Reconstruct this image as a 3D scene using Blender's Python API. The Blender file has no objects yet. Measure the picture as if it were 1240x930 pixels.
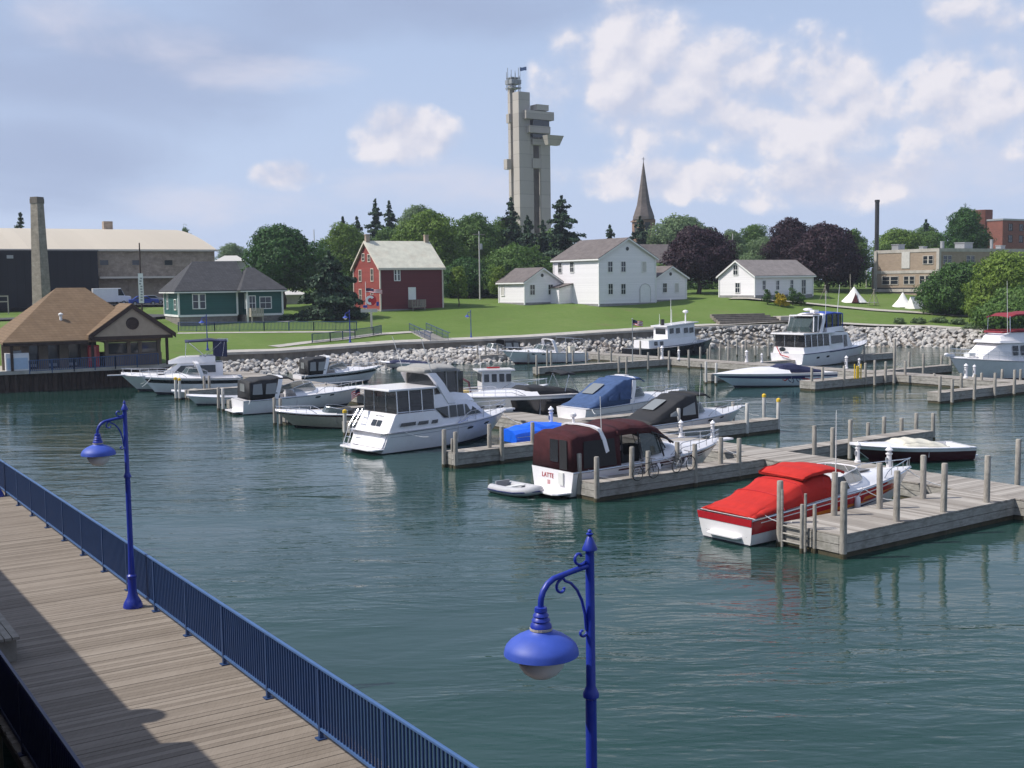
import bpy, bmesh, math, random
from mathutils import Vector, Matrix
SC = bpy.context.scene
COL = SC.collection
R = math.radians
# ------------------------------------------------------------------ camera, sky, sun, exposure
CAM_H = 8.5; FPX = 1400.0; PITCH = math.atan(121/1400.0); ROLL = R(0.8)
cd = bpy.data.cameras.new('camera'); cam = bpy.data.objects.new('camera', cd); COL.objects.link(cam)
cd.sensor_width = 36.0; cd.lens = 36.0*FPX/1240.0; cd.clip_start = 0.1; cd.clip_end = 6000
CF = Vector((0, math.cos(PITCH), -math.sin(PITCH)))
_r0 = Vector((1,0,0)); _u0 = Vector((0, math.sin(PITCH), math.cos(PITCH)))
CR = _r0*math.cos(ROLL) - _u0*math.sin(ROLL); CU = _u0*math.cos(ROLL) + _r0*math.sin(ROLL)
cam.matrix_world = Matrix(((CR.x,CU.x,-CF.x,0),(CR.y,CU.y,-CF.y,0),(CR.z,CU.z,-CF.z,CAM_H),(0,0,0,1)))
SC.camera = cam
SUN_EL = R(49); SUN_DIR_H = Vector((-1.0, -0.10, 0)).normalized()      # towards the sun, seen from above
SUN_V = SUN_DIR_H*math.cos(SUN_EL) + Vector((0,0,math.sin(SUN_EL)))
sl = bpy.data.lights.new('sun','SUN'); sl.energy = 4.0; sl.angle = R(0.5); sl.color = (1.0,0.955,0.89)
sun = bpy.data.objects.new('sun', sl); COL.objects.link(sun)
sun.rotation_euler = SUN_V.to_track_quat('Z','Y').to_euler()
SKY_STRENGTH = 0.105
SC.view_settings.view_transform = 'Standard'; SC.view_settings.look = 'None'
SC.view_settings.gamma = 1; SC.view_settings.exposure = 0.28
SC.view_settings.use_curve_mapping = False
SC.cycles.max_bounces = 5; SC.cycles.diffuse_bounces = 2; SC.cycles.glossy_bounces = 3
SC.cycles.transmission_bounces = 4; SC.cycles.transparent_max_bounces = 10
SC.cycles.caustics_reflective = False; SC.cycles.caustics_refractive = False

class NT:                                                      # small helper to write node trees
    def __init__(s, tree): s.t = tree; tree.nodes.clear()
    def n(s, typ, **kw):
        o = s.t.nodes.new(typ)
        for k, v in kw.items():
            if k == 'inp':
                for i, x in v.items():
                    if isinstance(x, bpy.types.NodeSocket): s.t.links.new(x, o.inputs[i])
                    else: o.inputs[i].default_value = x
            else: setattr(o, k, v)
        return o
    def m(s, op, a, b=0.0, c=0.0):
        return s.n('ShaderNodeMath', operation=op, inp={0:a, 1:b, 2:c}).outputs[0]
    def ramp(s, fac, stops):
        o = s.n('ShaderNodeValToRGB', inp={0:fac}); e = o.color_ramp.elements
        while len(e) < len(stops): e.new(0.5)
        for i, (p, c) in enumerate(stops):
            e[i].position = p; e[i].color = (*c, 1) if len(c) == 3 else c
        return o.outputs[0]
    def mix(s, f, a, b, mode='MIX'):
        o = s.n('ShaderNodeMix', data_type='RGBA', blend_type=mode)
        for i, x in ((0,f),(6,a),(7,b)):
            if isinstance(x, bpy.types.NodeSocket): s.t.links.new(x, o.inputs[i])
            else: o.inputs[i].default_value = x if not isinstance(x, tuple) or len(x) == 4 else (*x, 1)
        return o.outputs[2]

def make_world():
    w = bpy.data.worlds.new('World'); SC.world = w; w.use_nodes = True
    t = NT(w.node_tree)
    sky = t.n('ShaderNodeTexSky', sky_type='NISHITA', sun_disc=False)
    sky.sun_elevation = SUN_EL
    sky.sun_rotation = math.atan2(SUN_DIR_H.x, SUN_DIR_H.y)
    sky.air_density = 1.0; sky.dust_density = 1.5; sky.ozone_density = 1.5
    co = t.n('ShaderNodeTexCoord').outputs['Generated']
    sx = t.n('ShaderNodeSeparateXYZ', inp={0:co})
    az = t.m('ARCTAN2', sx.outputs[0], sx.outputs[1])           # compass direction of the ray and its elevation
    el = t.m('ARCSINE', sx.outputs[2])
    pos = t.n('ShaderNodeCombineXYZ', inp={0:az, 1:el, 2:0.0}).outputs[0]
    def fbm(scale, detail, rough, off, sy=1.6, dist=0.0):
        mp = t.n('ShaderNodeMapping', inp={0:pos, 1:(off,off*0.37,off*0.71), 3:(1,sy,1)})
        return t.n('ShaderNodeTexNoise', inp={'Vector':mp.outputs[0],'Scale':scale,'Detail':detail,'Roughness':rough,'Distortion':dist}).outputs[0]
    big = fbm(7.0, 6, 0.60, 1.3, 1.7, 0.15); fine = fbm(24.0, 5, 0.6, 4.1, 1.5, 0.2)
    bil = t.n('ShaderNodeTexVoronoi', feature='SMOOTH_F1', inp={'Vector':t.n('ShaderNodeMapping', inp={0:pos,3:(1,1.25,1)}).outputs[0],'Scale':26.0,'Smoothness':0.8}).outputs[0]
    def bump(a0, e0, ra, re_):                                  # a soft heap of cloud in one direction of the sky
        a = t.m('DIVIDE', t.m('SUBTRACT', az, a0), ra); e = t.m('DIVIDE', t.m('SUBTRACT', el, e0), re_)
        q = t.m('ADD', t.m('MULTIPLY', a, a), t.m('MULTIPLY', e, e))
        return t.m('SUBTRACT', 1.0, q)
    def heaps(lst):
        r = None
        for b in lst:
            v = bump(*b); r = v if r is None else t.n('ShaderNodeMath', operation='SMOOTH_MAX', inp={0:r,1:v,2:0.3}).outputs[0]
        return r
    cum = heaps(CUMULUS)
    def shifted(f, da, de):                                     # the same field a little nearer the sun, for light and shade on the heaps
        nonlocal az, el, pos
        keep = (az, el, pos); az = t.m('ADD', az, da); el = t.m('ADD', el, de); pos = t.n('ShaderNodeCombineXYZ', inp={0:az,1:el,2:0.0}).outputs[0]
        r = f(); az, el, pos = keep; return r
    def relief():
        b1 = fbm(9.0, 8, 0.58, 1.3, 1.35, 0.1); v = t.n('ShaderNodeTexVoronoi', feature='SMOOTH_F1', inp={'Vector':t.n('ShaderNodeMapping', inp={0:t.n('ShaderNodeVectorMath', operation='ADD', inp={0:pos,1:t.n('ShaderNodeVectorMath', operation='SCALE', inp={0:t.n('ShaderNodeTexNoise', inp={'Vector':pos,'Scale':30.0,'Detail':4}).outputs[1],3:0.05}).outputs[0]}).outputs[0],3:(1,1.15,1)}).outputs[0],'Scale':22.0,'Smoothness':0.55}).outputs[0]
        return t.m('SUBTRACT', t.m('MULTIPLY', t.m('SUBTRACT', b1, 0.5), 2.3), t.m('MULTIPLY', t.m('SUBTRACT', v, 0.40), 1.0))
    cum = t.m('ADD', t.m('MINIMUM', cum, 0.9), 0.06)
    rel = relief(); d = t.m('ADD', cum, rel); up = shifted(relief, -0.006, 0.012)
    shade = t.n('ShaderNodeMapRange', inp={0:t.m('SUBTRACT', rel, up),1:-0.36,2:0.28,3:0.0,4:1.0}).outputs[0]
    cmask = t.n('ShaderNodeMapRange', interpolation_type='SMOOTHSTEP', inp={0:d,1:0.0,2:t.m('SUBTRACT', 1.35, t.m('MULTIPLY', shade, 0.75)),3:0.0,4:0.86}).outputs[0]
    ccol = t.mix(shade, (0.50,0.52,0.63), (0.76,0.725,0.75))
    sheet = heaps(SHEET)
    sh = t.m('ADD', sheet, t.m('MULTIPLY', t.m('SUBTRACT', fbm(4.0, 5, 0.55, 9.2, 3.2, 0.5), 0.5), 3.0))
    smask = t.n('ShaderNodeMapRange', interpolation_type='SMOOTHSTEP', inp={0:sh,1:-0.6,2:1.3,3:0.0,4:0.8}).outputs[0]
    wsp = t.m('ADD', heaps(WISPS), t.m('ADD', t.m('MULTIPLY', t.m('SUBTRACT', fbm(10.0, 6, 0.62, 2.2, 2.6, 0.4), 0.5), 3.2), -0.15))
    wmask = t.n('ShaderNodeMapRange', interpolation_type='SMOOTHSTEP', inp={0:wsp,1:-0.2,2:1.5,3:0.0,4:0.6}).outputs[0]
    veil = t.n('ShaderNodeMapRange', inp={0:el,1:0.0,2:0.36,3:0.90,4:0.45}).outputs[0]      # moisture near the horizon
    skyc = t.mix(1.0, sky.outputs[0], (SKY_STRENGTH,)*3, 'MULTIPLY')
    c0 = t.mix(veil, skyc, (0.455,0.545,0.76))
    c1 = t.mix(smask, c0, (0.30,0.365,0.53))
    c2 = t.mix(wmask, c1, (0.62,0.61,0.69))
    c3 = t.mix(cmask, c2, ccol)
    bg = t.n('ShaderNodeBackground', inp={0:c3, 1:1.0})
    t.n('ShaderNodeOutputWorld', inp={0:bg.outputs[0]})
    w.cycles.sampling_method = 'AUTOMATIC'

# ------------------------------------------------------------------ survey helpers: where a measured line of sight meets a level
def ray(px, py): return CF + CR*((px-620)/FPX) - CU*((py-465)/FPX)
def G(px, py, z=0.0):
    d = ray(px, py); t = (z-CAM_H)/d.z; return Vector((d.x*t, d.y*t, z))
def AT(px, py, Y):
    d = ray(px, py); return Vector((d.x*Y/d.y, Y, CAM_H + d.z*Y/d.y))
def PJ(P):
    v = Vector(P)-Vector((0,0,CAM_H)); w = v.dot(CF); return 620+FPX*v.dot(CR)/w, 465-FPX*v.dot(CU)/w
def HZ(P, py):                                                  # height above P's foot that shows at row py
    lo, hi = -5.0, 120.0
    for _ in range(40):
        mid = (lo+hi)/2
        if PJ((P.x,P.y,mid))[1] > py: lo = mid
        else: hi = mid
    return lo
def LEN(P, d, px):                                              # distance from P along d that shows at column px
    lo, hi = 0.0, 200.0; s = 1 if PJ(P+d*0.5)[0] > PJ(P)[0] else -1
    for _ in range(40):
        mid = (lo+hi)/2
        if s*(PJ(P+d*mid)[0]-px) < 0: lo = mid
        else: hi = mid
    return lo
def azel(px, py):
    d = ray(px, py).normalized(); return math.atan2(d.x, d.y), math.asin(d.z)
def heap(px, py, rx, ry):
    a, e = azel(px, py); return (a, e, rx/FPX, ry/FPX)
CUMULUS = [heap(*q) for q in ((762,98,112,112),(885,122,160,98),(1005,118,105,92),(1190,98,120,110),
           (485,166,78,40),(1010,220,130,40),(800,215,150,34),(350,213,52,20),(1400,110,160,100))]
SHEET = [heap(*q) for q in ((120,70,240,90),(420,0,300,50),(60,190,150,60),(700,-40,400,40),(330,-220,700,140))]
WISPS = [heap(*q) for q in ((110,18,80,34),(180,55,110,30),(330,88,130,26),(560,225,160,36),(250,250,150,30),(1150,220,190,50))]
make_world()

# ------------------------------------------------------------------ mesh building helpers
class MB:
    def __init__(s): s.v = []; s.f = []; s.mi = []; s.cur = 0
    def add(s, vs, fs):
        b = len(s.v); s.v += [tuple(p) for p in vs]; s.f += [tuple(b+i for i in f) for f in fs]; s.mi += [s.cur]*len(fs)
    def box(s, c, d, rz=0.0, tilt=0.0):
        cx, cy, cz = c; hx, hy, hz = d[0]/2, d[1]/2, d[2]/2
        ca, sa = math.cos(rz), math.sin(rz); vs = []
        for z in (-hz, hz):
            for x, y in ((-hx,-hy),(hx,-hy),(hx,hy),(-hx,hy)):
                xx, zz = x, z
                if tilt: xx, zz = x*math.cos(tilt)+z*math.sin(tilt), -x*math.sin(tilt)+z*math.cos(tilt)
                vs.append((cx+xx*ca-y*sa, cy+xx*sa+y*ca, cz+zz))
        s.add(vs, [(3,2,1,0),(4,5,6,7),(0,1,5,4),(1,2,6,5),(2,3,7,6),(3,0,4,7)]); return s
    def quad(s, a, b, c, d): s.add([a,b,c,d], [(0,1,2,3)]); return s
    def poly(s, pts): s.add(pts, [tuple(range(len(pts)))]); return s
    def hexa(s, lo, hi):                                         # 4 lower + 4 upper points
        s.add(list(lo)+list(hi), [(3,2,1,0),(4,5,6,7),(0,1,5,4),(1,2,6,5),(2,3,7,6),(3,0,4,7)]); return s
    def slab(s, pts, th):                                        # a thick panel: pts plus their offset along the panel's normal
        pts = [Vector(p) for p in pts]; n = (pts[1]-pts[0]).cross(pts[-1]-pts[0]).normalized()*th; k = len(pts)
        s.add(pts+[p+n for p in pts], [tuple(range(k-1,-1,-1)), tuple(range(k,2*k))]+[(i,(i+1)%k,k+(i+1)%k,k+i) for i in range(k)]); return s
    def prism(s, poly, z0, z1):
        k = len(poly)
        s.add([(x,y,z0) for x,y in poly]+[(x,y,z1) for x,y in poly], [tuple(range(k-1,-1,-1)), tuple(range(k,2*k))]+[(i,(i+1)%k,k+(i+1)%k,k+i) for i in range(k)]); return s
    def cyl(s, p0, p1, r0, r1=None, n=8, cap=True):
        p0, p1 = Vector(p0), Vector(p1); r1 = r0 if r1 is None else r1
        q = (p1-p0).to_track_quat('Z','Y'); vs = []
        for p, r in ((p0,r0),(p1,r1)):
            for i in range(n):
                a = 2*math.pi*i/n; vs.append(p + q @ Vector((r*math.cos(a), r*math.sin(a), 0)))
        fs = [(i,(i+1)%n,n+(i+1)%n,n+i) for i in range(n)]
        if cap: fs += [tuple(range(n-1,-1,-1)), tuple(range(n,2*n))]
        s.add(vs, fs); return s
    def tube(s, pts, r, n=6):
        pts = [Vector(p) for p in pts]; rings = []; up = None
        for i, p in enumerate(pts):
            t = (pts[min(i+1,len(pts)-1)]-pts[max(i-1,0)]).normalized()
            if up is None: up = Vector((0,0,1)) if abs(t.z) < 0.9 else Vector((1,0,0))
            b = t.cross(up)
            if b.length < 1e-4: b = t.cross(Vector((0.3,0.8,0.1)))
            b.normalize(); up = b.cross(t); rr = r[i] if isinstance(r,(list,tuple)) else r
            rings.append([p + (b*math.cos(a)+up*math.sin(a))*rr for a in (2*math.pi*k/n for k in range(n))])
        s.loft(rings, True, True); return s
    def loft(s, secs, closed=True, caps=False):
        k = len(secs[0]); vs = [p for q in secs for p in q]; fs = []
        for i in range(len(secs)-1):
            for j in range(k if closed else k-1):
                a = i*k+j; b = i*k+(j+1)%k; fs.append((a,b,b+k,a+k))
        if caps: fs += [tuple(range(k-1,-1,-1)), tuple(range((len(secs)-1)*k, len(secs)*k))]
        s.add(vs, fs); return s
    def lathe(s, prof, c=(0,0,0), n=16):
        s.loft([[(c[0]+r*math.cos(2*math.pi*i/n), c[1]+r*math.sin(2*math.pi*i/n), c[2]+z) for i in range(n)] for r, z in prof], True, True); return s
    def ell(s, c, d, n=10, m=6):
        s.lathe_e(c, d, n, m); return s
    def lathe_e(s, c, d, n, m):
        secs = []
        for j in range(m+1):
            th = -math.pi/2 + math.pi*j/m; r = max(math.cos(th), 0.02)
            secs.append([(c[0]+d[0]*r*math.cos(2*math.pi*i/n), c[1]+d[1]*r*math.sin(2*math.pi*i/n), c[2]+d[2]*math.sin(th)) for i in range(n)])
        s.loft(secs, True, True)
    def build(s, name, mat, parent=None, smooth=None, loc=None, solid=0.0, bevel=0.0):
        me = bpy.data.meshes.new(name); me.from_pydata(s.v, [], s.f)
        for m in (mat if isinstance(mat,(list,tuple)) else [mat]): me.materials.append(m)
        if isinstance(mat,(list,tuple)): me.polygons.foreach_set('material_index', s.mi)
        bm = bmesh.new(); bm.from_mesh(me); bmesh.ops.recalc_face_normals(bm, faces=bm.faces) if solid == 0 else None
        bm.to_mesh(me); bm.free()
        if smooth is not None:
            me.polygons.foreach_set('use_smooth', [True]*len(me.polygons)); me.set_sharp_from_angle(angle=R(smooth))
        me.update()
        o = bpy.data.objects.new(name, me); COL.objects.link(o)
        if parent is not None: o.parent = parent
        if loc is not None: o.location = loc
        if solid:
            md = o.modifiers.new('thick','SOLIDIFY'); md.thickness = solid; md.offset = 0
        if bevel:
            md = o.modifiers.new('edge','BEVEL'); md.width = bevel; md.segments = 2; md.limit_method = 'ANGLE'
        return o
def tag(o, label=None, cat=None, group=None, kind=None):
    if label: o['label'] = label
    if cat: o['category'] = cat
    if group: o['group'] = group
    if kind: o['kind'] = kind
    return o
def thing(name, label, cat, loc=(0,0,0), rz=0.0, group=None):
    o = bpy.data.objects.new(name, None); COL.objects.link(o); o.empty_display_size = 0.3
    o.location = loc; o.rotation_euler = (0,0,rz); return tag(o, label, cat, group)
def struct(o): o['kind'] = 'structure'; return o
def dup(root, loc=None, rz=None, label=None, group=None, scale=None):
    r = root.copy(); COL.objects.link(r)
    if loc is not None: r.location = loc
    if rz is not None: r.rotation_euler = (0,0,rz)
    if scale is not None: r.scale = (scale,)*3 if not isinstance(scale, tuple) else scale
    if label: r['label'] = label
    if group: r['group'] = group
    for ch in list(root.children):
        c = ch.copy(); COL.objects.link(c); c.parent = r
        for g in list(ch.children):
            d = g.copy(); COL.objects.link(d); d.parent = c
    return r
def lerp(a, b, t): return a+(b-a)*t
def L3(a, b, t): return Vector(a)*(1-t)+Vector(b)*t
def sstep(a, b, x):
    t = min(1, max(0, (x-a)/(b-a))); return t*t*(3-2*t)

# ------------------------------------------------------------------ materials
def mat(name, col, rough=0.6, var=0.12, scale=6.0, metal=0.0, bump=0.0, bscale=None, spec=0.5, coat=0.0, dirt=None, stretch=(1,1,1)):
    m = bpy.data.materials.new(name); m.use_nodes = True; t = NT(m.node_tree)
    co = t.n('ShaderNodeTexCoord').outputs['Object']
    mp = t.n('ShaderNodeMapping', inp={0:co, 3:stretch}).outputs[0]
    nz = t.n('ShaderNodeTexNoise', inp={'Vector':mp,'Scale':scale,'Detail':5,'Roughness':0.65}).outputs[0]
    lo = tuple(max(0,c*(1-var*1.6)) for c in col); hi = tuple(min(1,c*(1+var*1.6)) for c in col)
    c = t.ramp(nz, [(0.25,lo),(0.75,hi)])
    if dirt:
        dz = t.n('ShaderNodeTexNoise', inp={'Vector':co,'Scale':dirt[1],'Detail':6,'Roughness':0.7}).outputs[0]
        f = t.n('ShaderNodeMapRange', inp={0:dz,1:0.5,2:0.75,3:0.0,4:dirt[2]}).outputs[0]
        c = t.mix(f, c, dirt[0])
    b = t.n('ShaderNodeBsdfPrincipled', inp={'Base Color':c,'Roughness':rough,'Metallic':metal,'Specular IOR Level':spec,'Coat Weight':coat})
    if bump:
        bz = t.n('ShaderNodeTexNoise', inp={'Vector':mp,'Scale':bscale or scale*4,'Detail':4}).outputs[0]
        bp = t.n('ShaderNodeBump', inp={'Strength':bump,'Distance':0.03,'Height':bz}); t.t.links.new(bp.outputs[0], b.inputs['Normal'])
    t.n('ShaderNodeOutputMaterial', inp={0:b.outputs[0]}); return m
def mat_lines(name, col, axis='Z', pitch=0.2, rough=0.7, depth=0.6, var=0.1, gap=0.55, width=0.12, nscale=3.0, stretch=(1,1,1)):
    """clapboards, planks, sheet piles or metal seams: dark thin joints every `pitch` along an axis of the object"""
    m = bpy.data.materials.new(name); m.use_nodes = True; t = NT(m.node_tree)
    co = t.n('ShaderNodeTexCoord').outputs['Object']; sx = t.n('ShaderNodeSeparateXYZ', inp={0:co})
    p = t.m('DIVIDE', sx.outputs['XYZ'.index(axis)], pitch); fr = t.m('FRACT', p); fl = t.m('FLOOR', p)
    jt = t.m('LESS_THAN', fr, width)
    wn = t.n('ShaderNodeTexWhiteNoise', noise_dimensions='1D', inp={'W':fl}).outputs[0]
    nz = t.n('ShaderNodeTexNoise', inp={'Vector':t.n('ShaderNodeMapping', inp={0:co,3:stretch}).outputs[0],'Scale':nscale,'Detail':6,'Roughness':0.7}).outputs[0]
    f = t.m('ADD', t.m('MULTIPLY', wn, 0.45), t.m('MULTIPLY', nz, 0.55))
    c = t.ramp(f, [(0.2, tuple(x*(1-var*1.8) for x in col)), (0.8, tuple(min(1,x*(1+var*1.8)) for x in col))])
    c = t.mix(t.m('MULTIPLY', jt, gap), c, tuple(x*0.25 for x in col))
    h = t.m('SUBTRACT', 1.0, jt)
    bp = t.n('ShaderNodeBump', inp={'Strength':depth,'Distance':0.02,'Height':h})
    b = t.n('ShaderNodeBsdfPrincipled', inp={'Base Color':c,'Roughness':rough,'Normal':bp.outputs[0]})
    t.n('ShaderNodeOutputMaterial', inp={0:b.outputs[0]}); return m
def mat_brick(name, c1, c2, mortar, bw=0.5, bh=0.2, rough=0.85, var=0.5, roof=False):
    m = bpy.data.materials.new(name); m.use_nodes = True; t = NT(m.node_tree)
    co = t.n('ShaderNodeTexCoord').outputs['Object']; sx = t.n('ShaderNodeSeparateXYZ', inp={0:co})
    u = t.m('ADD', sx.outputs[0], sx.outputs[1])
    v = t.n('ShaderNodeCombineXYZ', inp={0:u,1:sx.outputs[2],2:0.0}).outputs[0]
    br = t.n('ShaderNodeTexBrick', inp={'Vector':v,'Color1':(*c1,1),'Color2':(*c2,1),'Mortar':(*mortar,1),'Scale':1.0,'Mortar Size':0.012 if not roof else 0.02,'Brick Width':bw,'Row Height':bh})
    nz = t.n('ShaderNodeTexNoise', inp={'Vector':co,'Scale':1.1,'Detail':7,'Roughness':0.7}).outputs[0]
    c = t.mix(1.0, br.outputs[0], t.ramp(nz, [(0.3,(1-var*0.6,)*3),(0.7,(1.0,)*3)]), 'MULTIPLY')
    b = t.n('ShaderNodeBsdfPrincipled', inp={'Base Color':c,'Roughness':rough,'Specular IOR Level':0.2})
    t.n('ShaderNodeOutputMaterial', inp={0:b.outputs[0]}); return m
def mat_glass(name, col=(0.02,0.025,0.03), rough=0.05, alpha=1.0):
    m = bpy.data.materials.new(name); m.use_nodes = True; t = NT(m.node_tree)
    b = t.n('ShaderNodeBsdfPrincipled', inp={'Base Color':(*col,1),'Roughness':rough,'Specular IOR Level':0.6,'Alpha':alpha})
    t.n('ShaderNodeOutputMaterial', inp={0:b.outputs[0]}); return m
def mat_leaf(name, dark, light, tr=0.25):
    m = bpy.data.materials.new(name); m.use_nodes = True; t = NT(m.node_tree)
    rn = t.n('ShaderNodeNewGeometry').outputs['Random Per Island']
    nz = t.n('ShaderNodeTexNoise', inp={'Vector':t.n('ShaderNodeTexCoord').outputs['Object'],'Scale':0.45,'Detail':3}).outputs[0]
    f = t.m('ADD', t.m('MULTIPLY', rn, 0.6), t.m('MULTIPLY', nz, 0.4))
    c = t.ramp(f, [(0.15,dark),(0.8,light)])
    d = t.n('ShaderNodeBsdfPrincipled', inp={'Base Color':c,'Roughness':0.6,'Specular IOR Level':0.25})
    tl = t.n('ShaderNodeBsdfTranslucent', inp={0:c})
    mx = t.n('ShaderNodeMixShader', inp={0:tr,1:d.outputs[0],2:tl.outputs[0]})
    t.n('ShaderNodeOutputMaterial', inp={0:mx.outputs[0]}); return m
M = {}
M['white'] = mat('white gelcoat', (0.80,0.775,0.785), 0.25, 0.03, 2.0, coat=0.3, dirt=((0.55,0.54,0.5),1.5,0.25))
M['cream'] = mat('cream vinyl', (0.62,0.58,0.48), 0.6, 0.06, 4)
M['offwhite'] = mat('aged white gelcoat', (0.66,0.66,0.63), 0.3, 0.05, 2.0, dirt=((0.4,0.38,0.34),1.2,0.35))
M['deck'] = mat('deck non skid', (0.68,0.68,0.66), 0.55, 0.04, 5)
M['navy'] = mat('navy stripe paint', (0.012,0.018,0.10), 0.25, 0.05)
M['black'] = mat('black canvas', (0.012,0.012,0.014), 0.75, 0.2, 10, bump=0.15, bscale=20)
M['blackgloss'] = mat('black gelcoat', (0.012,0.012,0.016), 0.15, 0.05)
M['maroon'] = mat('maroon canvas', (0.056,0.015,0.018), 0.88, 0.2, 3, bump=0.7, bscale=3, spec=0.2, dirt=((0.03,0.012,0.012),1.2,0.6))
M['maroonpaint'] = mat('maroon paint', (0.06,0.008,0.015), 0.2, 0.06)
M['redcanvas'] = mat('red canvas', (0.46,0.027,0.021), 0.85, 0.08, 3, bump=0.8, bscale=2.2, stretch=(0.5,1.6,1), spec=0.2, dirt=((0.40,0.02,0.015),1.2,0.5))
M['redpaint'] = mat('red paint', (0.42,0.012,0.02), 0.2, 0.05)
M['orange'] = mat('orange paint', (0.75,0.22,0.02), 0.25, 0.05)
M['bluecanvas'] = mat('slate blue canvas', (0.055,0.095,0.20), 0.85, 0.15, 3, bump=0.6, bscale=3, spec=0.2)
M['navycanvas'] = mat('navy canvas', (0.014,0.018,0.062), 0.8, 0.12, 6, bump=0.2, bscale=9)
M['royalcanvas'] = mat('royal blue canvas', (0.02,0.06,0.32), 0.8, 0.12, 6)
M['bluetarp'] = mat('bright blue tarp', (0.01,0.13,0.78), 0.4, 0.1, 5, bump=0.5, bscale=4)
M['tan'] = mat('tan canvas', (0.40,0.36,0.29), 0.85, 0.1, 6)
M['greycanvas'] = mat('grey canvas', (0.30,0.29,0.27), 0.85, 0.1, 6)
M['vinyl'] = mat_glass('clear vinyl window', (0.20,0.21,0.21), 0.12)
M['smoke'] = mat_glass('smoky vinyl', (0.03,0.03,0.034), 0.1, 0.8)
M['glass'] = mat_glass('dark window glass')
M['wind'] = mat_glass('windscreen glass', (0.05,0.075,0.075), 0.04, 0.75)
M['steel'] = mat('polished rail', (0.62,0.63,0.65), 0.22, 0.04, metal=0.9)
M['rubber'] = mat('rubber', (0.02,0.02,0.02), 0.7, 0.1)
M['bottom'] = mat('antifouling paint', (0.03,0.012,0.012), 0.7, 0.15)
M['bottomblue'] = mat('dark antifouling paint', (0.012,0.016,0.03), 0.7, 0.15)
M['yellow'] = mat('yellow paint', (0.72,0.47,0.03), 0.5, 0.08)
M['grey'] = mat('grey plastic', (0.25,0.26,0.28), 0.5, 0.08)
M['pile'] = mat('weathered piling', (0.31,0.285,0.25), 0.9, 0.28, 5, bump=0.5, bscale=12, stretch=(3,3,0.5), dirt=((0.08,0.075,0.055),2.0,0.6))
M['pilelight'] = mat('pale piling', (0.50,0.48,0.45), 0.85, 0.16, 5, bump=0.3, stretch=(3,3,0.5))
M['fascia'] = mat('weathered timber', (0.32,0.30,0.27), 0.9, 0.25, 3, bump=0.4, bscale=10, stretch=(1,1,4), dirt=((0.09,0.09,0.06),1.5,0.6))
M['waterline'] = mat('algae and shade dark timber', (0.06,0.05,0.026), 0.8, 0.3, 4)
M['lampblue'] = mat('glossy royal blue paint', (0.010,0.028,0.29), 0.4, 0.1, 5, dirt=((0.04,0.07,0.30),6,0.3))
M['lampshade'] = mat('faded blue enamel', (0.032,0.075,0.40), 0.55, 0.08, 5, dirt=((0.08,0.11,0.38),2.5,0.4))
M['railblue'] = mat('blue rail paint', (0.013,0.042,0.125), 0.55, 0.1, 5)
M['railtop'] = mat('lighter blue rail paint', (0.05,0.115,0.27), 0.55, 0.08, 5)  # lighter blue for the top and bottom rails
M['railnavy'] = mat('navy with painted shade', (0.006,0.008,0.05), 0.45, 0.1, 5)  # near-black tone puts the building's shade into the landward rail
M['globe'] = mat('frosted lamp bowl', (0.62,0.60,0.60), 0.35, 0.03)
M['concrete'] = mat('concrete', (0.40,0.37,0.33), 0.9, 0.14, 0.9, bump=0.2, dirt=((0.26,0.24,0.2),0.5,0.5))
M['seawall'] = mat('stained seawall', (0.20,0.175,0.145), 0.9, 0.25, 1.2, dirt=((0.09,0.07,0.055),0.6,0.7), stretch=(1,1,0.3))
M['rock'] = mat('limestone boulder', (0.42,0.40,0.375), 0.95, 0.30, 0.8, bump=0.7, bscale=4, dirt=((0.24,0.17,0.13),0.3,0.75))
M['asphalt'] = mat('asphalt', (0.055,0.055,0.055), 0.9, 0.15, 1.5)
M['gravel'] = mat('gravel path', (0.40,0.37,0.31), 0.95, 0.14, 2)
M['trunk'] = mat('bark', (0.07,0.055,0.042), 0.95, 0.25, 6, bump=0.5)
M['wood'] = mat('weathered wood', (0.27,0.24,0.20), 0.85, 0.2, 4)
M['dkmetal'] = mat('dark metal', (0.03,0.03,0.032), 0.5, 0.1)
M['galv'] = mat('galvanised metal', (0.35,0.36,0.37), 0.45, 0.1, metal=0.4)
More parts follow.
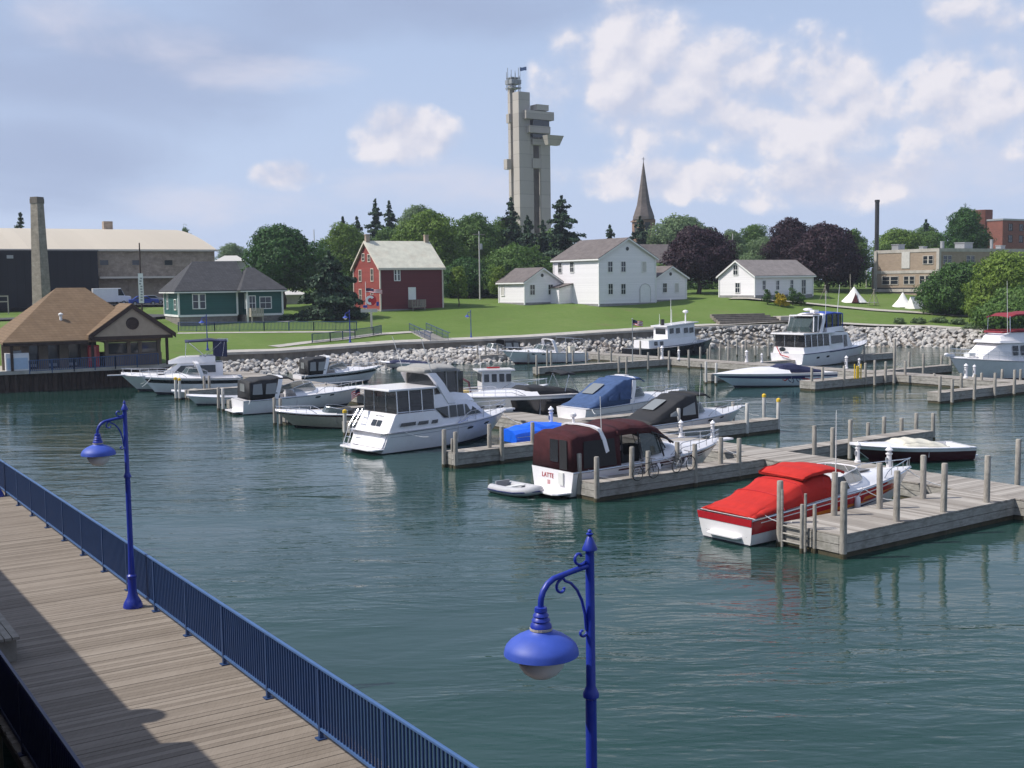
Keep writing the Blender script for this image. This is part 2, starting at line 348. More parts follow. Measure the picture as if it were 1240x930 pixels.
# ------------------------------------------------------------------ water
def make_water():
    m = bpy.data.materials.new('harbour water'); m.use_nodes = True; t = NT(m.node_tree)
    co = t.n('ShaderNodeTexCoord').outputs['Object']
    def nz(scale, sx, sy, rot, det=3, dist=0.0):
        mp = t.n('ShaderNodeMapping', inp={0:co, 2:(0,0,rot), 3:(sx,sy,1)})
        return t.n('ShaderNodeTexNoise', inp={'Vector':mp.outputs[0],'Scale':scale,'Detail':det,'Roughness':0.55,'Distortion':dist}).outputs[0]
    a = nz(0.55, 0.45, 1.3, 0.25, 3, 0.6); b = nz(2.2, 0.5, 1.5, -0.2, 3, 0.4); c = nz(7.0, 0.7, 1.4, 0.15, 2)
    patch = t.n('ShaderNodeMapRange', inp={0:nz(0.05, 0.6, 1.6, 0.3, 3, 0.8),1:0.38,2:0.62,3:0.25,4:1.0}).outputs[0]
    h = t.m('ADD', t.m('MULTIPLY', a, 1.25), t.m('ADD', t.m('MULTIPLY', b, 0.34), t.m("MULTIPLY", c, 0.022)))
    h = t.m('MULTIPLY', h, patch)
    bp = t.n('ShaderNodeBump', inp={'Strength':1.0,'Distance':0.085,'Height':h})
    deep = nz(0.09, 1, 1, 0, 4)
    col = t.ramp(deep, [(0.3,(0.010,0.037,0.030)),(0.7,(0.017,0.052,0.043))])
    p = t.n('ShaderNodeBsdfPrincipled', inp={'Base Color':col,'Roughness':0.05,'IOR':1.333,'Specular IOR Level':0.5,'Normal':bp.outputs[0]})
    t.n('ShaderNodeOutputMaterial', inp={0:p.outputs[0]})
    b = MB(); b.quad((-900,-300,0),(900,-300,0),(900,400,0),(-900,400,0))
    struct(b.build('water', m))
make_water()

# ------------------------------------------------------------------ terrain: heights surveyed from the picture, smoothly interpolated
import numpy as np
def ATz(px, py, Y): q = AT(px, py, Y); return (q.x, q.y, q.z)
SHORE = [(-400,-20),(-150,35.2),(-46.0,95.4),(-31.7,103.6),(-29.9,116.0),(-24.6,118.9),(-12.9,129.2),(2.0,135.6),(11.8,142.6),(25.8,149.8),(36,152.3),(44,151.5),(54,147.5),(62,140),(72,126),(90,112),(130,100),(260,80),(900,60)]
def shoreY(x):
    for (x0,y0),(x1,y1) in zip(SHORE, SHORE[1:]):
        if x <= x1: return y0+(y1-y0)*(x-x0)/(x1-x0)
    return SHORE[-1][1]
_ctl = [ATz(*q) for q in (
 (330,426,118.9),(480,415.5,129.2),(640,408.5,135.6),(735,402.5,142.6),(860,396,149.8),(940,392.5,152.3),
 (330,420,123),(480,410,134),(640,404,140),(735,398,147),(860,391,154),
 (270,424,119),(270,403,137),(420,403,137),(500,403,139),(600,398,146),(560,396,148),(640,392,150),(720,386,154),(800,383,158),(870,380,160),
 (461,377,158),(535,373,161),(425,372,165),(217,395,148),(272,393,146),(338,388,150),(380,384,155),(605,368,170),(632,370,165),(680,368,166),
 (671,366,172),(725,371,163),(794,367,168),(830,363,172),(871,359,178),(914,360,168),(984,358,176),(930,363,169),(1010,372,165),(1100,377,160),(1180,383,155),
 (1000,396.5,152),(1060,399,150),(1110,399,147.6),(1160,401,145.5),(960,383,158),(1040,388,155),(1110,386,155),(1023,366,172),(1090,372,168),(1062,352,190),(1130,352,188),(1240,385,150),(1160,379,162),
 (60,385,152),(0,390,145),(0,383,165),(150,368,182),(200,368,185),(80,372,180))]
_ctl += [(-44,97.5,1.7),(-32.2,104.3,1.7),(-60,89,1.7),(-50,103,1.75),(-36,112,1.8),(-62,110,2.1),(-150,38,1.7),(-150,110,3.0),(-150,180,5.5),(-300,40,2),(-300,200,6),
 (-24.6,121.5,1.95),(62,142,2.2),(72,128,2.1),(90,116,2.1),(130,106,2.2),(260,90,2.2),(260,160,6),(130,150,5.2),(90,150,4.6),(500,100,2.5),(500,300,8),
 (-60,240,6.8),(0,240,7.2),(60,240,7.6),(130,240,7.6),(-150,300,7.2),(0,320,7.6),(150,320,8.0),(300,320,8.0),(-300,400,7.6),(0,450,8),(300,450,8.2),(-500,300,7),(-500,60,2.5)]
_P = np.array(_ctl, float); _xy = _P[:,:2]
def _phi(r): return r
def _rbf_fit():
    n = len(_P); d = np.linalg.norm(_xy[:,None]-_xy[None], axis=2)
    A = np.zeros((n+3,n+3)); A[:n,:n] = _phi(d) + np.eye(n)*(-0.6)*0 ; A[:n,n] = 1; A[:n,n+1:] = _xy; A[n,:n] = 1; A[n+1:,:n] = _xy.T
    A[:n,:n] -= np.eye(n)*0.8
    return np.linalg.solve(A, np.concatenate([_P[:,2], np.zeros(3)]))
_W = _rbf_fit()
def TZ(x, y):
    if y > 420: return 8.0
    d = np.hypot(_xy[:,0]-x, _xy[:,1]-y); n = len(_P)
    return float(min(9.0, max(1.6, _phi(d) @ _W[:n] + _W[n] + _W[n+1]*x + _W[n+2]*y)))
def GT(px, py, y0=112.0, y1=330.0):                             # where a line of sight meets the ground
    d = ray(px, py); y = y0
    while y < y1:
        q = AT(px, py, y)
        if q.y > shoreY(q.x) and q.z <= TZ(q.x, q.y): break
        y += 0.25
    q = AT(px, py, y); return Vector((q.x, q.y, TZ(q.x, q.y)))
def on(x, y): return Vector((x, y, TZ(x, y)))

def mat_grass():
    m = bpy.data.materials.new('mown grass'); m.use_nodes = True; t = NT(m.node_tree)
    co = t.n('ShaderNodeTexCoord').outputs['Object']
    a = t.n('ShaderNodeTexNoise', inp={'Vector':co,'Scale':0.09,'Detail':5,'Roughness':0.6}).outputs[0]
    b = t.n('ShaderNodeTexNoise', inp={'Vector':co,'Scale':1.4,'Detail':5,'Roughness':0.75}).outputs[0]
    f = t.m('ADD', t.m('MULTIPLY', a, 0.6), t.m('MULTIPLY', b, 0.4))
    c = t.ramp(f, [(0.30,(0.090,0.142,0.030)),(0.5,(0.112,0.172,0.040)),(0.62,(0.136,0.190,0.053)),(0.74,(0.17,0.172,0.075))])
    c = t.mix(t.n('ShaderNodeMapRange', inp={0:t.n('ShaderNodeTexNoise', inp={'Vector':co,'Scale':0.25,'Detail':6,'Roughness':0.7}).outputs[0],1:0.56,2:0.72,3:0.0,4:0.6}).outputs[0], c, (0.15,0.135,0.065))
    d = t.n('ShaderNodeTexNoise', inp={'Vector':co,'Scale':14.0,'Detail':3}).outputs[0]
    bp = t.n('ShaderNodeBump', inp={'Strength':0.6,'Distance':0.08,'Height':d})
    p = t.n('ShaderNodeBsdfPrincipled', inp={'Base Color':c,'Roughness':0.9,'Specular IOR Level':0.1,'Normal':bp.outputs[0]})
    t.n('ShaderNodeOutputMaterial', inp={0:p.outputs[0]}); return m
M['grass'] = mat_grass()
def make_ground():
    xs = [-1500,-900,-600,-400,-300,-220,-160,-120,-95]+list(range(-80,-34,4))+[-34,-32,-30.6,-29.4,-28]+list(range(-26,80,2))+[84,90,98,110,125,145,170,210,260,340,500,900,1500]
    ds = [0,1.2,2.5,4,6,8,10,12,14,17,20,24,28,33,40,48,58,75,95,130,180,260,400,700,1400,3000]
    b = MB(); rows = []
    for d in ds:
        k = 1.0 + max(0, d-95)/400.0
        rows.append([(lambda X, Y: (X, Y, TZ(X,Y) if d <= 400 else 8.0))(x*k, (shoreY(x) if d < 60 else lerp(shoreY(x), 130, min(1,(d-58)/80)))+d) for x in xs])
    b.loft(rows, closed=False)
    struct(b.build('ground', M['grass'], smooth=60))
make_ground()

def drape(name, pts, w, mt, lift=0.03, step=1.5, th=0.0):
    """a ribbon of paving laid on the ground along points (x, y)"""
    P = [Vector((p[0],p[1],0)) for p in pts]; fine = []
    for a, c in zip(P, P[1:]):
        n = max(1, int((c-a).length/step))
        fine += [a.lerp(c, i/n) for i in range(n)]
    fine.append(P[-1]); b = MB(); secs = []
    for i, p in enumerate(fine):
        t = (fine[min(i+1,len(fine)-1)]-fine[max(0,i-1)]).normalized(); n = Vector((-t.y,t.x,0))
        q = [p+n*(w*s) for s in (-0.5,-0.17,0.17,0.5)]
        z = max(TZ(v.x,v.y) for v in q)
        secs.append([(v.x,v.y,max(TZ(v.x,v.y),z-0.12)+lift) for v in q])
    b.loft(secs, closed=False)
    return struct(b.build(name, mt, smooth=50))

# ------------------------------------------------------------------ quay of steel sheet piles in front of the pavilion, seawall and its walk
def ribbon_wall(name, pts, thick, mt, parent=None):
    """a wall along (x, y, z0, z1)"""
    b = MB(); secs = []
    for i, (x,y,z0,z1) in enumerate(pts):
        a = Vector(pts[max(0,i-1)][:2]); c = Vector(pts[min(len(pts)-1,i+1)][:2]); t = (c-a).normalized(); n = Vector((t.y,-t.x))*thick
        secs.append([(x,y,z0),(x,y,z1),(x+n.x,y+n.y,z1),(x+n.x,y+n.y,z0)])
    b.loft(secs, True, True); return b.build(name, mt, parent)
M['sheet'] = mat('rusty sheet piling', (0.045,0.027,0.02), 0.85, 0.5, 1.2, stretch=(2.5,2.5,0.25), dirt=((0.012,0.01,0.01),1.0,0.8))
QC = G(191,441.5,1.8).to_2d()
def make_quay():
    t = thing('quay_wall', 'long rusty brown sheet pile wall in front of the brown roofed pavilion', 'quay wall')
    line = [Vector((-150,35)), Vector((-46.0,95.2)), QC, Vector((-30.2,116.0))]
    b = MB(); k = 0; prof = [(0,0),(0.25,0.0),(0.38,0.22),(0.63,0.22),(0.76,0.0)]
    secs = []
    for a, c in zip(line, line[1:]):
        d = (c-a); L = d.length; d /= L; n = Vector((d.y,-d.x)); s = 0.0
        while s < L:
            for o, p in prof[:-1]:
                if s+o < L: q = a+d*(s+o)+n*(0.22-p); secs.append([(q.x,q.y,-1.0),(q.x,q.y,1.55)])
            s += 0.76
    b.loft(secs, closed=False); b.build('sheet_piles', M['sheet'], t)
    ribbon_wall('cap', [(p.x,p.y,1.5,1.82) for p in line], 0.45, M['concrete'], t)
    b = MB(); 
    secs = [[(p.x+o*-0.5, p.y+o*0.87, 1.79) for o in (0.0,8.0)] for p in line[:3]]
    b.loft(secs, closed=False); struct(b.build('quay_pavement', M['gravel']))
make_quay()
SW = [(x, shoreY(x)) for x in (-29.4,-27,-24.6,-18,-12.9,-8,-3,2,7,11.8,18,25.8,31,36,40,44,49,54,58,62)]
def make_seawall():
    t = thing('seawall', 'low concrete seawall running along the shore above the white boulders', 'seawall')
    ribbon_wall('wall_face', [(x,y-0.02,-0.5,TZ(x,y)-0.16) for x,y in SW], 0.3, M['seawall'], t)
    ribbon_wall('coping', [(x,y+0.5,TZ(x,y)-0.16,TZ(x,y)+0.10) for x,y in SW], 0.95, M['concrete'], t)
make_seawall()
drape('shore_walk', [(x,y+1.6) for x,y in SW], 2.2, M['concrete'], 0.05)
drape('footpath', [tuple(GT(*p)[:2]) for p in ((331,420),(370,415.5),(420,410),(455,405.5),(500,402.5),(522,401.5))], 1.6, M['concrete'], 0.05)
drape('fence_path', [tuple(GT(*p)[:2]) for p in ((215,404),(260,403.5),(320,403),(380,402.5),(430,402.5))], 1.2, M['concrete'], 0.05)
drape('gravel_path', [tuple(GT(*p)[:2]) for p in ((884,362.0),(925,363.5),(965,367),(1000,370.5),(1040,374),(1100,378),(1150,381.5),(1200,384.5),(1260,389))], 2.6, M['gravel'], 0.06)
drape('road', [(-120,152),(-80,152),(-52,152),(-48,160)], 7, M['asphalt'], 0.05)
drape('parking_lot', [(-90,181),(-60,181),(-36,184)], 14, M['asphalt'], 0.05)
drape('house_walk', [tuple(GT(*p)[:2]) for p in ((338,390),(380,386),(404,384))], 1.4, M['concrete'], 0.05)

# ------------------------------------------------------------------ riprap: the larger boulders one by one, the small stones between as one mass
RIP = [(-30.5,106.5),(-28.4,108.2),(-25.6,111.8),(-16.2,113.8),(-5.2,122.6),(1.9,127.8),(7.7,133.8),(17.7,142.6),(28.6,147.6),(36,148.4),(40.9,147.4),(47.7,144.0),(54.5,140.2),(62,134),(72,120)]
def ripY(x):
    for (x0,y0),(x1,y1) in zip(RIP, RIP[1:]):
        if x <= x1: return y0+(y1-y0)*(x-x0)/(x1-x0)
    return RIP[-1][1]
def rock_mesh(seed, n=1):
    rd = random.Random(seed); bm = bmesh.new(); bmesh.ops.create_icosphere(bm, subdivisions=2, radius=1.0)
    cuts = [(Vector((rd.uniform(-1,1),rd.uniform(-1,1),rd.uniform(-0.6,1))).normalized(), rd.uniform(0.45,0.80)) for _ in range(13)]
    for v in bm.verts:
        for nrm, dd in cuts:
            e = v.co.dot(nrm)-dd
            if e > 0: v.co -= nrm*e
        v.co *= rd.uniform(0.95,1.05)
    me = bpy.data.meshes.new('boulder'); bm.to_mesh(me); bm.free(); me.materials.append(M['rock']); return me
def rip_height(x, t):                                            # t 0 at the water's edge, 1 at the wall
    top = TZ(x, shoreY(x)) - (0.92 if x < 24 else 0.2) + 0.25*math.exp(-((x-51)/7)**2)
    return -0.25 + (top+0.25)*min(1, t*1.12)**0.85
def make_riprap():
    rd = random.Random(7); spots = []
    x = -29
    while x < 68:
        y0, y1 = ripY(x), shoreY(x)-0.2
        n = max(4, int(math.hypot(y1-y0, TZ(x,shoreY(x)))/0.52))
        for k in range(n):
            t = (k+rd.uniform(0.0,0.9))/n; yy = lerp(y0,y1,t); s = rd.uniform(0.20,0.48)*(1.2 if x > 38 else 1.0)
            spots.append((x+rd.uniform(-0.3,0.3), yy, rip_height(x,t)+rd.uniform(-0.12,0.14), s))
        x += 0.55
    vis = [q for q in spots if -28.5 < q[0] < 64]
    vis.sort(key=lambda q: -q[3]/q[1]*(1.0+0.25*(q[0] > 38)))
    meshes = [rock_mesh(i) for i in range(14)]
    for i, (x,y,z,s) in enumerate(vis[:300]):
        o = bpy.data.objects.new('boulder', meshes[i%14]); COL.objects.link(o)
        o.location = (x,y,z); o.scale = (s*rd.uniform(0.85,1.35), s*rd.uniform(0.8,1.1), s*rd.uniform(0.65,0.95)); o.rotation_euler = (rd.uniform(-0.5,0.5),rd.uniform(-0.5,0.5),rd.uniform(0,6.28))
        tag(o, 'pale limestone boulder heaped with others against the seawall', 'boulder', 'riprap boulders along the shore')
    bm = bmesh.new()
    rest = [q for q in vis[300:]] + [q for q in spots if q not in vis]
    for i, (x,y,z,s) in enumerate(rest):
        k = len(bm.verts); bm.from_mesh(meshes[i%14]); bm.verts.ensure_lookup_table()
        mt = Matrix.Translation((x,y,z)) @ Matrix.Rotation(rd.uniform(0,6.28),4,'Z') @ Matrix.Rotation(rd.uniform(-0.5,0.5),4,'X') @ Matrix.Diagonal((s*rd.uniform(0.85,1.3),s,s*rd.uniform(0.65,0.9),1))
        for v in bm.verts[k:]: v.co = mt @ v.co
    me = bpy.data.meshes.new('riprap'); bm.to_mesh(me); bm.free(); me.materials.append(M['rock'])
    o = bpy.data.objects.new('riprap', me); COL.objects.link(o); o['kind'] = 'stuff'; o['label'] = 'smaller pale stones filling the gaps between the shore boulders'
    b = MB(); secs = []                                          # the bank of earth and rubble under the stones
    for x in [q*1.5 for q in range(-20,47)]:
        y0, y1 = ripY(x)-0.6, shoreY(x)-0.1
        secs.append([(x,lerp(y0,y1,t),rip_height(x,t)-0.35-(0.4 if t == 0 else 0)) for t in (0,0.25,0.5,0.75,1.0)])
    b.loft(secs, closed=False); struct(b.build('shore_bank', M['seawall'], smooth=60))
make_riprap()
# ------------------------------------------------------------------ buildings
M['whitesiding'] = mat_lines('white clapboard', (0.78,0.75,0.765), 'Z', 0.16, 0.7, 0.35, 0.03, 0.30, 0.10)
M['redsiding'] = mat_lines('barn red clapboard', (0.125,0.016,0.024), 'Z', 0.16, 0.75, 0.4, 0.08, 0.4, 0.12)
M['redlitgable'] = mat_lines('red clapboard with painted sunlight', (0.25,0.045,0.036), 'Z', 0.16, 0.75, 0.4, 0.10, 0.35, 0.12)  # brighter copy of the red siding, sunlight on the gable painted in
M['greensiding'] = mat_lines('teal green clapboard', (0.016,0.092,0.085), 'Z', 0.15, 0.7, 0.4, 0.08, 0.4, 0.12)
M['trim'] = mat('white trim', (0.74,0.73,0.71), 0.6, 0.04, 3)
M['creamtrim'] = mat('cream trim', (0.62,0.55,0.47), 0.6, 0.06, 3)
M['stone'] = mat_brick('rubble stone', (0.20,0.18,0.165), (0.28,0.25,0.22), (0.16,0.15,0.14), 0.5, 0.25)
M['found'] = mat('grey foundation', (0.23,0.225,0.22), 0.9, 0.15, 1.5)
M['shingle'] = mat_brick('grey brown shingles', (0.17,0.145,0.138), (0.22,0.19,0.18), (0.12,0.105,0.10), 0.35, 0.16, var=0.6, roof=True)
M['shinglelight'] = mat_brick('pale grey brown shingles', (0.27,0.235,0.22), (0.33,0.29,0.275), (0.2,0.18,0.17), 0.35, 0.16, var=0.5, roof=True)
M['slate'] = mat_brick('dark grey shingles', (0.062,0.062,0.068), (0.088,0.087,0.094), (0.045,0.045,0.048), 0.35, 0.16, var=0.5, roof=True)
M['brownroof'] = mat_brick('brown shingles', (0.185,0.122,0.072), (0.215,0.145,0.088), (0.15,0.10,0.06), 0.4, 0.2, var=0.4, roof=True)
M['paleroof'] = mat('weathered pale shingles', (0.56,0.54,0.44), 0.85, 0.12, 0.9, bump=0.3, bscale=7, dirt=((0.50,0.40,0.30),0.6,0.55))
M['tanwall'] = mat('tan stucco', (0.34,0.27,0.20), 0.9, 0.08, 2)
M['eaveshade'] = mat('tan stucco with painted eave shade', (0.17,0.13,0.10), 0.9, 0.12, 2)  # darker copy of the tan stucco, eave shadow put into the colour
M['brownwall'] = mat_brick('dark brown brick', (0.055,0.034,0.028), (0.07,0.042,0.033), (0.06,0.05,0.045), 0.3, 0.1)
M['warebrick'] = mat_brick('sooty brown brick', (0.42,0.325,0.25), (0.52,0.405,0.315), (0.42,0.36,0.30), 0.6, 0.25, var=0.9)
M['beigebrick'] = mat_brick('beige brick', (0.31,0.235,0.175), (0.36,0.275,0.205), (0.32,0.27,0.22), 0.5, 0.2, var=0.25)
M['redbrick'] = mat_brick('red brick', (0.21,0.075,0.055), (0.26,0.095,0.07), (0.22,0.16,0.13), 0.6, 0.25, var=0.3)
M['chimbrick'] = mat_brick('grey chimney brick', (0.33,0.285,0.235), (0.40,0.35,0.29), (0.28,0.25,0.21), 0.5, 0.22, var=0.8)
M['creamroof'] = mat_lines('cream metal roof', (0.50,0.435,0.34), 'X', 2.4, 0.6, 0.2, 0.03, 0.08, 0.03)
M['blackwall'] = mat_lines('black ribbed cladding', (0.008,0.009,0.016), 'X', 1.2, 0.95, 0.6, 0.12, 0.6, 0.08)
M['towerconc'] = mat_lines('board marked concrete', (0.40,0.36,0.325), 'Z', 3.4, 0.9, 0.4, 0.08, 0.35, 0.04, 0.25, (1,1,0.25))
M['slotshade'] = mat('concrete with painted slot shade', (0.10,0.09,0.082), 0.95, 0.2, 0.4)  # dark tone paints the shade inside the tower's slot
M['spire'] = mat_brick('spire slates', (0.14,0.12,0.115), (0.18,0.15,0.14), (0.1,0.09,0.088), 0.5, 0.3, var=0.4)
M['canvas'] = mat('white tent canvas', (0.78,0.76,0.72), 0.9, 0.04, 2, bump=0.3, bscale=3)

class Frame:
    """local frame of a wall corner: x along the right hand face, y along the left hand face, z up"""
    def __init__(s, C, deg): s.C = Vector(C); a = R(deg); s.rz = a; s.X = Vector((math.cos(a),math.sin(a),0)); s.Y = Vector((-math.sin(a),math.cos(a),0))
    def w(s, x, y, z=0): return s.C + s.X*x + s.Y*y + Vector((0,0,z))
    def hit(s, face, px, py, off=0.0):                           # local (u, z) where a sight line meets face 'F' (y=off) or 'L' (x=off)
        d = ray(px,py); o = Vector((0,0,CAM_H)); n = s.Y if face == 'F' else s.X
        t = ((s.C-o).dot(n)+off)/d.dot(n); q = o+d*t-s.C
        return (q.dot(s.X if face == 'F' else s.Y), q.z)
def win(root, fr, face, px, py, w, h, kind='sash', off=0.0, tm='trim', name='window', uz=None):
    u, z = uz if uz else fr.hit(face, px, py, off)
    def P(a, d, c): return (a, off-d, c) if face == 'F' else (off-d, a, c)
    def bx(b, a0, a1, z0, z1, d0, d1):
        lo = [P(a0,d0,z0),P(a1,d0,z0),P(a1,d1,z0),P(a0,d1,z0)]; b.hexa(lo, [(p[0],p[1],z1) for p in lo])
    b = MB(); k = 0.10
    if kind != 'vent':
        bx(b,u-w/2-k,u-w/2,z-h/2-k,z+h/2+k,-0.02,0.07); bx(b,u+w/2,u+w/2+k,z-h/2-k,z+h/2+k,-0.02,0.07)
        bx(b,u-w/2,u+w/2,z+h/2,z+h/2+k,-0.02,0.07); bx(b,u-w/2-0.02,u+w/2+0.02,z-h/2-k,z-h/2,-0.02,0.10)
        if kind == 'sash': bx(b,u-w/2,u+w/2,z-0.03,z+0.03,0.0,0.045); bx(b,u-0.02,u+0.02,z-h/2,z+h/2,0.0,0.04)
        if kind == 'double': bx(b,u-0.12,u+0.12,z-h/2,z+h/2,0.0,0.06); bx(b,u-w/2,u+w/2,z-0.03,z+0.03,0.0,0.045)
        f = b.build(name, M[tm], root); g = MB()
        if kind == 'door':
            bx(g,u-w/2,u+w/2,z-h/2,z+h/2,-0.02,0.03); g.build('door_panel', M[tm], f)
        elif kind == 'shutter':
            bx(g,u-w/2,u+w/2,z-h/2,z+h/2,-0.02,0.03); g.build('shutter', M['pilelight'], f)
        else:
            bx(g,u-w/2,u+w/2,z-h/2,z+h/2,-0.02,0.012); g.build('pane', M['glass'], f)
        return f
    pts = []; n = 14
    for i in range(n):
        a = 2*math.pi*i/n; pts.append((u+w/2*math.cos(a), z+h/2*math.sin(a)))
    b.loft([[P(p[0],d,p[1]) for p in pts] for d in (-0.02,0.05)], True, True)
    return b.build('round_vent', M['dkmetal'], root)
def gable_house(name, label, C, deg, pxr, pxl, pye, pyp, ridge, wall, roof, cat='house', over=0.35, gable=None, found=0.35, W=None, L=None):
    fr = Frame(C, deg); W = W or LEN(fr.C, fr.X, pxr); L = L or LEN(fr.C, fr.Y, pxl); e = HZ(fr.C, pye)-fr.C.z
    pk = fr.w(W/2,0) if ridge == 'y' else fr.w(0,L/2); r = HZ(pk, pyp)-fr.C.z
    t = thing(name, label, cat, fr.C, fr.rz); b = MB()
    b.cur = 0
    if ridge == 'y':
        g0 = [(0,0,0),(W,0,0),(W,0,e),(W/2,0,r),(0,0,e)]; g1 = [(x,L,z) for x,_,z in g0]
        side = [((0,0,0),(0,L,0),(0,L,e),(0,0,e)), ((W,0,0),(W,L,0),(W,L,e),(W,0,e))]
    else:
        g0 = [(0,0,0),(0,L,0),(0,L,e),(0,L/2,r),(0,0,e)]; g1 = [(W,y,z) for _,y,z in g0]
        side = [((0,0,0),(W,0,0),(W,0,e),(0,0,e)), ((0,L,0),(W,L,0),(W,L,e),(0,L,e))]
    if gable: b.cur = 1
    b.poly(g0); b.poly(g1); b.cur = 0
    for q in side: b.quad(*q)
    b.build('wall', [M[wall], M[gable or wall]] if gable else M[wall], t)
    b = MB(); b.box((W/2,L/2,0.0),(W+0.1,L+0.1,found*2)); b.build('foundation', M['found'], t)
    b = MB(); th = 0.14
    run = (W if ridge == 'y' else L)/2; sl_ = (r-e)/run; o = over
    for sgn in (0,1):
        if ridge == 'y':
            xe = -o if sgn == 0 else W+o
            pts = [(xe,-o,e-o*sl_),(W/2,-o,r),(W/2,L+o,r),(xe,L+o,e-o*sl_)]
        else:
            ye = -o if sgn == 0 else L+o
            pts = [(-o,ye,e-o*sl_),(-o,L/2,r),(W+o,L/2,r),(W+o,ye,e-o*sl_)]
        pts = [(x,y,z+0.02) for x,y,z in pts]; b.hexa(pts, [(x,y,z+th) for x,y,z in pts])
    b.build('roof', M[roof], t)
    b = MB()                                                     # barge boards and fascia
    for q in ((-o-0.02) , ((L if ridge == 'y' else W)+o+0.02)):
        for s in (-1,1):
            if ridge == 'y': p = [(W/2+s*(W/2+o),q,e-o*sl_-0.16),(W/2,q,r-0.16),(W/2,q,r+0.06),(W/2+s*(W/2+o),q,e-o*sl_+0.06)]; n = (0,0.04,0)
            else: p = [(q,L/2+s*(L/2+o),e-o*sl_-0.16),(q,L/2,r-0.16),(q,L/2,r+0.06),(q,L/2+s*(L/2+o),e-o*sl_+0.06)]; n = (0.04,0,0)
            b.hexa(p, [(x+n[0],y+n[1],z) for x,y,z in p])
    if ridge == 'y':
        for xe in (-o,W+o): b.box((xe,L/2,e-o*sl_-0.03),(0.06,L+2*o-0.1,0.2))
    else:
        for ye in (-o,L+o): b.box((W/2,ye,e-o*sl_-0.03),(W+2*o-0.1,0.06,0.2))
    for x, y in ((0,0),(W,0),(0,L)): b.box((x,y,e/2),(0.18,0.18,e-0.1))
    b.build('trim_boards', M['trim' if wall != 'redsiding' else 'creamtrim'], t)
    return t, fr, W, L, e, r

# the big white house and its two small neighbours
t, fr, W, L, e, r = gable_house('white_house', 'tall two storey white clapboard house with an arched door in the shaded gable wall', AT(725.5,371,163), 34, 793.8, 671, 312.5, 288.8, 'y', 'whitesiding', 'shingle')
for px, py, k in ((738.8,323,'sash'),(754.7,323,'sash'),(779.9,323,'shutter'),(739.2,350,'sash'),(754.7,350,'sash')): win(t, fr, 'F', px, py, 0.78, 1.42, k)
for px, py in ((678.3,324.5),(692.8,323.5)): win(t, fr, 'L', px, py, 0.85, 1.4)
win(t, fr, 'F', 759.6, 301.2, 0.55, 0.55, 'vent')
u, z = fr.hit('F', 781, 355)
b = MB(); pts = [(u-0.95,0.45),(u+0.95,0.45)]+[(u+0.95*math.cos(a),2.3+0.75*math.sin(a)) for a in [math.pi*i/10 for i in range(11)]]
b.loft([[(p[0],d,p[1]) for p in pts] for d in (0.02,-0.06)], True, True); b.build('arched_door', M['trim'], t)
b = MB(); b.tube([(p[0],-0.07,p[1]) for p in [(u-0.98,0.4)]+[(u-0.98*math.cos(a),2.3+0.78*math.sin(a)) for a in [math.pi*i/10 for i in range(11)]]+[(u+0.98,0.4)]], 0.05, 5); b.build('door_surround', M['pilelight'], t)
u, _ = fr.hit('L', 693, 350)
b = MB(); b.hexa([(-2.4,u,0),(0,u,0),(0,u+3,0),(-2.4,u+3,0)], [(-2.4,u,2.6),(0,u,3.1),(0,u+3,3.1),(-2.4,u+3,2.6)]); b.build('passage', M['whitesiding'], t)
b = MB(); b.hexa([(-2.6,u-0.3,2.62),(0,u-0.3,3.15),(0,u+3,3.15),(-2.6,u+3,2.62)], [(-2.6,u-0.3,2.76),(0,u-0.3,3.3),(0,u+3,3.3),(-2.6,u+3,2.76)]); b.build('passage_roof', M['shingle'], t)
t, fr, W, L, e, r = gable_house('white_cottage', 'small white clapboard cottage left of the tall white house', AT(635.4,369.5,166), 34, 679, 604.5, 341, 325, 'y', 'whitesiding', 'shingle')
for px, py in ((644.6,351),(666.6,350.6)): win(t, fr, 'F', px, py, 0.8, 1.4)
win(t, fr, 'L', 609, 352, 0.8, 1.4, 'shutter'); win(t, fr, 'F', 656.5, 333.4, 0.5, 0.5, 'vent')
t, fr, W, L, e, r = gable_house('white_cottage', 'small white clapboard cottage joined to the right side of the tall white house', AT(794.5,366,170), 34, 831, 770, 336, 323, 'y', 'whitesiding', 'shingle')
win(t, fr, 'F', 805, 348.5, 0.75, 1.3); win(t, fr, 'F', 819.3, 348.5, 0.75, 1.3, 'shutter'); win(t, fr, 'F', 812, 331.8, 0.5, 0.5, 'vent')
# white house by the gravel path
t, fr, W, L, e, r = gable_house('white_house', 'long low white clapboard house with grey roof and bushes beside the gravel path', AT(914,360.5,168), 33, 984, 871, 333.5, 316, 'x', 'whitesiding', 'shinglelight')
for px, py in ((925,345.3),(941.6,345.3),(958.6,344.5)): win(t, fr, 'F', px, py, 0.6, 1.3)
win(t, fr, 'F', 973, 347.5, 0.85, 2.1, 'sash', name='door')
for px, py in ((891,327),(893.4,348.5)): win(t, fr, 'L', px, py, 0.9, 1.4)
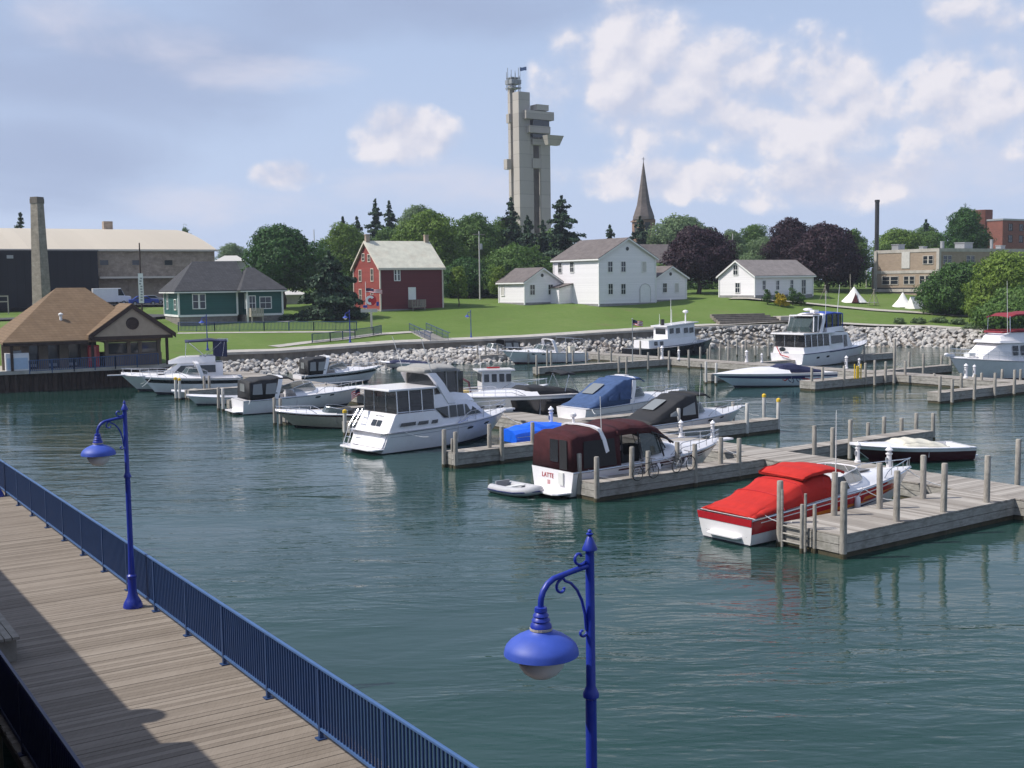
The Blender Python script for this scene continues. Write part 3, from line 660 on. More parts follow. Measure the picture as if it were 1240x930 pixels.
# red house
t, fr, W, L, e, r = gable_house('red_house', 'two storey dark red clapboard house with a pale weathered roof', AT(461.2,377.5,158), 30, 536.5, 429.5, 323.5, 293, 'x', 'redsiding', 'paleroof', gable='redlitgable', found=0.3)
win(t, fr, 'F', 480.8, 332.4, 0.75, 1.6, 'double', tm='trim'); win(t, fr, 'F', 498.9, 355.3, 0.95, 1.5, 'door', name='door')
for px, py, h in ((436.4,334,1.5),(450.7,333,1.6),(436.8,357.6,1.6),(450.7,357,1.6),(440,311.5,0.9),(447,312.5,0.9)): win(t, fr, 'L', px, py, 0.8, h, 'sash', tm='creamtrim')
u, z = fr.hit('F', 502, 367); b = MB(); b.box((u,-0.75,z-0.55),(2.0,1.4,0.1))
for i in range(9): b.box((u-1+i*0.25,-1.42,z),(0.14,0.04,1.0))
for s in (-1,1):
    for k in range(5): b.box((u+s*1.0,-0.15-k*0.3,z),(0.04,0.14,1.0))
    b.box((u+s*0.9,-1.38,(z-0.6)/2),(0.1,0.1,z-0.6))
b.build('porch', M['wood'], t)
for px in (444.6,516):
    u, z = fr.hit('F', px, 293, L/2); b = MB(); b.box((u,L/2,r+0.35),(0.55,0.55,1.2)); b.box((u,L/2,r+1.0),(0.65,0.65,0.14)); b.build('chimney', M['warebrick'], t)

def hip_roof(b, x0, x1, y0, y1, e, r, rx0, rx1, ry=None, th=0.12):
    ym = (y0+y1)/2 if ry is None else ry
    A,B_,C_,D = (x0,y0,e),(x1,y0,e),(x1,y1,e),(x0,y1,e); P,Q = (rx0,ym,r),(rx1,ym,r)
    b.quad(A,B_,Q,P); b.quad(C_,D,P,Q); b.poly([D,A,P]); b.poly([B_,C_,Q])
    lo = [(x,y,z-th) for x,y,z in (A,B_,C_,D)]; b.quad(*lo)
    for i in range(4):
        q = (A,B_,C_,D)[i], (A,B_,C_,D)[(i+1)%4]; b.quad(lo[i],lo[(i+1)%4],q[1],q[0])
# teal green house
def green_house():
    fr = Frame(AT(217.3,392.5,146), 27); t = thing('green_house', 'teal green clapboard house with white trim and a dark hipped roof', 'house', fr.C, fr.rz)
    Wm = LEN(fr.C, fr.X, 288); W = LEN(fr.C, fr.X, 338.5); D = min(LEN(fr.C, fr.Y, 198.5), 9.5); e = HZ(fr.C, 353)-fr.C.z; f = 1.0; pr = 1.6
    b = MB(); b.box((Wm/2,D/2,(f+e)/2),(Wm,D,e-f)); b.box(((Wm+0.9+W)/2,(D-2-pr)/2,(f+e)/2),(W-Wm-0.9,D-2+pr,e-f)); b.box((Wm+0.45,D/2,(f+e)/2),(0.9,D-1,e-f)); b.build('wall', M['greensiding'], t)
    b = MB(); b.box((Wm/2,D/2,f/2-0.25),(Wm-0.06,D-0.06,f+0.5)); b.box(((Wm+W)/2+0.3,(D-2-pr)/2,f/2-0.25),(W-Wm-0.7,D-2+pr-0.06,f+0.5)); b.build('foundation', M['stone'], t)
    b = MB(); r = HZ(fr.w(Wm/2,D/2), 316.5)-fr.C.z; rx0, _ = fr.hit('F',233,317,D/2); rx1, _ = fr.hit('F',286,316,D/2)
    hip_roof(b, -0.6, Wm+1.6, -0.6, D+0.6, e+0.05, r, rx0, rx1)
    r2 = HZ(fr.w(Wm+2,1), 323.5)-fr.C.z; a0, _ = fr.hit('F',299,323,(D-2-pr)/2); a1, _ = fr.hit('F',307,323,(D-2-pr)/2)
    hip_roof(b, Wm-0.1, W+0.6, -pr-0.6, D-1.4, e+0.09, r2, a0, a1); b.build('roof', M['slate'], t)
    b = MB()
    for x, y, z0 in ((0,0,f),(0,D,f),(Wm,0,f),(Wm+0.9,-pr,-0.2),(W,-pr,f)): b.box((x,y,(z0+e)/2),(0.22,0.22,e-z0))
    b.box((Wm/2,-0.03,f),(Wm,0.08,0.26)); b.box((-0.03,D/2,f),(0.08,D,0.26)); b.box(((Wm+0.9+W)/2,-pr-0.03,f),(W-Wm-0.9,0.08,0.26))
    b.box(((Wm+1)/2,-0.56,e-0.12),(Wm+2.2,0.05,0.2)); b.box((-0.56,D/2,e-0.12),(0.05,D+1.1,0.2)); b.box(((Wm+W)/2+0.25,-pr-0.56,e-0.08),(W-Wm+0.6,0.05,0.2)); b.build('trim_boards', M['trim'], t)
    win(t, fr, 'F', 241, 365, 1.5, 1.75, 'double'); win(t, fr, 'L', 203, 365, 0.9, 1.9); win(t, fr, 'L', 212.5, 369, 1.2, 1.2)
    win(t, fr, 'F', 305.4, 367, 0.75, 1.75, 'sash', -pr, name='door'); win(t, fr, 'F', 321.5, 366.5, 1.4, 1.4, 'sash', -pr)
    win(t, fr, 'L', 0, 0, 0.5, 1.8, 'sash', Wm+0.9, uz=(-pr/2, (f+e)/2+0.2))
    u, z = fr.hit('F', 308.6, 378, -pr); b = MB()
    for i in range(8): b.box((u-0.75+i*0.21,-pr-1.3,z),(0.15,0.05,1.1))
    for k in range(6): b.box((u-0.75,-pr-0.15-k*0.22,z),(0.05,0.15,1.1))
    b.box((u,-pr-0.68,z-0.5),(1.6,1.3,0.1))
    for s in (-0.7,0.7): b.box((u+s,-pr-1.24,(z-0.6)/2-0.2),(0.12,0.12,z-0.2))
    b.build('porch', M['tan'], t)
green_house()

# pavilion with the brown hipped roof on the quay
def pavilion():
    q = G(108, 448, 1.8); fr = Frame((q.x-1.2, q.y+2.2, 1.79), 29)
    t = thing('pavilion', 'low dark walled pavilion under a wide brown hipped roof on the quay', 'pavilion', fr.C, fr.rz)
    X = lambda px, py, off=0.0: fr.hit('F', px, py, off)
    e = X(60,413)[1]; x0 = X(3,413)[0]; gx0 = X(108,412,-0.5)[0]; gx1 = X(213,405,-0.5)[0]; gp = (gx0+gx1)/2; D = 13.5
    rz_ = X(85,348.5,D/2)[1]; rx0 = X(68,349,D/2)[0]; rx1 = X(103,349,D/2)[0]; ge = X(213,406,-0.5)[1]; gr = X(160,371,-0.5)[1]
    b = MB(); hip_roof(b, x0, gx1-1.2, 0, D, e, rz_, rx0, rx1, th=0.2)
    th = 0.22
    for xe in (gx0-0.05, gx1):
        pts = [(xe,-0.5,ge),(gp,-0.5,gr),(gp,5.2,gr),(xe,5.2,ge)]; pts = [(x,y,z+0.03) for x,y,z in pts]; b.hexa(pts, [(x,y,z+th) for x,y,z in pts])
    b.build('roof', M['brownroof'], t)
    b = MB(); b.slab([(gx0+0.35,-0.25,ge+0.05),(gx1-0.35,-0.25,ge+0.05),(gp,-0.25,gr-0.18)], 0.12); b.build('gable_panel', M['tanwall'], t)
    b = MB(); zc = lerp(e,gr,0.47); b.loft([[(gp+0.55*math.cos(a)*k,d,zc+0.55*math.sin(a)*k) for a in [2*math.pi*i/16 for i in range(16)]] for k, d in ((1,-0.22),(1,-0.44),(0.78,-0.44),(0.7,-0.38))], True, True); b.build('round_window', M['brownwall'], t)
    b = MB(); wy = 2.2; b.box(((x0+1.5+gx0+1)/2,(wy+D-1.5)/2,e/2-0.1),(gx0-0.5-x0,D-1.5-wy,e-0.2)); b.build('wall', M['brownwall'], t)
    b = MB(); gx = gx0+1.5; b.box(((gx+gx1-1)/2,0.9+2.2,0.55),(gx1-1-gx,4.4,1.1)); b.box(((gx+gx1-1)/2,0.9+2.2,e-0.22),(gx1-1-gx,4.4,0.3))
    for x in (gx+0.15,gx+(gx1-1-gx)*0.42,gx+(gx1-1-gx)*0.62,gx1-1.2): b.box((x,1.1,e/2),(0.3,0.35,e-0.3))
    b.build('front_room', M['eaveshade'], t)
    b = MB(); b.box(((gx+gx1-1)/2,1.12,1.5),(gx1-1.6-gx,0.06,1.1)); b.build('window', M['glass'], t)
    for i, px in enumerate((2,24,47,72,98)):
        u = X(px,430,wy)[0]; MB().box((u+0.35,wy-0.12,e/2-0.05),(0.75,0.3,e-0.15)).build('pier', M['eaveshade'], t)
    for px in (38,62,87):
        u = X(px,430,wy)[0]; f = MB(); f.box((u,wy-0.05,1.35),(0.95,0.08,2.3)); f.build('door', M['glass'], t); f = MB(); f.box((u,wy-0.11,0.3),(0.8,0.04,0.25)); f.build('kick_plate', M['grey'], t)
    for x in (gx1-0.6, gx0+0.4, x0+0.7): MB().box((x,0.5,e/2-0.05),(0.22,0.22,e-0.1)).build('post', M['brownwall'], t)
    b = MB(); b.box((gp,-0.30,ge-0.06),(gx1-gx0-0.5,0.16,0.3)); b.box(((x0+gx0)/2,0.02,e-0.22),(gx0-x0-0.1,0.06,0.25))
    for xe in (gx0-0.05,gx1): p = [(xe,-0.56,ge-0.2),(gp,-0.56,gr-0.2),(gp,-0.56,gr+0.2),(xe,-0.56,ge+0.2)]; b.hexa(p, [(x,y+0.05,z) for x,y,z in p])
    b.build('fascia', M['brownwall'], t)
    u, z = X(73,377,2.7); b = MB(); b.lathe([(0.12,-0.3),(0.12,0.25),(0.2,0.28),(0.2,0.4),(0.03,0.5)], (u,2.6,lerp(e,rz_,2.6/(D/2))+0.1), 10); b.build('roof_vent', M['trim'], t)
    P = fr.w(X(21,436,0.6)[0],0.9,0); v = thing('ice_chest', 'white and pale blue ice chest standing in front of the pavilion wall', 'ice chest', P, fr.rz)
    b = MB(); b.box((0,0,0.75),(1.85,0.8,1.5)); b.build('cabinet', M['white'], v, bevel=0.04); b = MB(); b.box((0,-0.41,0.62),(1.6,0.04,0.95)); b.build('door', mat('pale blue panel',(0.42,0.52,0.66),0.4,0.05), v); b = MB(); b.box((0,0,1.6),(0.7,0.5,0.2)); b.build('cooling_unit', M['grey'], v)
    P = fr.w(X(113,428,1.6)[0],1.7,0); v = thing('vending_machine', 'red drinks vending machine beside the pavilion doors', 'vending machine', P, fr.rz)
    b = MB(); b.box((0,0,0.95),(0.95,0.8,1.9)); b.build('cabinet', M['redpaint'], v, bevel=0.03); b = MB(); b.box((-0.1,-0.41,1.15),(0.6,0.03,1.2)); b.build('front_panel', mat('vending panel',(0.5,0.09,0.08),0.3,0.2,4), v)
    return fr
PAV = pavilion()

# warehouse with the barrel roof, the black shed and the brick chimney
def warehouse():
    fr = Frame(AT(262,371,195), 30); t = thing('warehouse', 'long brown brick warehouse with a cream barrel roof', 'warehouse', fr.C, fr.rz)
    X = lambda px, py, off=0.0: fr.hit('F', px, py, off)
    e = X(262,303)[1]; Lx = X(-60,300)[0]-20; D = 60.0; n = 20; ry, rz_ = D/2, X(150,278,D/2)[1]
    b = MB(); b.box((Lx/2,D/2,e/2-1),(-Lx,D,e+2)); b.build('wall', M['warebrick'], t)
    b = MB(); secs = []
    for x in (Lx-0.5, 0.5):
        secs.append([(x,lerp(-0.5,D+0.5,i/n),e-0.1+(rz_-e+0.1)*(1-abs(1-2*i/n)**1.6)) for i in range(n+1)])
    b.loft(secs, False); b.poly(secs[1]); b.poly(secs[0]); b.build('roof', M['creamroof'], t, smooth=40)
    b = MB(); b.box((Lx/2,-0.45,e-0.05),(-Lx+1,0.25,0.3)); b.build('eave_gutter', M['creamtrim'], t)
    for px in (126,165,204): win(t, fr, 'F', px, 318, 1.3, 0.8, 'plain', tm='tanwall')
    x0, x1 = X(118,337)[0], X(212,336)[0]; z = X(160,336)[1]
    b = MB(); b.box(((x0+x1)/2,-1.0,z),(x1-x0,2.0,0.3)); b.build('canopy', M['creamtrim'], t)
    for p0, p1 in ((119,152),(156,186)):
        a0, a1 = X(p0,350)[0], X(p1,350)[0]; f = MB(); f.box(((a0+a1)/2,-0.06,2.0),(a1-a0,0.1,4.0)); f.build('loading_door', M['tanwall'], t)
    u, z = X(130,272,D/2); b = MB(); b.box((u,D/2,rz_+0.5),(1.6,1.6,1.9)); b.build('roof_ventilator', M['warebrick'], t)
    P = Frame(fr.w(X(119,330,-3.5)[0],-3.5,0), 30); s = thing('shed', 'tall black metal clad shed in front of the warehouse', 'shed', P.C, P.rz); e2 = P.hit('F',60,304)[1]; Lb = -45
    b = MB(); b.box((Lb/2,1.6,e2/2-1.5),(-Lb,3.2,e2+3)); b.build('wall', M['blackwall'], s)
    b = MB(); b.box((Lb/2,1.6,e2+0.06),(-Lb+0.3,3.4,0.12)); b.build('roof_edge', M['dkmetal'], s)
    u, z = P.hit('F',12,311); b = MB(); b.box((u,-0.1,z),(0.9,0.2,0.5)); b.build('flood_lamp', M['galv'], s)
    Q = AT(51,372,170); c = thing('brick_chimney', 'tall tapering grey brick chimney standing in front of the black shed', 'chimney', Q, R(-22)); tz = HZ(Q,239)-Q.z
    b = MB(); w0, w1 = 0.98, 0.64
    b.hexa([(-w0,-w0,-2),(w0,-w0,-2),(w0,w0,-2),(-w0,w0,-2)], [(-w1,-w1,tz-0.9),(w1,-w1,tz-0.9),(w1,w1,tz-0.9),(-w1,w1,tz-0.9)]); b.build('shaft', M['chimbrick'], c)
    b = MB(); b.box((0,0,tz-0.55),(1.40,1.40,0.7)); b.box((0,0,tz-0.1),(1.32,1.32,0.3)); b.build('crown', mat('dark chimney cap',(0.14,0.12,0.1),0.9,0.2,2), c)
    q = GT(12,372); b = thing('barrier', 'yellowish timber barrier frame standing on the ground before the black shed', 'barrier', Q+Vector((-6.5,-2,0)), R(25))
    k = MB(); k.box((0,0,1.7),(4.5,0.12,0.18)); k.box((0,0,0.9),(4.5,0.12,0.16)); k.build('rail', M['tan'], b)
    for s_ in (-2.2,0,2.2): k = MB(); k.box((s_,0,0.2),(0.16,0.16,3.2)); k.build('post', M['tan'], b)
warehouse()

# concrete lookout tower
def tower():
    Y = 300.0; B = AT(645,345,Y); base_z = 7.6; t = thing('lookout_tower', 'tall brutalist concrete lookout tower of fins and cantilevered decks', 'tower', (B.x,B.y,base_z), R(34))
    ax, ay = Vector((math.cos(R(34)),math.sin(R(34)),0)), Vector((-math.sin(R(34)),math.cos(R(34)),0))
    def blk(name, xl, xc, xr, yt, yb, mt='towerconc', depth=0.0, taper=0.0, foot=False):
        """block whose near edge shows at xc, its left face running to xl and its right face to xr"""
        C = AT(xc,(yt+(yb or yt))/2,Y+depth); a = LEN(C,ax,xr) if xr > xc else 0.5; c = LEN(C,ay,xl) if xl < xc else 0.5
        z1 = HZ(C,yt); z0 = base_z-1 if foot else HZ(C,yb); d = C-Vector((B.x,B.y,0)); u, v = d.dot(ax), d.dot(ay); k = MB()
        k.hexa([(u+taper,v+taper,z0-base_z),(u+a-taper,v+taper,z0-base_z),(u+a-taper,v+c,z0-base_z),(u+taper,v+c,z0-base_z)],
               [(u,v,z1-base_z),(u+a,v,z1-base_z),(u+a,v+c,z1-base_z),(u,v+c,z1-base_z)])
        return k.build(name, M[mt], t)
    blk('shaft', 614.6, 617.5, 623, 103.5, 0, depth=4, foot=True)
    blk('fin', 620.5, 627.8, 641.5, 110.5, 0, depth=-1, foot=True)
    blk('shaft', 652.3, 654.8, 666, 158, 0, depth=3, foot=True)
    blk('fin', 639, 641.6, 645.5, 160, 0, depth=1.5, foot=True)
    blk('bridge', 642, 645, 658, 191.5, 203.5, depth=1.6)
    blk('bridge', 642, 645, 662, 168, 175, depth=1.4)
    blk('lift_core', 643, 646, 657, 150, 0, 'slotshade', depth=6, foot=True)
    blk('deck', 631.5, 637, 671, 133.0, 143.2, depth=-1.2)
    blk('roof_block', 642, 650, 664.5, 126, 133, depth=1)
    blk('window_and_shade_band', 640.5, 645.5, 665.2, 143.2, 152, 'glass', depth=0.6)
    blk('deck', 637.7, 641.5, 666.6, 151.5, 160, depth=-0.8)
    blk('window_and_shade_band', 641, 645, 664, 160, 166, 'glass', depth=0.8)  # dark strip painted in for the shade under the deck, no window
    blk('deck', 657, 663, 683, 163, 174.5, depth=-3.0, taper=0.8)
    blk('pod', 613, 616.4, 621, 137.5, 148.5, depth=2); blk('pod', 610, 614, 619.5, 192.5, 204.8, depth=1)
    C = AT(621.5,104,Y+3); d = C-Vector((B.x,B.y,0)); u, v = d.dot(ax), d.dot(ay); z = C.z-base_z; k = MB()
    k.box((u,v,z+0.9),(3.0,3.0,1.1)); k.box((u,v,z+1.9),(2.6,2.6,0.25)); k.box((u,v,z-0.6),(3.0,3.0,0.3))
    for i in range(10): a = 0.63*i; k.cyl((u+1.7*math.cos(a),v+1.7*math.sin(a),z-1.2),(u+1.7*math.cos(a),v+1.7*math.sin(a),z+2.6+0.9*(i%3)),0.10,0.08,6)
    k.build('antenna_crown', M['grey'], t)
    C = AT(630,110,Y+3); F = AT(630,81,Y+3); d = C-Vector((B.x,B.y,0)); u, v = d.dot(ax), d.dot(ay)
    k = MB(); k.cyl((u,v,C.z-base_z-1),(u,v,F.z-base_z),0.09,0.06,6); k.build('flag_pole', M['galv'], t)
    k = MB(); k.loft([[(u+ax.x*0+s*1.5*0.8,v-s*1.2,F.z-base_z-0.1-0.1*math.sin(s*5)),(u+s*1.2,v-s*1.2,F.z-base_z-1.0-0.1*math.sin(s*5+1))] for s in (0,0.33,0.66,1.0)], False); k.build('flag', M['bluecanvas'], t, solid=0.03)
tower()

# church steeple behind the white houses
def church():
    Y = 290.0; C = AT(779.5,290,Y); t = thing('church', 'brick church tower with a tall grey pointed spire behind the white houses', 'church', (C.x,C.y,7), R(20))
    s = Y/1400.0; z = lambda py: AT(779.5,py,Y).z-7
    k = MB(); k.box((0,0,z(266)/2),(4.3,4.3,z(266))); k.box((-0.2,0,z(268)),(4.6,4.6,0.3)); k.build('tower', mat_brick('church brick',(0.24,0.15,0.11),(0.3,0.19,0.14),(0.25,0.2,0.17),0.6,0.25,var=0.4), t)
    for i in range(4): a = math.pi/2*i; MB().box((2.16*math.cos(a),2.16*math.sin(a),z(276)),(0.1,1.4,2.6) if i%2 == 0 else (1.4,0.1,2.6)).build('belfry_louvre', M['dkmetal'], t)
    k = MB(); k.lathe([(2.85,z(266)),(2.75,z(262)),(1.75,z(248)),(0.95,z(225)),(0.08,z(196))], (0,0,0), 8); k.build('spire', M['spire'], t)
    k = MB(); k.cyl((0,0,z(197)),(0,0,z(190)),0.08,0.05,5); k.box((0,0,z(192.5)),(0.8,0.1,0.1)); k.build('cross', M['dkmetal'], t)
    k = MB(); k.hexa([(-14,4,0),(-2,4,0),(-2,18,0),(-14,18,0)], [(-14,4,9),(-2,4,9),(-2,18,9),(-14,18,9)]); k.build('nave', M['warebrick'], t)
church()
# low brown roofed house behind the tall white house
t, fr, W, L, e, r = gable_house('house', 'low house whose brown roof shows above and behind the tall white house', AT(705,345,215), 20, 880, 660, 318, 297, 'x', 'whitesiding', 'shingle', L=9.0, W=25)

# beige brick building, its stack and the red brick block
def beige():
    fr = Frame(AT(1136,354,178), 34); t = thing('brick_building', 'flat roofed two storey beige brick building with pale bands behind the tents', 'building', fr.C, fr.rz)
    L = LEN(fr.C, fr.Y, 1060.5); W = 34.0; z = lambda py: HZ(fr.C,py)-fr.C.z; top = z(301.3); zb = lambda px,py: fr.hit('L',px,py)[1]
    b = MB(); b.box((W/2,L/2,top/2-1),(W,L,top+2)); b.build('wall', M['beigebrick'], t)
    for py, h in ((302.5,0.5),(328.5,0.45),(351.5,0.45)):
        b = MB(); b.box((W/2,L/2,z(py)),(W+0.16,L+0.16,h)); b.build('band', M['concrete'], t)
    b = MB(); b.box((0,0,top/2),(0.5,0.5,top)); b.box((0,L,top/2),(0.5,0.5,top)); b.build('corner_pier', M['concrete'], t)
    b = MB(); b.box((W/2,L/2,0.3),(W+0.05,L+0.05,0.9)); b.build('plinth', M['dkmetal'], t)
    for px, py, w, h in ((1078,339.7,3.0,1.15),(1101,339.3,1.9,1.15),(1120.4,338.8,1.9,1.15),(1124,314.6,1.7,1.15)): win(t, fr, 'L', px, py, w, h, 'double', tm='concrete')
    u, zz = fr.hit('L',1097,315); b = MB(); b.box((-0.05,u,zz),(0.1,1.5,2.6)); b.build('panel', M['pilelight'], t)
    for px in (1147,1175,1215): win(t, fr, 'F', px, 314.5, 2.0, 1.15, 'double', tm='concrete')
    for x, y, w, h in ((2,9,1.6,0.9),(5,3,0.5,1.2),(7,8,1.0,0.6),(12,4,2.2,1.1),(18,3,0.4,1.6),(22,4,1.2,0.7)):
        b = MB(); b.box((x,y,top+h/2),(w,w*0.8,h)); b.box((x,y,top+h+0.06),(w*1.1,w*0.9,0.12)); b.build('roof_unit', M['galv'], t)
    Q = AT(1061,345,196); s = thing('smoke_stack', 'tall thin black steel smoke stack behind the beige brick building', 'chimney', (Q.x,Q.y,6.5)); h = HZ(Vector((Q.x,Q.y,0)),242)-6.5
    b = MB(); b.lathe([(0.36,0),(0.36,h-0.4),(0.42,h-0.38),(0.42,h)], (0,0,0), 12); b.build('pipe', M['dkmetal'], s); b = MB(); b.lathe([(0.75,0),(0.75,h*0.25),(0.36,h*0.27)], (0,0,0), 12); b.build('base', M['warebrick'], s)
    fr = Frame(AT(1213,330,265), 34); t = thing('brick_building', 'tall red brick building with a round stair turret on its roof corner', 'building', fr.C, fr.rz); z = lambda py: HZ(fr.C,py)-fr.C.z
    L = LEN(fr.C, fr.Y, 1182); b = MB(); b.box((20,L/2,z(266)/2),(40,L,z(266))); b.build('wall', M['redbrick'], t); b = MB(); b.box((20,L/2,z(265.6)),(40.3,L+0.3,0.4)); b.build('parapet', M['galv'], t)
    b = MB(); b.lathe([(2.3,0),(2.3,z(252.5))], (1.0,6,0), 14); b.build('stair_turret', M['redbrick'], t)
    for k in range(5):
        for j in range(2): win(t, fr, 'F', 0, 0, 1.4, 1.5, 'sash', tm='brownwall', uz=(3+k*4.2, z(275+j*14)))
beige()
# low pale building seen between the green house and the maple, and one between spruce and red house
def pale_barn(px0, px1, pyt, pyb, Y, label, deg=10):
    C = AT(px0,pyb,Y); fr = Frame(C, deg); t = thing('barn', label, 'building', C, fr.rz); W = LEN(C,fr.X,px1); h = HZ(C,pyt)-C.z
    b = MB(); b.box((W/2,4,h*0.4-0.5),(W,8,h*0.8+1)); b.build('wall', M['concrete'], t); b = MB(); hip_roof(b,-0.3,W+0.3,-0.3,8.3,h*0.8,h,1.5,W-1.5); b.build('roof', M['pilelight'], t)
pale_barn(262, 296, 309, 345, 230, 'pale low building with a white roof behind the green house')
pale_barn(338, 372, 352, 377, 178, 'pale building low down between the maple and the wide spruce')
# ------------------------------------------------------------------ trees and shrubs: leaf-sized faces through the crown's volume on a trunk with limbs
LEAF = {
 'maple': mat_leaf('maple leaves', (0.018,0.058,0.014), (0.062,0.150,0.034), 0.25),
 'bright': mat_leaf('bright green leaves', (0.066,0.130,0.018), (0.180,0.275,0.050), 0.35),
 'mid': mat_leaf('mid green leaves', (0.044,0.100,0.018), (0.125,0.215,0.048), 0.3),
 'grey': mat_leaf('grey green leaves', (0.090,0.150,0.066), (0.195,0.270,0.125), 0.3),
 'beech': mat_leaf('copper beech leaves', (0.016,0.008,0.013), (0.050,0.022,0.032), 0.2),
 'spruce': mat_leaf('spruce needles', (0.017,0.040,0.020), (0.050,0.095,0.046), 0.12),
 'willow': mat_leaf('willow leaves', (0.085,0.150,0.018), (0.205,0.290,0.050), 0.35),
 'dark': mat_leaf('dark shrub leaves', (0.026,0.070,0.014), (0.085,0.165,0.038), 0.25),
 'yellowflower': mat_leaf('yellow flowers', (0.10,0.12,0.01), (0.62,0.42,0.02), 0.2)}
def quads_mesh(name, pts, nrm, size, rs, mt, parent, loc=None):
    n = len(pts); nrm = nrm/np.maximum(1e-6,np.linalg.norm(nrm,axis=1))[:,None]
    h = np.where(np.abs(nrm[:,2:3]) < 0.9, np.array([[0,0,1.0]]), np.array([[1.0,0,0]])); a = np.cross(nrm,h); a /= np.linalg.norm(a,axis=1)[:,None]; b = np.cross(nrm,a)
    th = rs.uniform(0,6.283,n)[:,None]; a, b = a*np.cos(th)+b*np.sin(th), -a*np.sin(th)+b*np.cos(th)
    s = (size*rs.uniform(0.6,1.3,n))[:,None]
    v = np.stack([pts-a*s*0.62-b*s*0.1, pts+b*s*0.36, pts+a*s*0.62+b*s*0.05, pts-b*s*0.40],1).reshape(-1,3)
    me = bpy.data.meshes.new(name); me.vertices.add(n*4); me.vertices.foreach_set('co', v.astype(np.float32).ravel())
    me.loops.add(n*4); me.loops.foreach_set('vertex_index', np.arange(n*4,dtype=np.int32)); me.polygons.add(n)
    me.polygons.foreach_set('loop_start', np.arange(0,n*4,4,dtype=np.int32)); me.polygons.foreach_set('loop_total', np.full(n,4,dtype=np.int32))
    me.materials.append(mt); me.update(calc_edges=True); me.validate()
    o = bpy.data.objects.new(name, me); COL.objects.link(o)
    if parent: o.parent = parent
    return o
def crown_points(rs, blobs, dens, leaf):
    P, N = [], []
    for c, r in blobs:
        c, r = np.array(c), np.array(r); area = 4*math.pi*((r[0]*r[1])**1.6+(r[0]*r[2])**1.6+(r[1]*r[2])**1.6)**(1/1.6)/3**(1/1.6)
        n = int(dens*area/(leaf*leaf*0.5)); d = rs.normal(size=(n,3)); d /= np.linalg.norm(d,axis=1)[:,None]
        rad = np.where(rs.uniform(size=n) < 0.75, rs.uniform(0.82,1.06,n), rs.uniform(0.35,0.85,n))
        lump = 1+0.16*np.sin(d[:,0]*5+c[0]*3+r[0]*9)*np.sin(d[:,2]*6+c[2]*2)+0.10*np.sin(d[:,1]*11+c[1]*5)
        P.append(c+d*r*(rad*lump)[:,None]); N.append(d*1.1+rs.normal(size=(n,3))*0.5)
    return np.concatenate(P), np.concatenate(N)
def leafy(name, label, base, h, w, kind, seed, cat='tree', low=0.22, leaf=None, dens=1.3, group=None, shape=1.0, depth=None, nb=None):
    rs = np.random.RandomState(seed); t = thing(name, label, cat, base, 0, group); leaf = leaf or max(0.24, w*0.027); rx = w/2
    blobs = []; nb = nb or int(11+w*1.1); H0 = h*low; Hc = h-H0; ry = (depth or w)/2
    for i in range(nb):
        u = (i+0.5)/nb; z = H0+Hc*(0.12+0.78*u); env = math.sin(math.pi*min(0.97,(0.16+0.80*u**(0.8/shape))))**0.7
        a = i*2.4+rs.uniform(-0.4,0.4); rr = env*rs.uniform(0.40,0.66); br = rx*rs.uniform(0.32,0.48)*(0.62+0.38*env)
        blobs.append(((rx*rr*math.cos(a), ry*rr*math.sin(a), z), (br*1.1, br*1.1*ry/rx, min(br*0.85, Hc*0.3))))
    blobs.append(((0,0,H0+Hc*0.5),(rx*0.55,ry*0.55,Hc*0.40)))
    P, N = crown_points(rs, blobs, dens, leaf)
    sc_z = (h)/P[:,2].max(); P[:,2] = np.where(P[:,2] > H0, H0+(P[:,2]-H0)*(h-H0)/(P[:,2].max()-H0), P[:,2]); P[:,2] = np.maximum(P[:,2], 0.15)
    mx = np.percentile(np.abs(P[:,0]),99.5); P[:,0] *= rx/mx
    k = MB(); r0 = max(0.07, w*0.028)
    k.tube([(0,0,-0.4),(0.05*rx,0,H0*0.5),(0,0.03*rx,H0),(0.04*rx,0,H0+Hc*0.5),(0,0,H0+Hc*0.8)], [r0*1.3,r0,r0*0.85,r0*0.45,r0*0.12], 8)
    for c, r in blobs[::2]: z0 = min(H0*0.95, c[2]*0.6); k.tube([(0,0,z0),(c[0]*0.5,c[1]*0.5,lerp(z0,c[2],0.6)),(c[0]*0.95,c[1]*0.95,c[2])], [r0*0.5,r0*0.3,r0*0.08], 5)
    k.build('trunk', M['trunk'], t)
    quads_mesh('crown', P, N, leaf, rs, LEAF[kind], t); return t
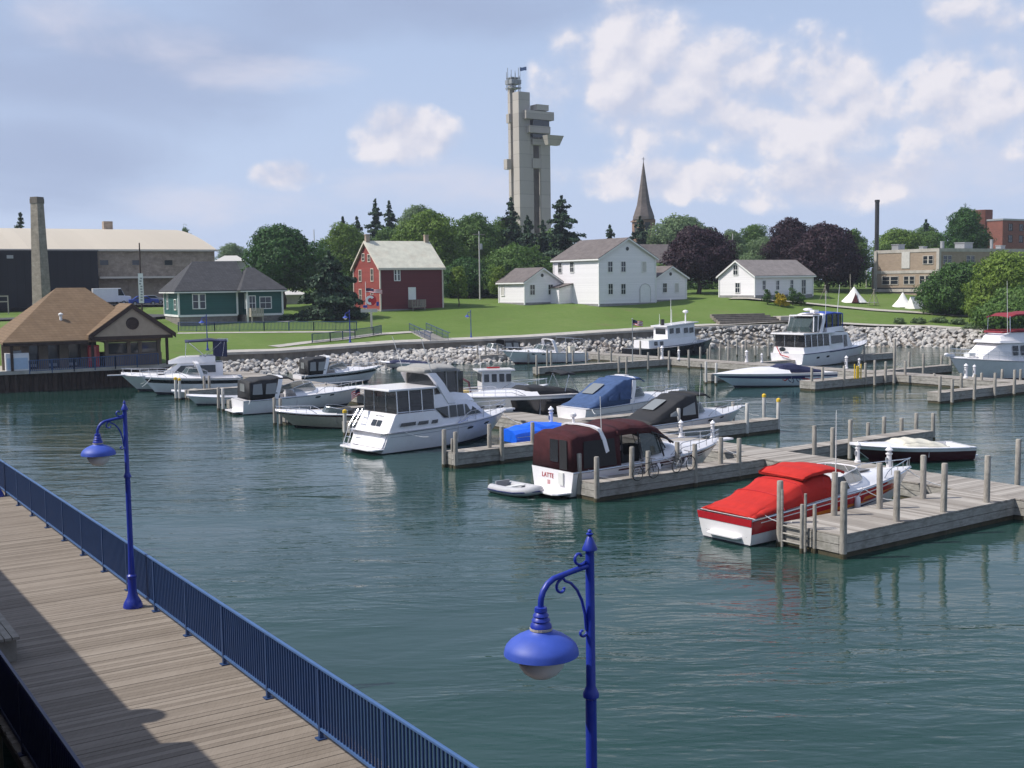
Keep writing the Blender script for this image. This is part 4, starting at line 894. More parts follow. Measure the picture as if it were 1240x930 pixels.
def conifer(name, label, base, h, w, seed, kind='spruce', low=0.06, leaf=0.5, group=None, dens=1.2, pw=0.72):
    rs = np.random.RandomState(seed); t = thing(name, label, 'tree', base, 0, group); P, N = [], []
    tiers = int(8+h*0.8)
    for i in range(tiers):
        u = i/(tiers-1); z = h*(low+(0.98-low)*u); R_ = w/2*(1-u)**pw+0.18; nb = int(7+11*(1-u))
        for j in range(nb):
            a = rs.uniform(0,6.283); Lb = R_*rs.uniform(0.55,1.25)*(0.78+0.30*math.sin(i*1.9+seed)+0.12*math.sin(a*2+seed)); n = max(8,int(dens*12*Lb/leaf)); s = rs.uniform(0,1,n)**0.7
            x = Lb*s; zz = z+0.25*R_*(0.35-s*0.9)*rs.uniform(0.5,1.2)+rs.normal(size=n)*0.16; sp = rs.normal(size=n)*0.16*(0.4+Lb*0.35)
            P.append(np.stack([x*math.cos(a)-sp*math.sin(a), x*math.sin(a)+sp*math.cos(a), zz],1)); N.append(np.stack([np.full(n,0.5*math.cos(a)),np.full(n,0.5*math.sin(a)),np.full(n,0.7)],1)+rs.normal(size=(n,3))*0.5)
    P = np.concatenate(P); N = np.concatenate(N); P[:,2] = np.maximum(P[:,2],0.1)
    k = MB(); k.tube([(0,0,-0.4),(0,0,h*0.5),(0,0,h*0.985)], [w*0.035+0.08,w*0.02+0.05,0.02], 7); k.build('trunk', M['trunk'], t)
    quads_mesh('crown', P, N, leaf, rs, LEAF[kind], t); return t
def tree_px(px0, px1, pyt, Y, kind, seed, label, name='tree', low=0.22, base=None, con=False, **kw):
    x = AT((px0+px1)/2, 345, Y).x; b = on(x, Y); 
    if base: b.z = AT(x, base, Y).z
    h = HZ(Vector((x,Y,0)), pyt)-b.z; w = (px1-px0)*Y/FPX*(1.12 if not con else 1.0)
    if con: return conifer(name, label, b, h, w, seed, kind, low, **kw)
    return leafy(name, label, b, h, w, kind, seed, low=low, **kw)
# far belt of trees
for i, q in enumerate((
 (262,300,293,290,'grey','far grey green trees beyond the warehouse end'),(216,240,271,260,'mid','small tree top showing above the warehouse roof'),
 (478,540,247,250,'grey','grey green tree behind the two pointed spruces'),(445,500,275,215,'mid','mid green tree below the pointed spruces'),
 (388,448,268,205,'bright','bright green broad tree right of the dark maple'),(372,412,300,195,'mid','lower green tree tucked behind the wide spruce'),
 (483,560,254,195,'bright','large bright green rounded tree behind the red house'),(540,606,257,205,'mid','tall mid green tree between red house and tower'),
 (585,640,262,215,'mid','green tree standing at the foot of the tower'),(646,700,275,225,'mid','green tree right of the tower behind the white house'),
 (788,866,258,245,'grey','pale grey green tree between steeple and dark beech'),(868,905,277,235,'grey','greyish tree just right of the first dark beech'),(893,935,270,250,'mid','green tree in the gap between the dark beeches'),
 (900,950,285,215,'grey','low greyish tree before the gap between dark beeches'),(1060,1118,275,240,'bright','bright green tree right of the black smoke stack'),(1106,1150,279,255,'mid','green tree beyond the flat roof of the beige building'),
 (1100,1140,272,270,'mid','far green tree beside the small dark spruce'),(1142,1194,246,228,'maple','tall dark green tree in front of the red brick building'),(1235,1300,300,240,'mid','green tree just right of the red brick building'),
 (700,770,300,235,'mid','green tree low behind the tall white house'),(-60,8,295,260,'mid','tree beyond the black shed and warehouse roof'))):
    tree_px(q[0],q[1],q[2],q[3],q[4],100+i,q[5], low=0.16)
# nearer named trees
tree_px(297,386,270,168,'maple',1,'large dark round maple beside the teal green house','tree',0.20)
tree_px(585,670,293,183,'mid',2,'low spreading tree left of the tall white house and behind the cottage','tree',0.05)
tree_px(535,598,310,186,'maple',3,'dark tree in the shade to the right of the red house','tree',0.05)
tree_px(544,566,322,164,'willow',4,'small slim young tree right of the red house','tree',0.18, leaf=0.3)
tree_px(594,616,322,173,'willow',5,'small yellow green young tree left of the white cottage','tree',0.14, leaf=0.3)
tree_px(806,885,272,186,'beech',6,'dark purple copper beech right of the tall white house','tree',0.20)
tree_px(929,988,262,196,'beech',7,'left of two touching purple copper beeches behind the long white house','tree',0.12)
tree_px(962,1038,267,188,'beech',8,'right of two touching purple copper beeches behind the long white house','tree',0.14)
tree_px(1012,1052,276,194,'mid',9,'green tree against the right side of the copper beeches','tree',0.06)
tree_px(1150,1196,290,232,'maple',19,'dark lower tree under the crown by the red brick building','tree',0.1)
tree_px(1120,1200,316,158,'dark',10,'big dark green rounded bush left of the willow','bush',0.0, dens=1.3)
tree_px(1176,1275,303,146,'willow',11,'bright yellow green willow beside the dark rounded bush','willow',0.02, dens=1.3)
tree_px(1190,1300,345,136,'mid',12,'green thicket below the willow behind the red topped trawler','bush',0.0, dens=1.3)
tree_px(782,812,318,182,'mid',13,'small green tree peeking between white cottage and beech','tree',0.1)
# conifers
for i, q in enumerate(((428,485,241,232,0.05,'left of the two pointed dark spruces above the green trees'),(445,502,243,230,0.05,'right of the two pointed dark spruces above the green trees'),(398,436,263,236,0.1,'small dark spruce tip left of the other spruces'),(414,454,262,236,0.1,'small round topped spruce between the spruce tips'),
   (590,650,239,212,0.03,'tall ragged spruce against the left side of the tower'),(610,670,262,206,0.03,'spruce in front of the foot of the tower'),(632,730,236,206,0.03,'large dark spruce right of the tower'),(714,764,273,226,0.03,'small dark spruce behind the roof of the tall white house'),
   (1098,1142,266,262,0.05,'small dark spruce above the flat roofed building'),(750,800,262,240,0.03,'slim conifer standing before the church steeple'),(634,682,268,214,0.03,'slim spruce between tower and large spruce'))):
    tree_px(q[0],q[1],q[2],q[3],'spruce',300+i,q[5],'spruce',q[4],con=True, leaf=0.46)
tree_px(352,446,305,152,'spruce',320,'wide dark spruce sweeping to the lawn left of the red house','spruce',0.02,con=True, leaf=0.42, dens=2.2, pw=0.62)
tree_px(8,50,258,225,'spruce',321,'thin half bare spruce above the warehouse roof','spruce',0.1,con=True, leaf=0.5, dens=0.45)
# hedge of low growth that closes the view under the far trees
def thicket(px0, px1, pyt, Y, kind, seed, label, n=5):
    a, b = AT(px0,345,Y).x, AT(px1,345,Y).x; rs = np.random.RandomState(seed); z = TZ((a+b)/2,Y); h = HZ(Vector(((a+b)/2,Y,0)),pyt)-z
    t = thing('hedge', label, 'hedge', ((a+b)/2,Y,z)); blobs = []
    m = int((b-a)/2.0)
    for i in range(m): blobs.append(((lerp(a,b,(i+0.5)/m)-(a+b)/2, rs.uniform(-0.8,0.8), h*rs.uniform(0.35,0.55)),(1.7,1.6,h*rs.uniform(0.42,0.55))))
    P, N = crown_points(rs, blobs, 1.0, 0.34); P[:,2] = np.maximum(P[:,2],0.1)
    k = MB()
    for c, r in blobs: k.cyl((c[0],c[1],-0.3),(c[0],c[1],h*0.4),0.09,0.05,5)
    k.build('stem', M['trunk'], t); quads_mesh('foliage', P, N, 0.34, rs, LEAF[kind], t)
thicket(535,606,335,190,'maple',41,'long dark hedge behind the slim young trees'); thicket(372,440,330,182,'dark',42,'dark hedge left of the red house'); thicket(780,930,335,205,'dark',43,'dark hedge behind beech and cottage')
thicket(985,1062,322,205,'maple',44,'dark hedge under the copper beeches'); thicket(640,720,320,212,'dark',45,'dark hedge left of and behind the tall white house'); thicket(425,540,310,205,'mid',46,'hedge closing the view behind the red house')
thicket(250,300,330,240,'dark',47,'hedge beyond the green house roof')
# garden bushes at the long white house and weeds
for px0, px1, pyt, Y, kind, seed, lab in ((923,936,350,164.5,'dark',51,'round green bush left of the yellow flowers'),(937,946,351,165.5,'dark',52,'slim green bush above the yellow flowers'),(953,967,347,165,'dark',53,'taller green bush right of the yellow flowers'),(964,976,354,165,'dark',54,'low green bush by the house door'),(936,956,355,163.5,'yellowflower',55,'bed of yellow flowers before the long white house')):
    x = AT((px0+px1)/2,345,Y).x; b = on(x,Y); leafy('bush' if kind == 'dark' else 'flower_bed', lab, b, max(0.7,HZ(Vector((x,Y,0)),pyt)-b.z), (px1-px0)*Y/FPX, kind, seed, 'bush' if kind == 'dark' else 'flowers', 0.0, 0.16, nb=5)
for i, (px, py, w) in enumerate(((1115,393,2.0),(1140,392,2.4),(1163,394,2.2),(1092,393,1.6),(1180,400,2.6))):
    p = GT(px,py); leafy('weed_clump', 'ragged weeds growing along the top of the boulder heap', p+Vector((0,0.8,0)), 0.9, w, 'grey', 60+i, 'weeds', 0.0, 0.16, nb=6, group='weeds above the boulder heap')
# ------------------------------------------------------------------ boardwalk, its railing and lamps (local axis: e runs along the walk, n across it to the water)
E_ANG = R(123.4); EV = Vector((math.cos(E_ANG),math.sin(E_ANG),0)); NV = Vector((math.sin(E_ANG),-math.cos(E_ANG),0)); DZ = 1.9
def bw(n, e, z=DZ): return NV*n+EV*e+Vector((0,0,z))
def mat_planks():
    m = bpy.data.materials.new('boardwalk planks'); m.use_nodes = True; t = NT(m.node_tree)
    rn = t.n('ShaderNodeNewGeometry').outputs['Random Per Island']; co = t.n('ShaderNodeTexCoord').outputs['Object']
    mp = t.n('ShaderNodeMapping', inp={0:co,2:(0,0,-E_ANG),3:(14.0,1.1,1)}).outputs[0]
    g = t.n('ShaderNodeTexNoise', inp={'Vector':mp,'Scale':3.0,'Detail':6,'Roughness':0.7}).outputs[0]
    st = t.n('ShaderNodeTexNoise', inp={'Vector':co,'Scale':0.8,'Detail':5,'Roughness':0.65}).outputs[0]
    f = t.m('ADD', t.m('MULTIPLY', rn, 0.30), t.m('ADD', t.m('MULTIPLY', g, 0.42), t.m('MULTIPLY', st, 0.28)))
    c = t.ramp(f, [(0.18,(0.138,0.112,0.088)),(0.45,(0.205,0.170,0.136)),(0.68,(0.268,0.226,0.184)),(0.9,(0.34,0.294,0.246))])
    bp = t.n('ShaderNodeBump', inp={'Strength':0.4,'Distance':0.01,'Height':g})
    p = t.n('ShaderNodeBsdfPrincipled', inp={'Base Color':c,'Roughness':0.85,'Specular IOR Level':0.25,'Normal':bp.outputs[0]})
    t.n('ShaderNodeOutputMaterial', inp={0:p.outputs[0]}); return m
M['planks'] = mat_planks()
def boardwalk():
    rd = random.Random(3); b = MB(); e = 2.0; w = 0.142
    while e < 110:
        a = bw(2.86+rd.uniform(-0.01,0.01),e,DZ-0.05+rd.uniform(-0.003,0.003)); c = bw(7.02+rd.uniform(-0.02,0.02),e,a.z); u = EV*(w-0.009)
        b.hexa([a,c,c+u,a+u], [q+Vector((0,0,0.05)) for q in (a,c,c+u,a+u)]); e += w
    struct(b.build('boardwalk', M['planks']))
    b = MB()
    for n in (3.05,4.8,6.85):
        p = [bw(n-0.1,2,1.5),bw(n+0.1,2,1.5),bw(n+0.1,110,1.5),bw(n-0.1,110,1.5)]; b.hexa(p, [q+Vector((0,0,0.34)) for q in p])
    for k in range(30):
        for n in (3.1,6.7): q = bw(n,3+k*3.6,0); b.cyl((q.x,q.y,-2),(q.x,q.y,1.5),0.15,0.14,8)
    struct(b.build('boardwalk_frame', M['waterline']))  # frame darkened in colour for the black shade under the walk
boardwalk()
def railing(name, label, n, e0, e1, mt, h=1.1, z0=0.0, post=2.05, bal=0.10, panel=False, rm=None):
    t = thing(name, label, 'railing', bw(n,e0), E_ANG); L = e1-e0; b = MB()
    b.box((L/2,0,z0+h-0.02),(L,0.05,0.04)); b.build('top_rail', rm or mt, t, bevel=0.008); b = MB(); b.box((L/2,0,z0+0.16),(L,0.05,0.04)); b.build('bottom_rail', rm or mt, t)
    for k in range(int(L/post)+1):
        b = MB(); b.box((k*post,0,z0+h/2-0.02),(0.06,0.06,h-0.06)); b.box((k*post,0,z0+0.01),(0.14,0.14,0.02)); b.build('post', mt, t)
    b = MB(); x = bal
    while x < L:
        b.box((x,0,z0+0.62 if h > 1 else z0+h*0.56),(0.03,0.03,h-0.24)); x += bal
    if panel: b.box((L/2,-0.03,z0+0.5),(L,0.012,h-0.1))  # dark sheet behind the bars stands for the shade there
    o = b.build('balusters', mt, t)
    return t
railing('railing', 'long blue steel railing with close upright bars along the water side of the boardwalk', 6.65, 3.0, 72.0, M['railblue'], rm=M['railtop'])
railing('railing', 'navy railing with its deep shadow painted in on the landward edge of the boardwalk', 2.93, 7.0, 24.0, M['railnavy'], 1.1, panel=True)
def lamp_proto():
    H = 4.33; t = thing('street_lamp', 'blue gooseneck street lamp with its foot out of view, closest to the viewer', 'street lamp')
    b = MB(); b.lathe([(0.20,0.0),(0.20,0.03),(0.185,0.09),(0.15,0.16),(0.115,0.22),(0.105,0.27),(0.09,0.30),(0.088,0.62),(0.10,0.63),(0.10,0.67),(0.070,0.70),(0.056,1.2),(0.052,2.72),(0.076,2.735),(0.076,2.77),(0.062,2.80),(0.045,2.84),(0.041,H-0.19)], (0,0,0), 18); b.build('pole', M['lampblue'], t, smooth=35)
    b = MB(); b.lathe([(0.045,H-0.20),(0.072,H-0.195),(0.072,H-0.18),(0.05,H-0.13),(0.03,H-0.08),(0.018,H-0.065),(0.033,H-0.05),(0.033,H-0.04),(0.014,H-0.03),(0.022,H-0.018),(0.004,H)], (0,0,0), 14); b.build('finial', M['lampblue'], t, smooth=40)
    za = H-0.44; D = 0.56                                       # arm reaches out along local -x
    arm = [(0,0,za+0.10),(-0.15,0,za+0.082),(-0.34,0,za+0.05)]+[(-0.34-0.22*math.sin(a),0,za+0.05-0.22*(1-math.cos(a))) for a in (0.35,0.7,1.05,1.35,1.57)]+[(-D,0,za-0.24)]
    b = MB(); b.tube(arm, 0.028, 8); b.build('arm', M['lampblue'], t, smooth=60)
    def spiral(cx, cz, r0, a0, turns, k=14): return [(cx+(r0*(1-0.75*i/k))*math.cos(a0+turns*6.283*i/k),0,cz+(r0*(1-0.75*i/k))*math.sin(a0+turns*6.283*i/k)) for i in range(k+1)]
    b = MB(); b.tube([(-0.05,0,za-0.50)]+[(-0.05-0.27*(1-math.cos(a)),0,za-0.50+0.50*math.sin(a)) for a in (0.3,0.6,0.9,1.2,1.45)]+spiral(-0.32,za-0.06,0.085,1.4,0.75), 0.014, 6); b.tube([(-0.05,0,za-0.50)]+spiral(-0.09,za-0.52,0.055,0.3,-0.8), 0.013, 6); b.tube(spiral(-0.12,za+0.19,0.08,-0.6,-0.85)[::-1]+[(-0.03,0,za+0.10)], 0.014, 6); b.build('scroll_bracket', M['lampblue'], t, smooth=60)
    b = MB(); zs = za-0.24; fz = lambda q: zs+0.04-(0.04-q)*0.78
    b.lathe([(r_,fz(q_)) for r_,q_ in ((0.034,0.04),(0.055,0.035),(0.06,-0.01),(0.052,-0.02),(0.07,-0.05),(0.074,-0.065),(0.062,-0.075),(0.082,-0.105),(0.086,-0.12),(0.074,-0.13),(0.095,-0.165),(0.10,-0.20))], (-D,0,0), 18); b.build('fitter', M['lampblue'], t, smooth=30)
    zs += 0.055
    b = MB(); b.lathe([(0.102,zs-0.205),(0.104,zs-0.205),(0.104,zs-0.225),(0.10,zs-0.225)], (-D,0,0), 18); b.build('clamp_band', M['tan'], t)
    b = MB(); b.lathe([(0.10,zs-0.23),(0.115,zs-0.25),(0.165,zs-0.262),(0.23,zs-0.294),(0.288,zs-0.335),(0.322,zs-0.372),(0.334,zs-0.400),(0.342,zs-0.448),(0.337,zs-0.451),(0.32,zs-0.375),(0.22,zs-0.31),(0.09,zs-0.26)], (-D,0,0), 32); b.build('shade', M['lampshade'], t, smooth=50)
    b = MB(); b.lathe([(0.02,zs-0.40),(0.225,zs-0.41),(0.222,zs-0.50),(0.20,zs-0.565),(0.16,zs-0.62),(0.10,zs-0.66),(0.03,zs-0.675)], (-D,0,0), 22); b.build('glass_bowl', M['globe'], t, smooth=60)
    return t
LP = lamp_proto()
LP.location = bw(6.39, 8.42); LP.rotation_euler = (0,0,E_ANG-math.pi/2)
GRP = 'blue gooseneck lamps'
dup(LP, bw(6.36,24.12), E_ANG-math.pi/2, 'blue gooseneck street lamp standing on the boardwalk, whole from base to tip', GRP); LP['group'] = GRP
dup(LP, bw(6.40,39.95), E_ANG-math.pi/2, 'blue street lamp at the far end of the boardwalk railing, mostly cut off', GRP)
# bench on the walk, and the building with the viewing deck the photograph was taken from (it shades the near planks)
def bench():
    t = thing('bench', 'grey slatted wooden bench in the shade of the boardwalk', 'bench', bw(3.45,22.6), E_ANG)
    for k in range(4):
        b = MB(); b.box((0,-0.2+k*0.13,0.45),(1.9,0.115,0.05)); b.build('slat', M['wood'], t)
    for s in (-0.75,0.75):
        b = MB(); b.box((s,0,0.21),(0.1,0.45,0.42)); b.build('leg', M['wood'], t)
bench()
def viewing_building():
    t = thing('viewing_building', 'building with an upper viewing deck that throws its shadow over the boardwalk', 'building', (0,0,0), E_ANG)
    H = DZ+5.62; T = MB().box
    b = MB(); b.box((7.5,5.0,H/2-0.6),(75,9.4,H-1.2)); b.build('wall', M['brownwall'], t)
    b = MB(); b.box((7.5,4.75,H-1.15),(76,10.2,0.3)); b.build('deck_slab', M['fascia'], t)
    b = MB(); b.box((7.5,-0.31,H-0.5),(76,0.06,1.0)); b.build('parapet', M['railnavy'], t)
    # unseen panel and rounded post, added to shape the shadow on the planks
    b = MB(); b.box((11.9,-0.31,H+0.27),(13.8,0.05,0.56)); b.build('shadow_panel', M['railnavy'], t, bevel=0.02)
    for x in (20.25,):
        v = thing('shadow_post', 'unseen rounded post added to cast a head shaped shadow', 'shadow caster', bw(0.0,x,H-1.0), E_ANG, 'shadow casters added on the viewing deck'); k = MB(); k.cyl((0,0,0),(0,0,1.2),0.09,0.09,8); k.build('post', M['railblue'], v); k = MB(); k.ell((0,0,1.5),(0.36,0.28,0.36)); k.build('head', M['grey'], v)
viewing_building()
def lower_court():
    b = MB(); b.hexa([bw(0.3,-20,-0.6),bw(2.75,-20,-0.6),bw(2.75,40,-0.6),bw(0.3,40,-0.6)], [bw(0.3,-20,0.15),bw(2.75,-20,0.15),bw(2.75,40,0.15),bw(0.3,40,0.15)]); struct(b.build('shade_black_passage', M['rubber']))  # near-black floor colour stands for deep shade beside the building
lower_court()

# ------------------------------------------------------------------ park furniture on the far shore
def fence_run(name, label, pts, h, mt, post=2.4, bal=0.16, mode='bars'):
    P = [Vector(p) for p in pts]; t = thing(name, label, 'fence', P[0]); o = P[0]
    top, low, bars = MB(), MB(), MB()
    for a, c in zip(P, P[1:]):
        a, c = a-o, c-o; L = (c-a).length; up = Vector((0,0,1))
        top.tube([a+up*h, c+up*h], 0.035, 5); low.tube([a+up*0.14, c+up*0.14], 0.025, 5)
        n = max(1, round(L/post))
        for i in range(n+1):
            q = a.lerp(c,i/n); b = MB(); b.box((q.x,q.y,q.z+h/2-0.05),(0.07,0.07,h+0.1)); b.build('post', mt, t)
        k = int(L/bal)
        for i in range(k): q = a.lerp(c,(i+0.5)/k); bars.box((q.x,q.y,q.z+h/2+0.05),(0.045,0.045,h-0.15))
    top.build('top_rail', mt, t); low.build('bottom_rail', mt, t); bars.build('bars', mt, t); return t
M['parkblue'] = mat('park rail blue', (0.022,0.06,0.15), 0.5, 0.1)
fence_run('fence', 'long dark blue bar fence along the path before the green house', [GT(*p) for p in ((216,401.5),(260,401.5),(320,401),(380,401),(432,400.5))], 1.1, M['parkblue'])
fence_run('fence', 'shorter dark blue bar fence sloping along the footpath', [GT(*p) for p in ((378,416),(400,414),(430,410),(452,407),(462,404.5))], 1.05, M['parkblue'])
q0 = bw(0,0); d0 = PAV
fence_run('fence', 'low blue pipe railing on the quay edge before the pavilion', [G(*p,1.82) for p in ((36,451.5),(90,448.5),(140,445.3),(192,441.5))], 1.0, M['parkblue'], 2.0)
def stairs():
    a, c = GT(506,401.5), GT(532,413.5); t = thing('stairway', 'short stairway with blue handrails down to the shore walk', 'stairs', a); v = c-a; L = Vector((v.x,v.y,0)).length; s = Vector((v.x,v.y,0)).normalized(); n = Vector((-s.y,s.x,0)); k = 9
    b = MB()
    for i in range(k):
        p = v*(i/k); q = p+s*(L/k); w = 1.1
        f = [p-n*w,q-n*w,q+n*w,p+n*w]; b.hexa([x+Vector((0,0,-1.0)) for x in f], [Vector((x.x,x.y,p.z+0.05)) for x in f])
    b.build('steps', M['concrete'], t)
    for sg in (-1,1):
        b = MB(); b.tube([n*sg*1.05+Vector((0,0,1.0)), v+n*sg*1.05+Vector((0,0,1.0)), v+s*0.8+n*sg*1.05+Vector((0,0,1.0))], 0.045, 6); b.tube([n*sg*1.05+Vector((0,0,0.55)), v+n*sg*1.05+Vector((0,0,0.55))], 0.03, 6)
        for i in range(5): p = v*(i/4)+n*sg*1.05; b.cyl(p, p+Vector((0,0,1.0)), 0.035, n=5)
        for i in range(24): p = v*(i/24)+n*sg*1.05; b.cyl(p+Vector((0,0,0.1)), p+Vector((0,0,0.98)), 0.014, n=4)
        b.build('handrail', M['railblue'], t)
stairs()
for px, pyb, pyt, lab in ((250.5,426,380,'blue street lamp on the far shore before the green house'),(424,415,375,'blue street lamp on the far shore left of the emblem sign'),(570.5,409,375,'blue street lamp on the far shore alone on the lawn')):
    p = GT(px,pyb) if px > 300 else on(AT(px,400,119).x,119); h = HZ(p,pyt)-p.z; dup(LP, p, R(20), lab, GRP, scale=h/4.33)
# flags: a striped cloth with a blue canton, wind from the left
M['flagred'] = mat('flag red',(0.45,0.02,0.03),0.8,0.05); M['flagwhite'] = mat('flag white',(0.75,0.75,0.75),0.8,0.03)
def flag_cloth(b, L, H, ang, droop=0.15, n=10):
    ca, sa = math.cos(ang), math.sin(ang)
    def P(u, v): w = 0.10*H*math.sin(u*7+v); x = u*L; return (x*ca-w*sa, x*sa+w*ca, H*(1-v)-H-droop*u*u*L+0.03*math.sin(u*9))
    for j in range(7):
        for i in range(n):
            b.cur = 2 if (j < 4 and i < n*0.42) else (0 if j%2 == 0 else 1)
            b.quad(P(i/n,j/7),P((i+1)/n,j/7),P((i+1)/n,(j+1)/7),P(i/n,(j+1)/7))
def flag_pole(name, label, p, h, fl, ang, r=0.04):
    t = thing(name, label, 'flag pole', p); b = MB(); b.cyl((0,0,0),(0,0,h),r,r*0.7,7); b.ell((0,0,h+r*1.2),(r*1.6,)*3,8,5); b.build('pole', M['galv'], t)
    b = MB(); flag_cloth(b, *fl, ang); o = b.build('flag', [M['flagred'],M['flagwhite'],M['navycanvas']], t, solid=0.015); o.location = (0,0,h-0.05); return t
def emblem_sign():
    p = GT(450,399.5); Y = p.y; t = thing('emblem_sign', 'pale post sign with a red and white round emblem and flag', 'sign', p, R(8)); z = lambda py: HZ(p,py)-p.z; s = Y/FPX
    b = MB(); b.box((0,0,z(378)/2),(0.26,0.22,z(378))); b.build('post', M['creamtrim'], t)
    b = MB(); b.box((-0.25,0,z(376)),(20*s,0.25,4.2*s)); b.build('name_board', M['pilelight'], t)
    zc = z(363.5); r = 6.6*s
    def disc(r0, r1, d, mt, nm, x=0.0, zz=zc, a0=0, a1=2*math.pi, n=22):
        b = MB(); pts = [(x+r1*math.cos(lerp(a0,a1,i/n)),zz+r1*math.sin(lerp(a0,a1,i/n))) for i in range(n+1)]; inn = [(x+r0*math.cos(lerp(a0,a1,i/n)),zz+r0*math.sin(lerp(a0,a1,i/n))) for i in range(n+1)]
        for i in range(n): b.hexa([(inn[i][0],d,inn[i][1]),(pts[i][0],d,pts[i][1]),(pts[i+1][0],d,pts[i+1][1]),(inn[i+1][0],d,inn[i+1][1])], [(inn[i][0],d-0.05,inn[i][1]),(pts[i][0],d-0.05,pts[i][1]),(pts[i+1][0],d-0.05,pts[i+1][1]),(inn[i+1][0],d-0.05,inn[i+1][1])])
        b.build(nm, mt, t)
    disc(0.01, r, -0.02, M['flagred'], 'emblem_disc'); disc(0.4*r, 0.85*r, -0.07, M['flagwhite'], 'emblem_ring', -0.15*r, zc, 0.6, 5.0); disc(0.01, 0.3*r, -0.07, M['flagred'], 'emblem_centre', -0.1*r)
    b = MB(); b.box((-7*s,0,z(371)),(5*s,0.2,3*s)); b.box((8*s,0.05,z(368)),(3*s,0.2,5*s)); b.build('blue_scroll', M['royalcanvas'], t)
    b = MB(); b.cyl((-6*s,0,z(378)),(-6*s,0,z(341)),0.05,0.03,6); b.build('flag_staff', M['trim'], t)
    b = MB(); flag_cloth(b, 20*s, 5.5*s, R(-10), 0.10); o = b.build('flag', [M['flagred'],M['flagwhite'],M['navycanvas']], t, solid=0.02); o.location = (-6*s,0,z(349))
emblem_sign()
def utility_pole(px, pyb, pyt, Y, label, r=0.13, arm=True):
    x = AT(px,345,Y).x; p = on(x,Y); h = HZ(p,pyt)-p.z; t = thing('utility_pole', label, 'utility pole', p, R(25)); b = MB(); b.cyl((0,0,-0.5),(0,0,h),r,r*0.7,8); b.build('pole', M['pilelight'], t)
    if arm: b = MB(); b.box((0,0,h-0.5),(2.0,0.1,0.12)); b.build('crossarm', M['wood'], t); b = MB(); b.cyl((0.3,0,h-2.8),(0.3,0,h-1.9),0.24,n=10); b.build('transformer', M['galv'], t)
utility_pole(581,360,280,180,'pale utility pole with a grey transformer on the lawn between red house and cottage'); utility_pole(887,360,283,186,'thin utility pole beside the long white house',0.1,False); utility_pole(382,345,278,230,'pair of thin far poles above the spruce, this the taller',0.12,False); utility_pole(1049,345,290,200,'thin pole in front of the smoke stack',0.08,False)
def tent_cone(name, label, p, h, r, door=False):
    t = thing(name, label, 'tent', p, R(-20)); b = MB(); n = 14; b.loft([[(r*math.cos(6.283*i/n)*(1+0.06*(i%2)),r*0.85*math.sin(6.283*i/n),0) for i in range(n)],[(r*0.45*math.cos(6.283*i/n),r*0.38*math.sin(6.283*i/n),h*0.5) for i in range(n)],[(0.07*math.cos(6.283*i/n),0.07*math.sin(6.283*i/n),h) for i in range(n)]], True, True); b.build('canvas', M['canvas'], t)
    b = MB(); b.cyl((0,0,h*0.6),(0.1,0.05,h+0.5),0.04,n=5); b.build('pole', M['wood'], t)
    if door: b = MB(); b.poly([(-0.1*r,-0.86*r,0.02),(0.42*r,-0.84*r,0.02),(0.16*r,-0.36*r,h*0.62)]); b.build('door_flap', M['maroon'], t, solid=0.05)
p = GT(1034,366.5); tent_cone('tent', 'white and dark striped wedge tent with an open door, furthest left of the tents', p, 2.3, 1.9, True); b = MB(); b.cyl((-0.4,0.3,0),(-0.5,0.3,4.2),0.06,n=6); tag(b.build('tent_mast', M['wood'], None, loc=p), 'thin wooden mast standing up behind the open door tent', 'pole')
p = GT(1093,372); tent_cone('tent', 'plain white pyramid tent on the grass', p, 2.1, 1.5)
def wedge_tent():
    p = GT(1108,374); t = thing('tent', 'white ridge tent in front of the pyramid tent', 'tent', p, R(30)); b = MB(); b.add([(-1.1,-0.9,0),(1.1,-0.9,0),(1.1,0.9,0),(-1.1,0.9,0),(-0.95,0,1.75),(0.95,0,1.75)], [(0,1,5,4),(2,3,4,5),(0,4,3),(1,2,5)]); b.build('canvas', M['canvas'], t, solid=0.03)
    b = MB(); b.box((0,0,1.76),(2.1,0.07,0.07)); b.build('ridge_pole', M['wood'], t)
wedge_tent()
def tripod(px, py, lab):
    p = GT(px,py); t = thing('pole_tripod', lab, 'tripod', p)
    for a in (0.3,2.4,4.5): b = MB(); b.cyl((0.9*math.cos(a),0.9*math.sin(a),0),(-0.15*math.cos(a),-0.15*math.sin(a),2.3),0.045,n=6); b.build('leg', M['wood'], t)
tripod(999,364,'bare tripod of wooden poles on the grass right of the long white house'); tripod(1058,369,'thin tripod of poles between the tents')
def table(px, py, lab):
    p = GT(px,py); t = thing('camp_table', lab, 'table', p, R(10)); b = MB(); b.box((0,0,0.5),(1.5,0.7,0.06)); b.build('top', M['pilelight'], t)
    for x in (-0.6,0.6):
        for y in (-0.28,0.28): b = MB(); b.box((x,y,0.24),(0.06,0.06,0.48)); b.build('leg', M['wood'], t)
table(1056,370.5,'low pale camp table on the grass between the tents')
def small_sign(px, py, lab, w=0.9, h=0.6):
    p = GT(px,py); t = thing('notice_board', lab, 'sign', p, R(15)); b = MB(); b.box((0,0,0.4+h/2),(w,0.05,h)); b.build('board', M['trim'], t)
    for s in (-0.35,0.35): b = MB(); b.box((s*w,0.05,0.35),(0.06,0.06,0.7)); b.build('leg', M['wood'], t)
small_sign(957.5,362.5,'small white notice board by the bushes of the long white house'); small_sign(270,419,'small white notice board on two legs on the lawn near the quay',1.1,0.4)
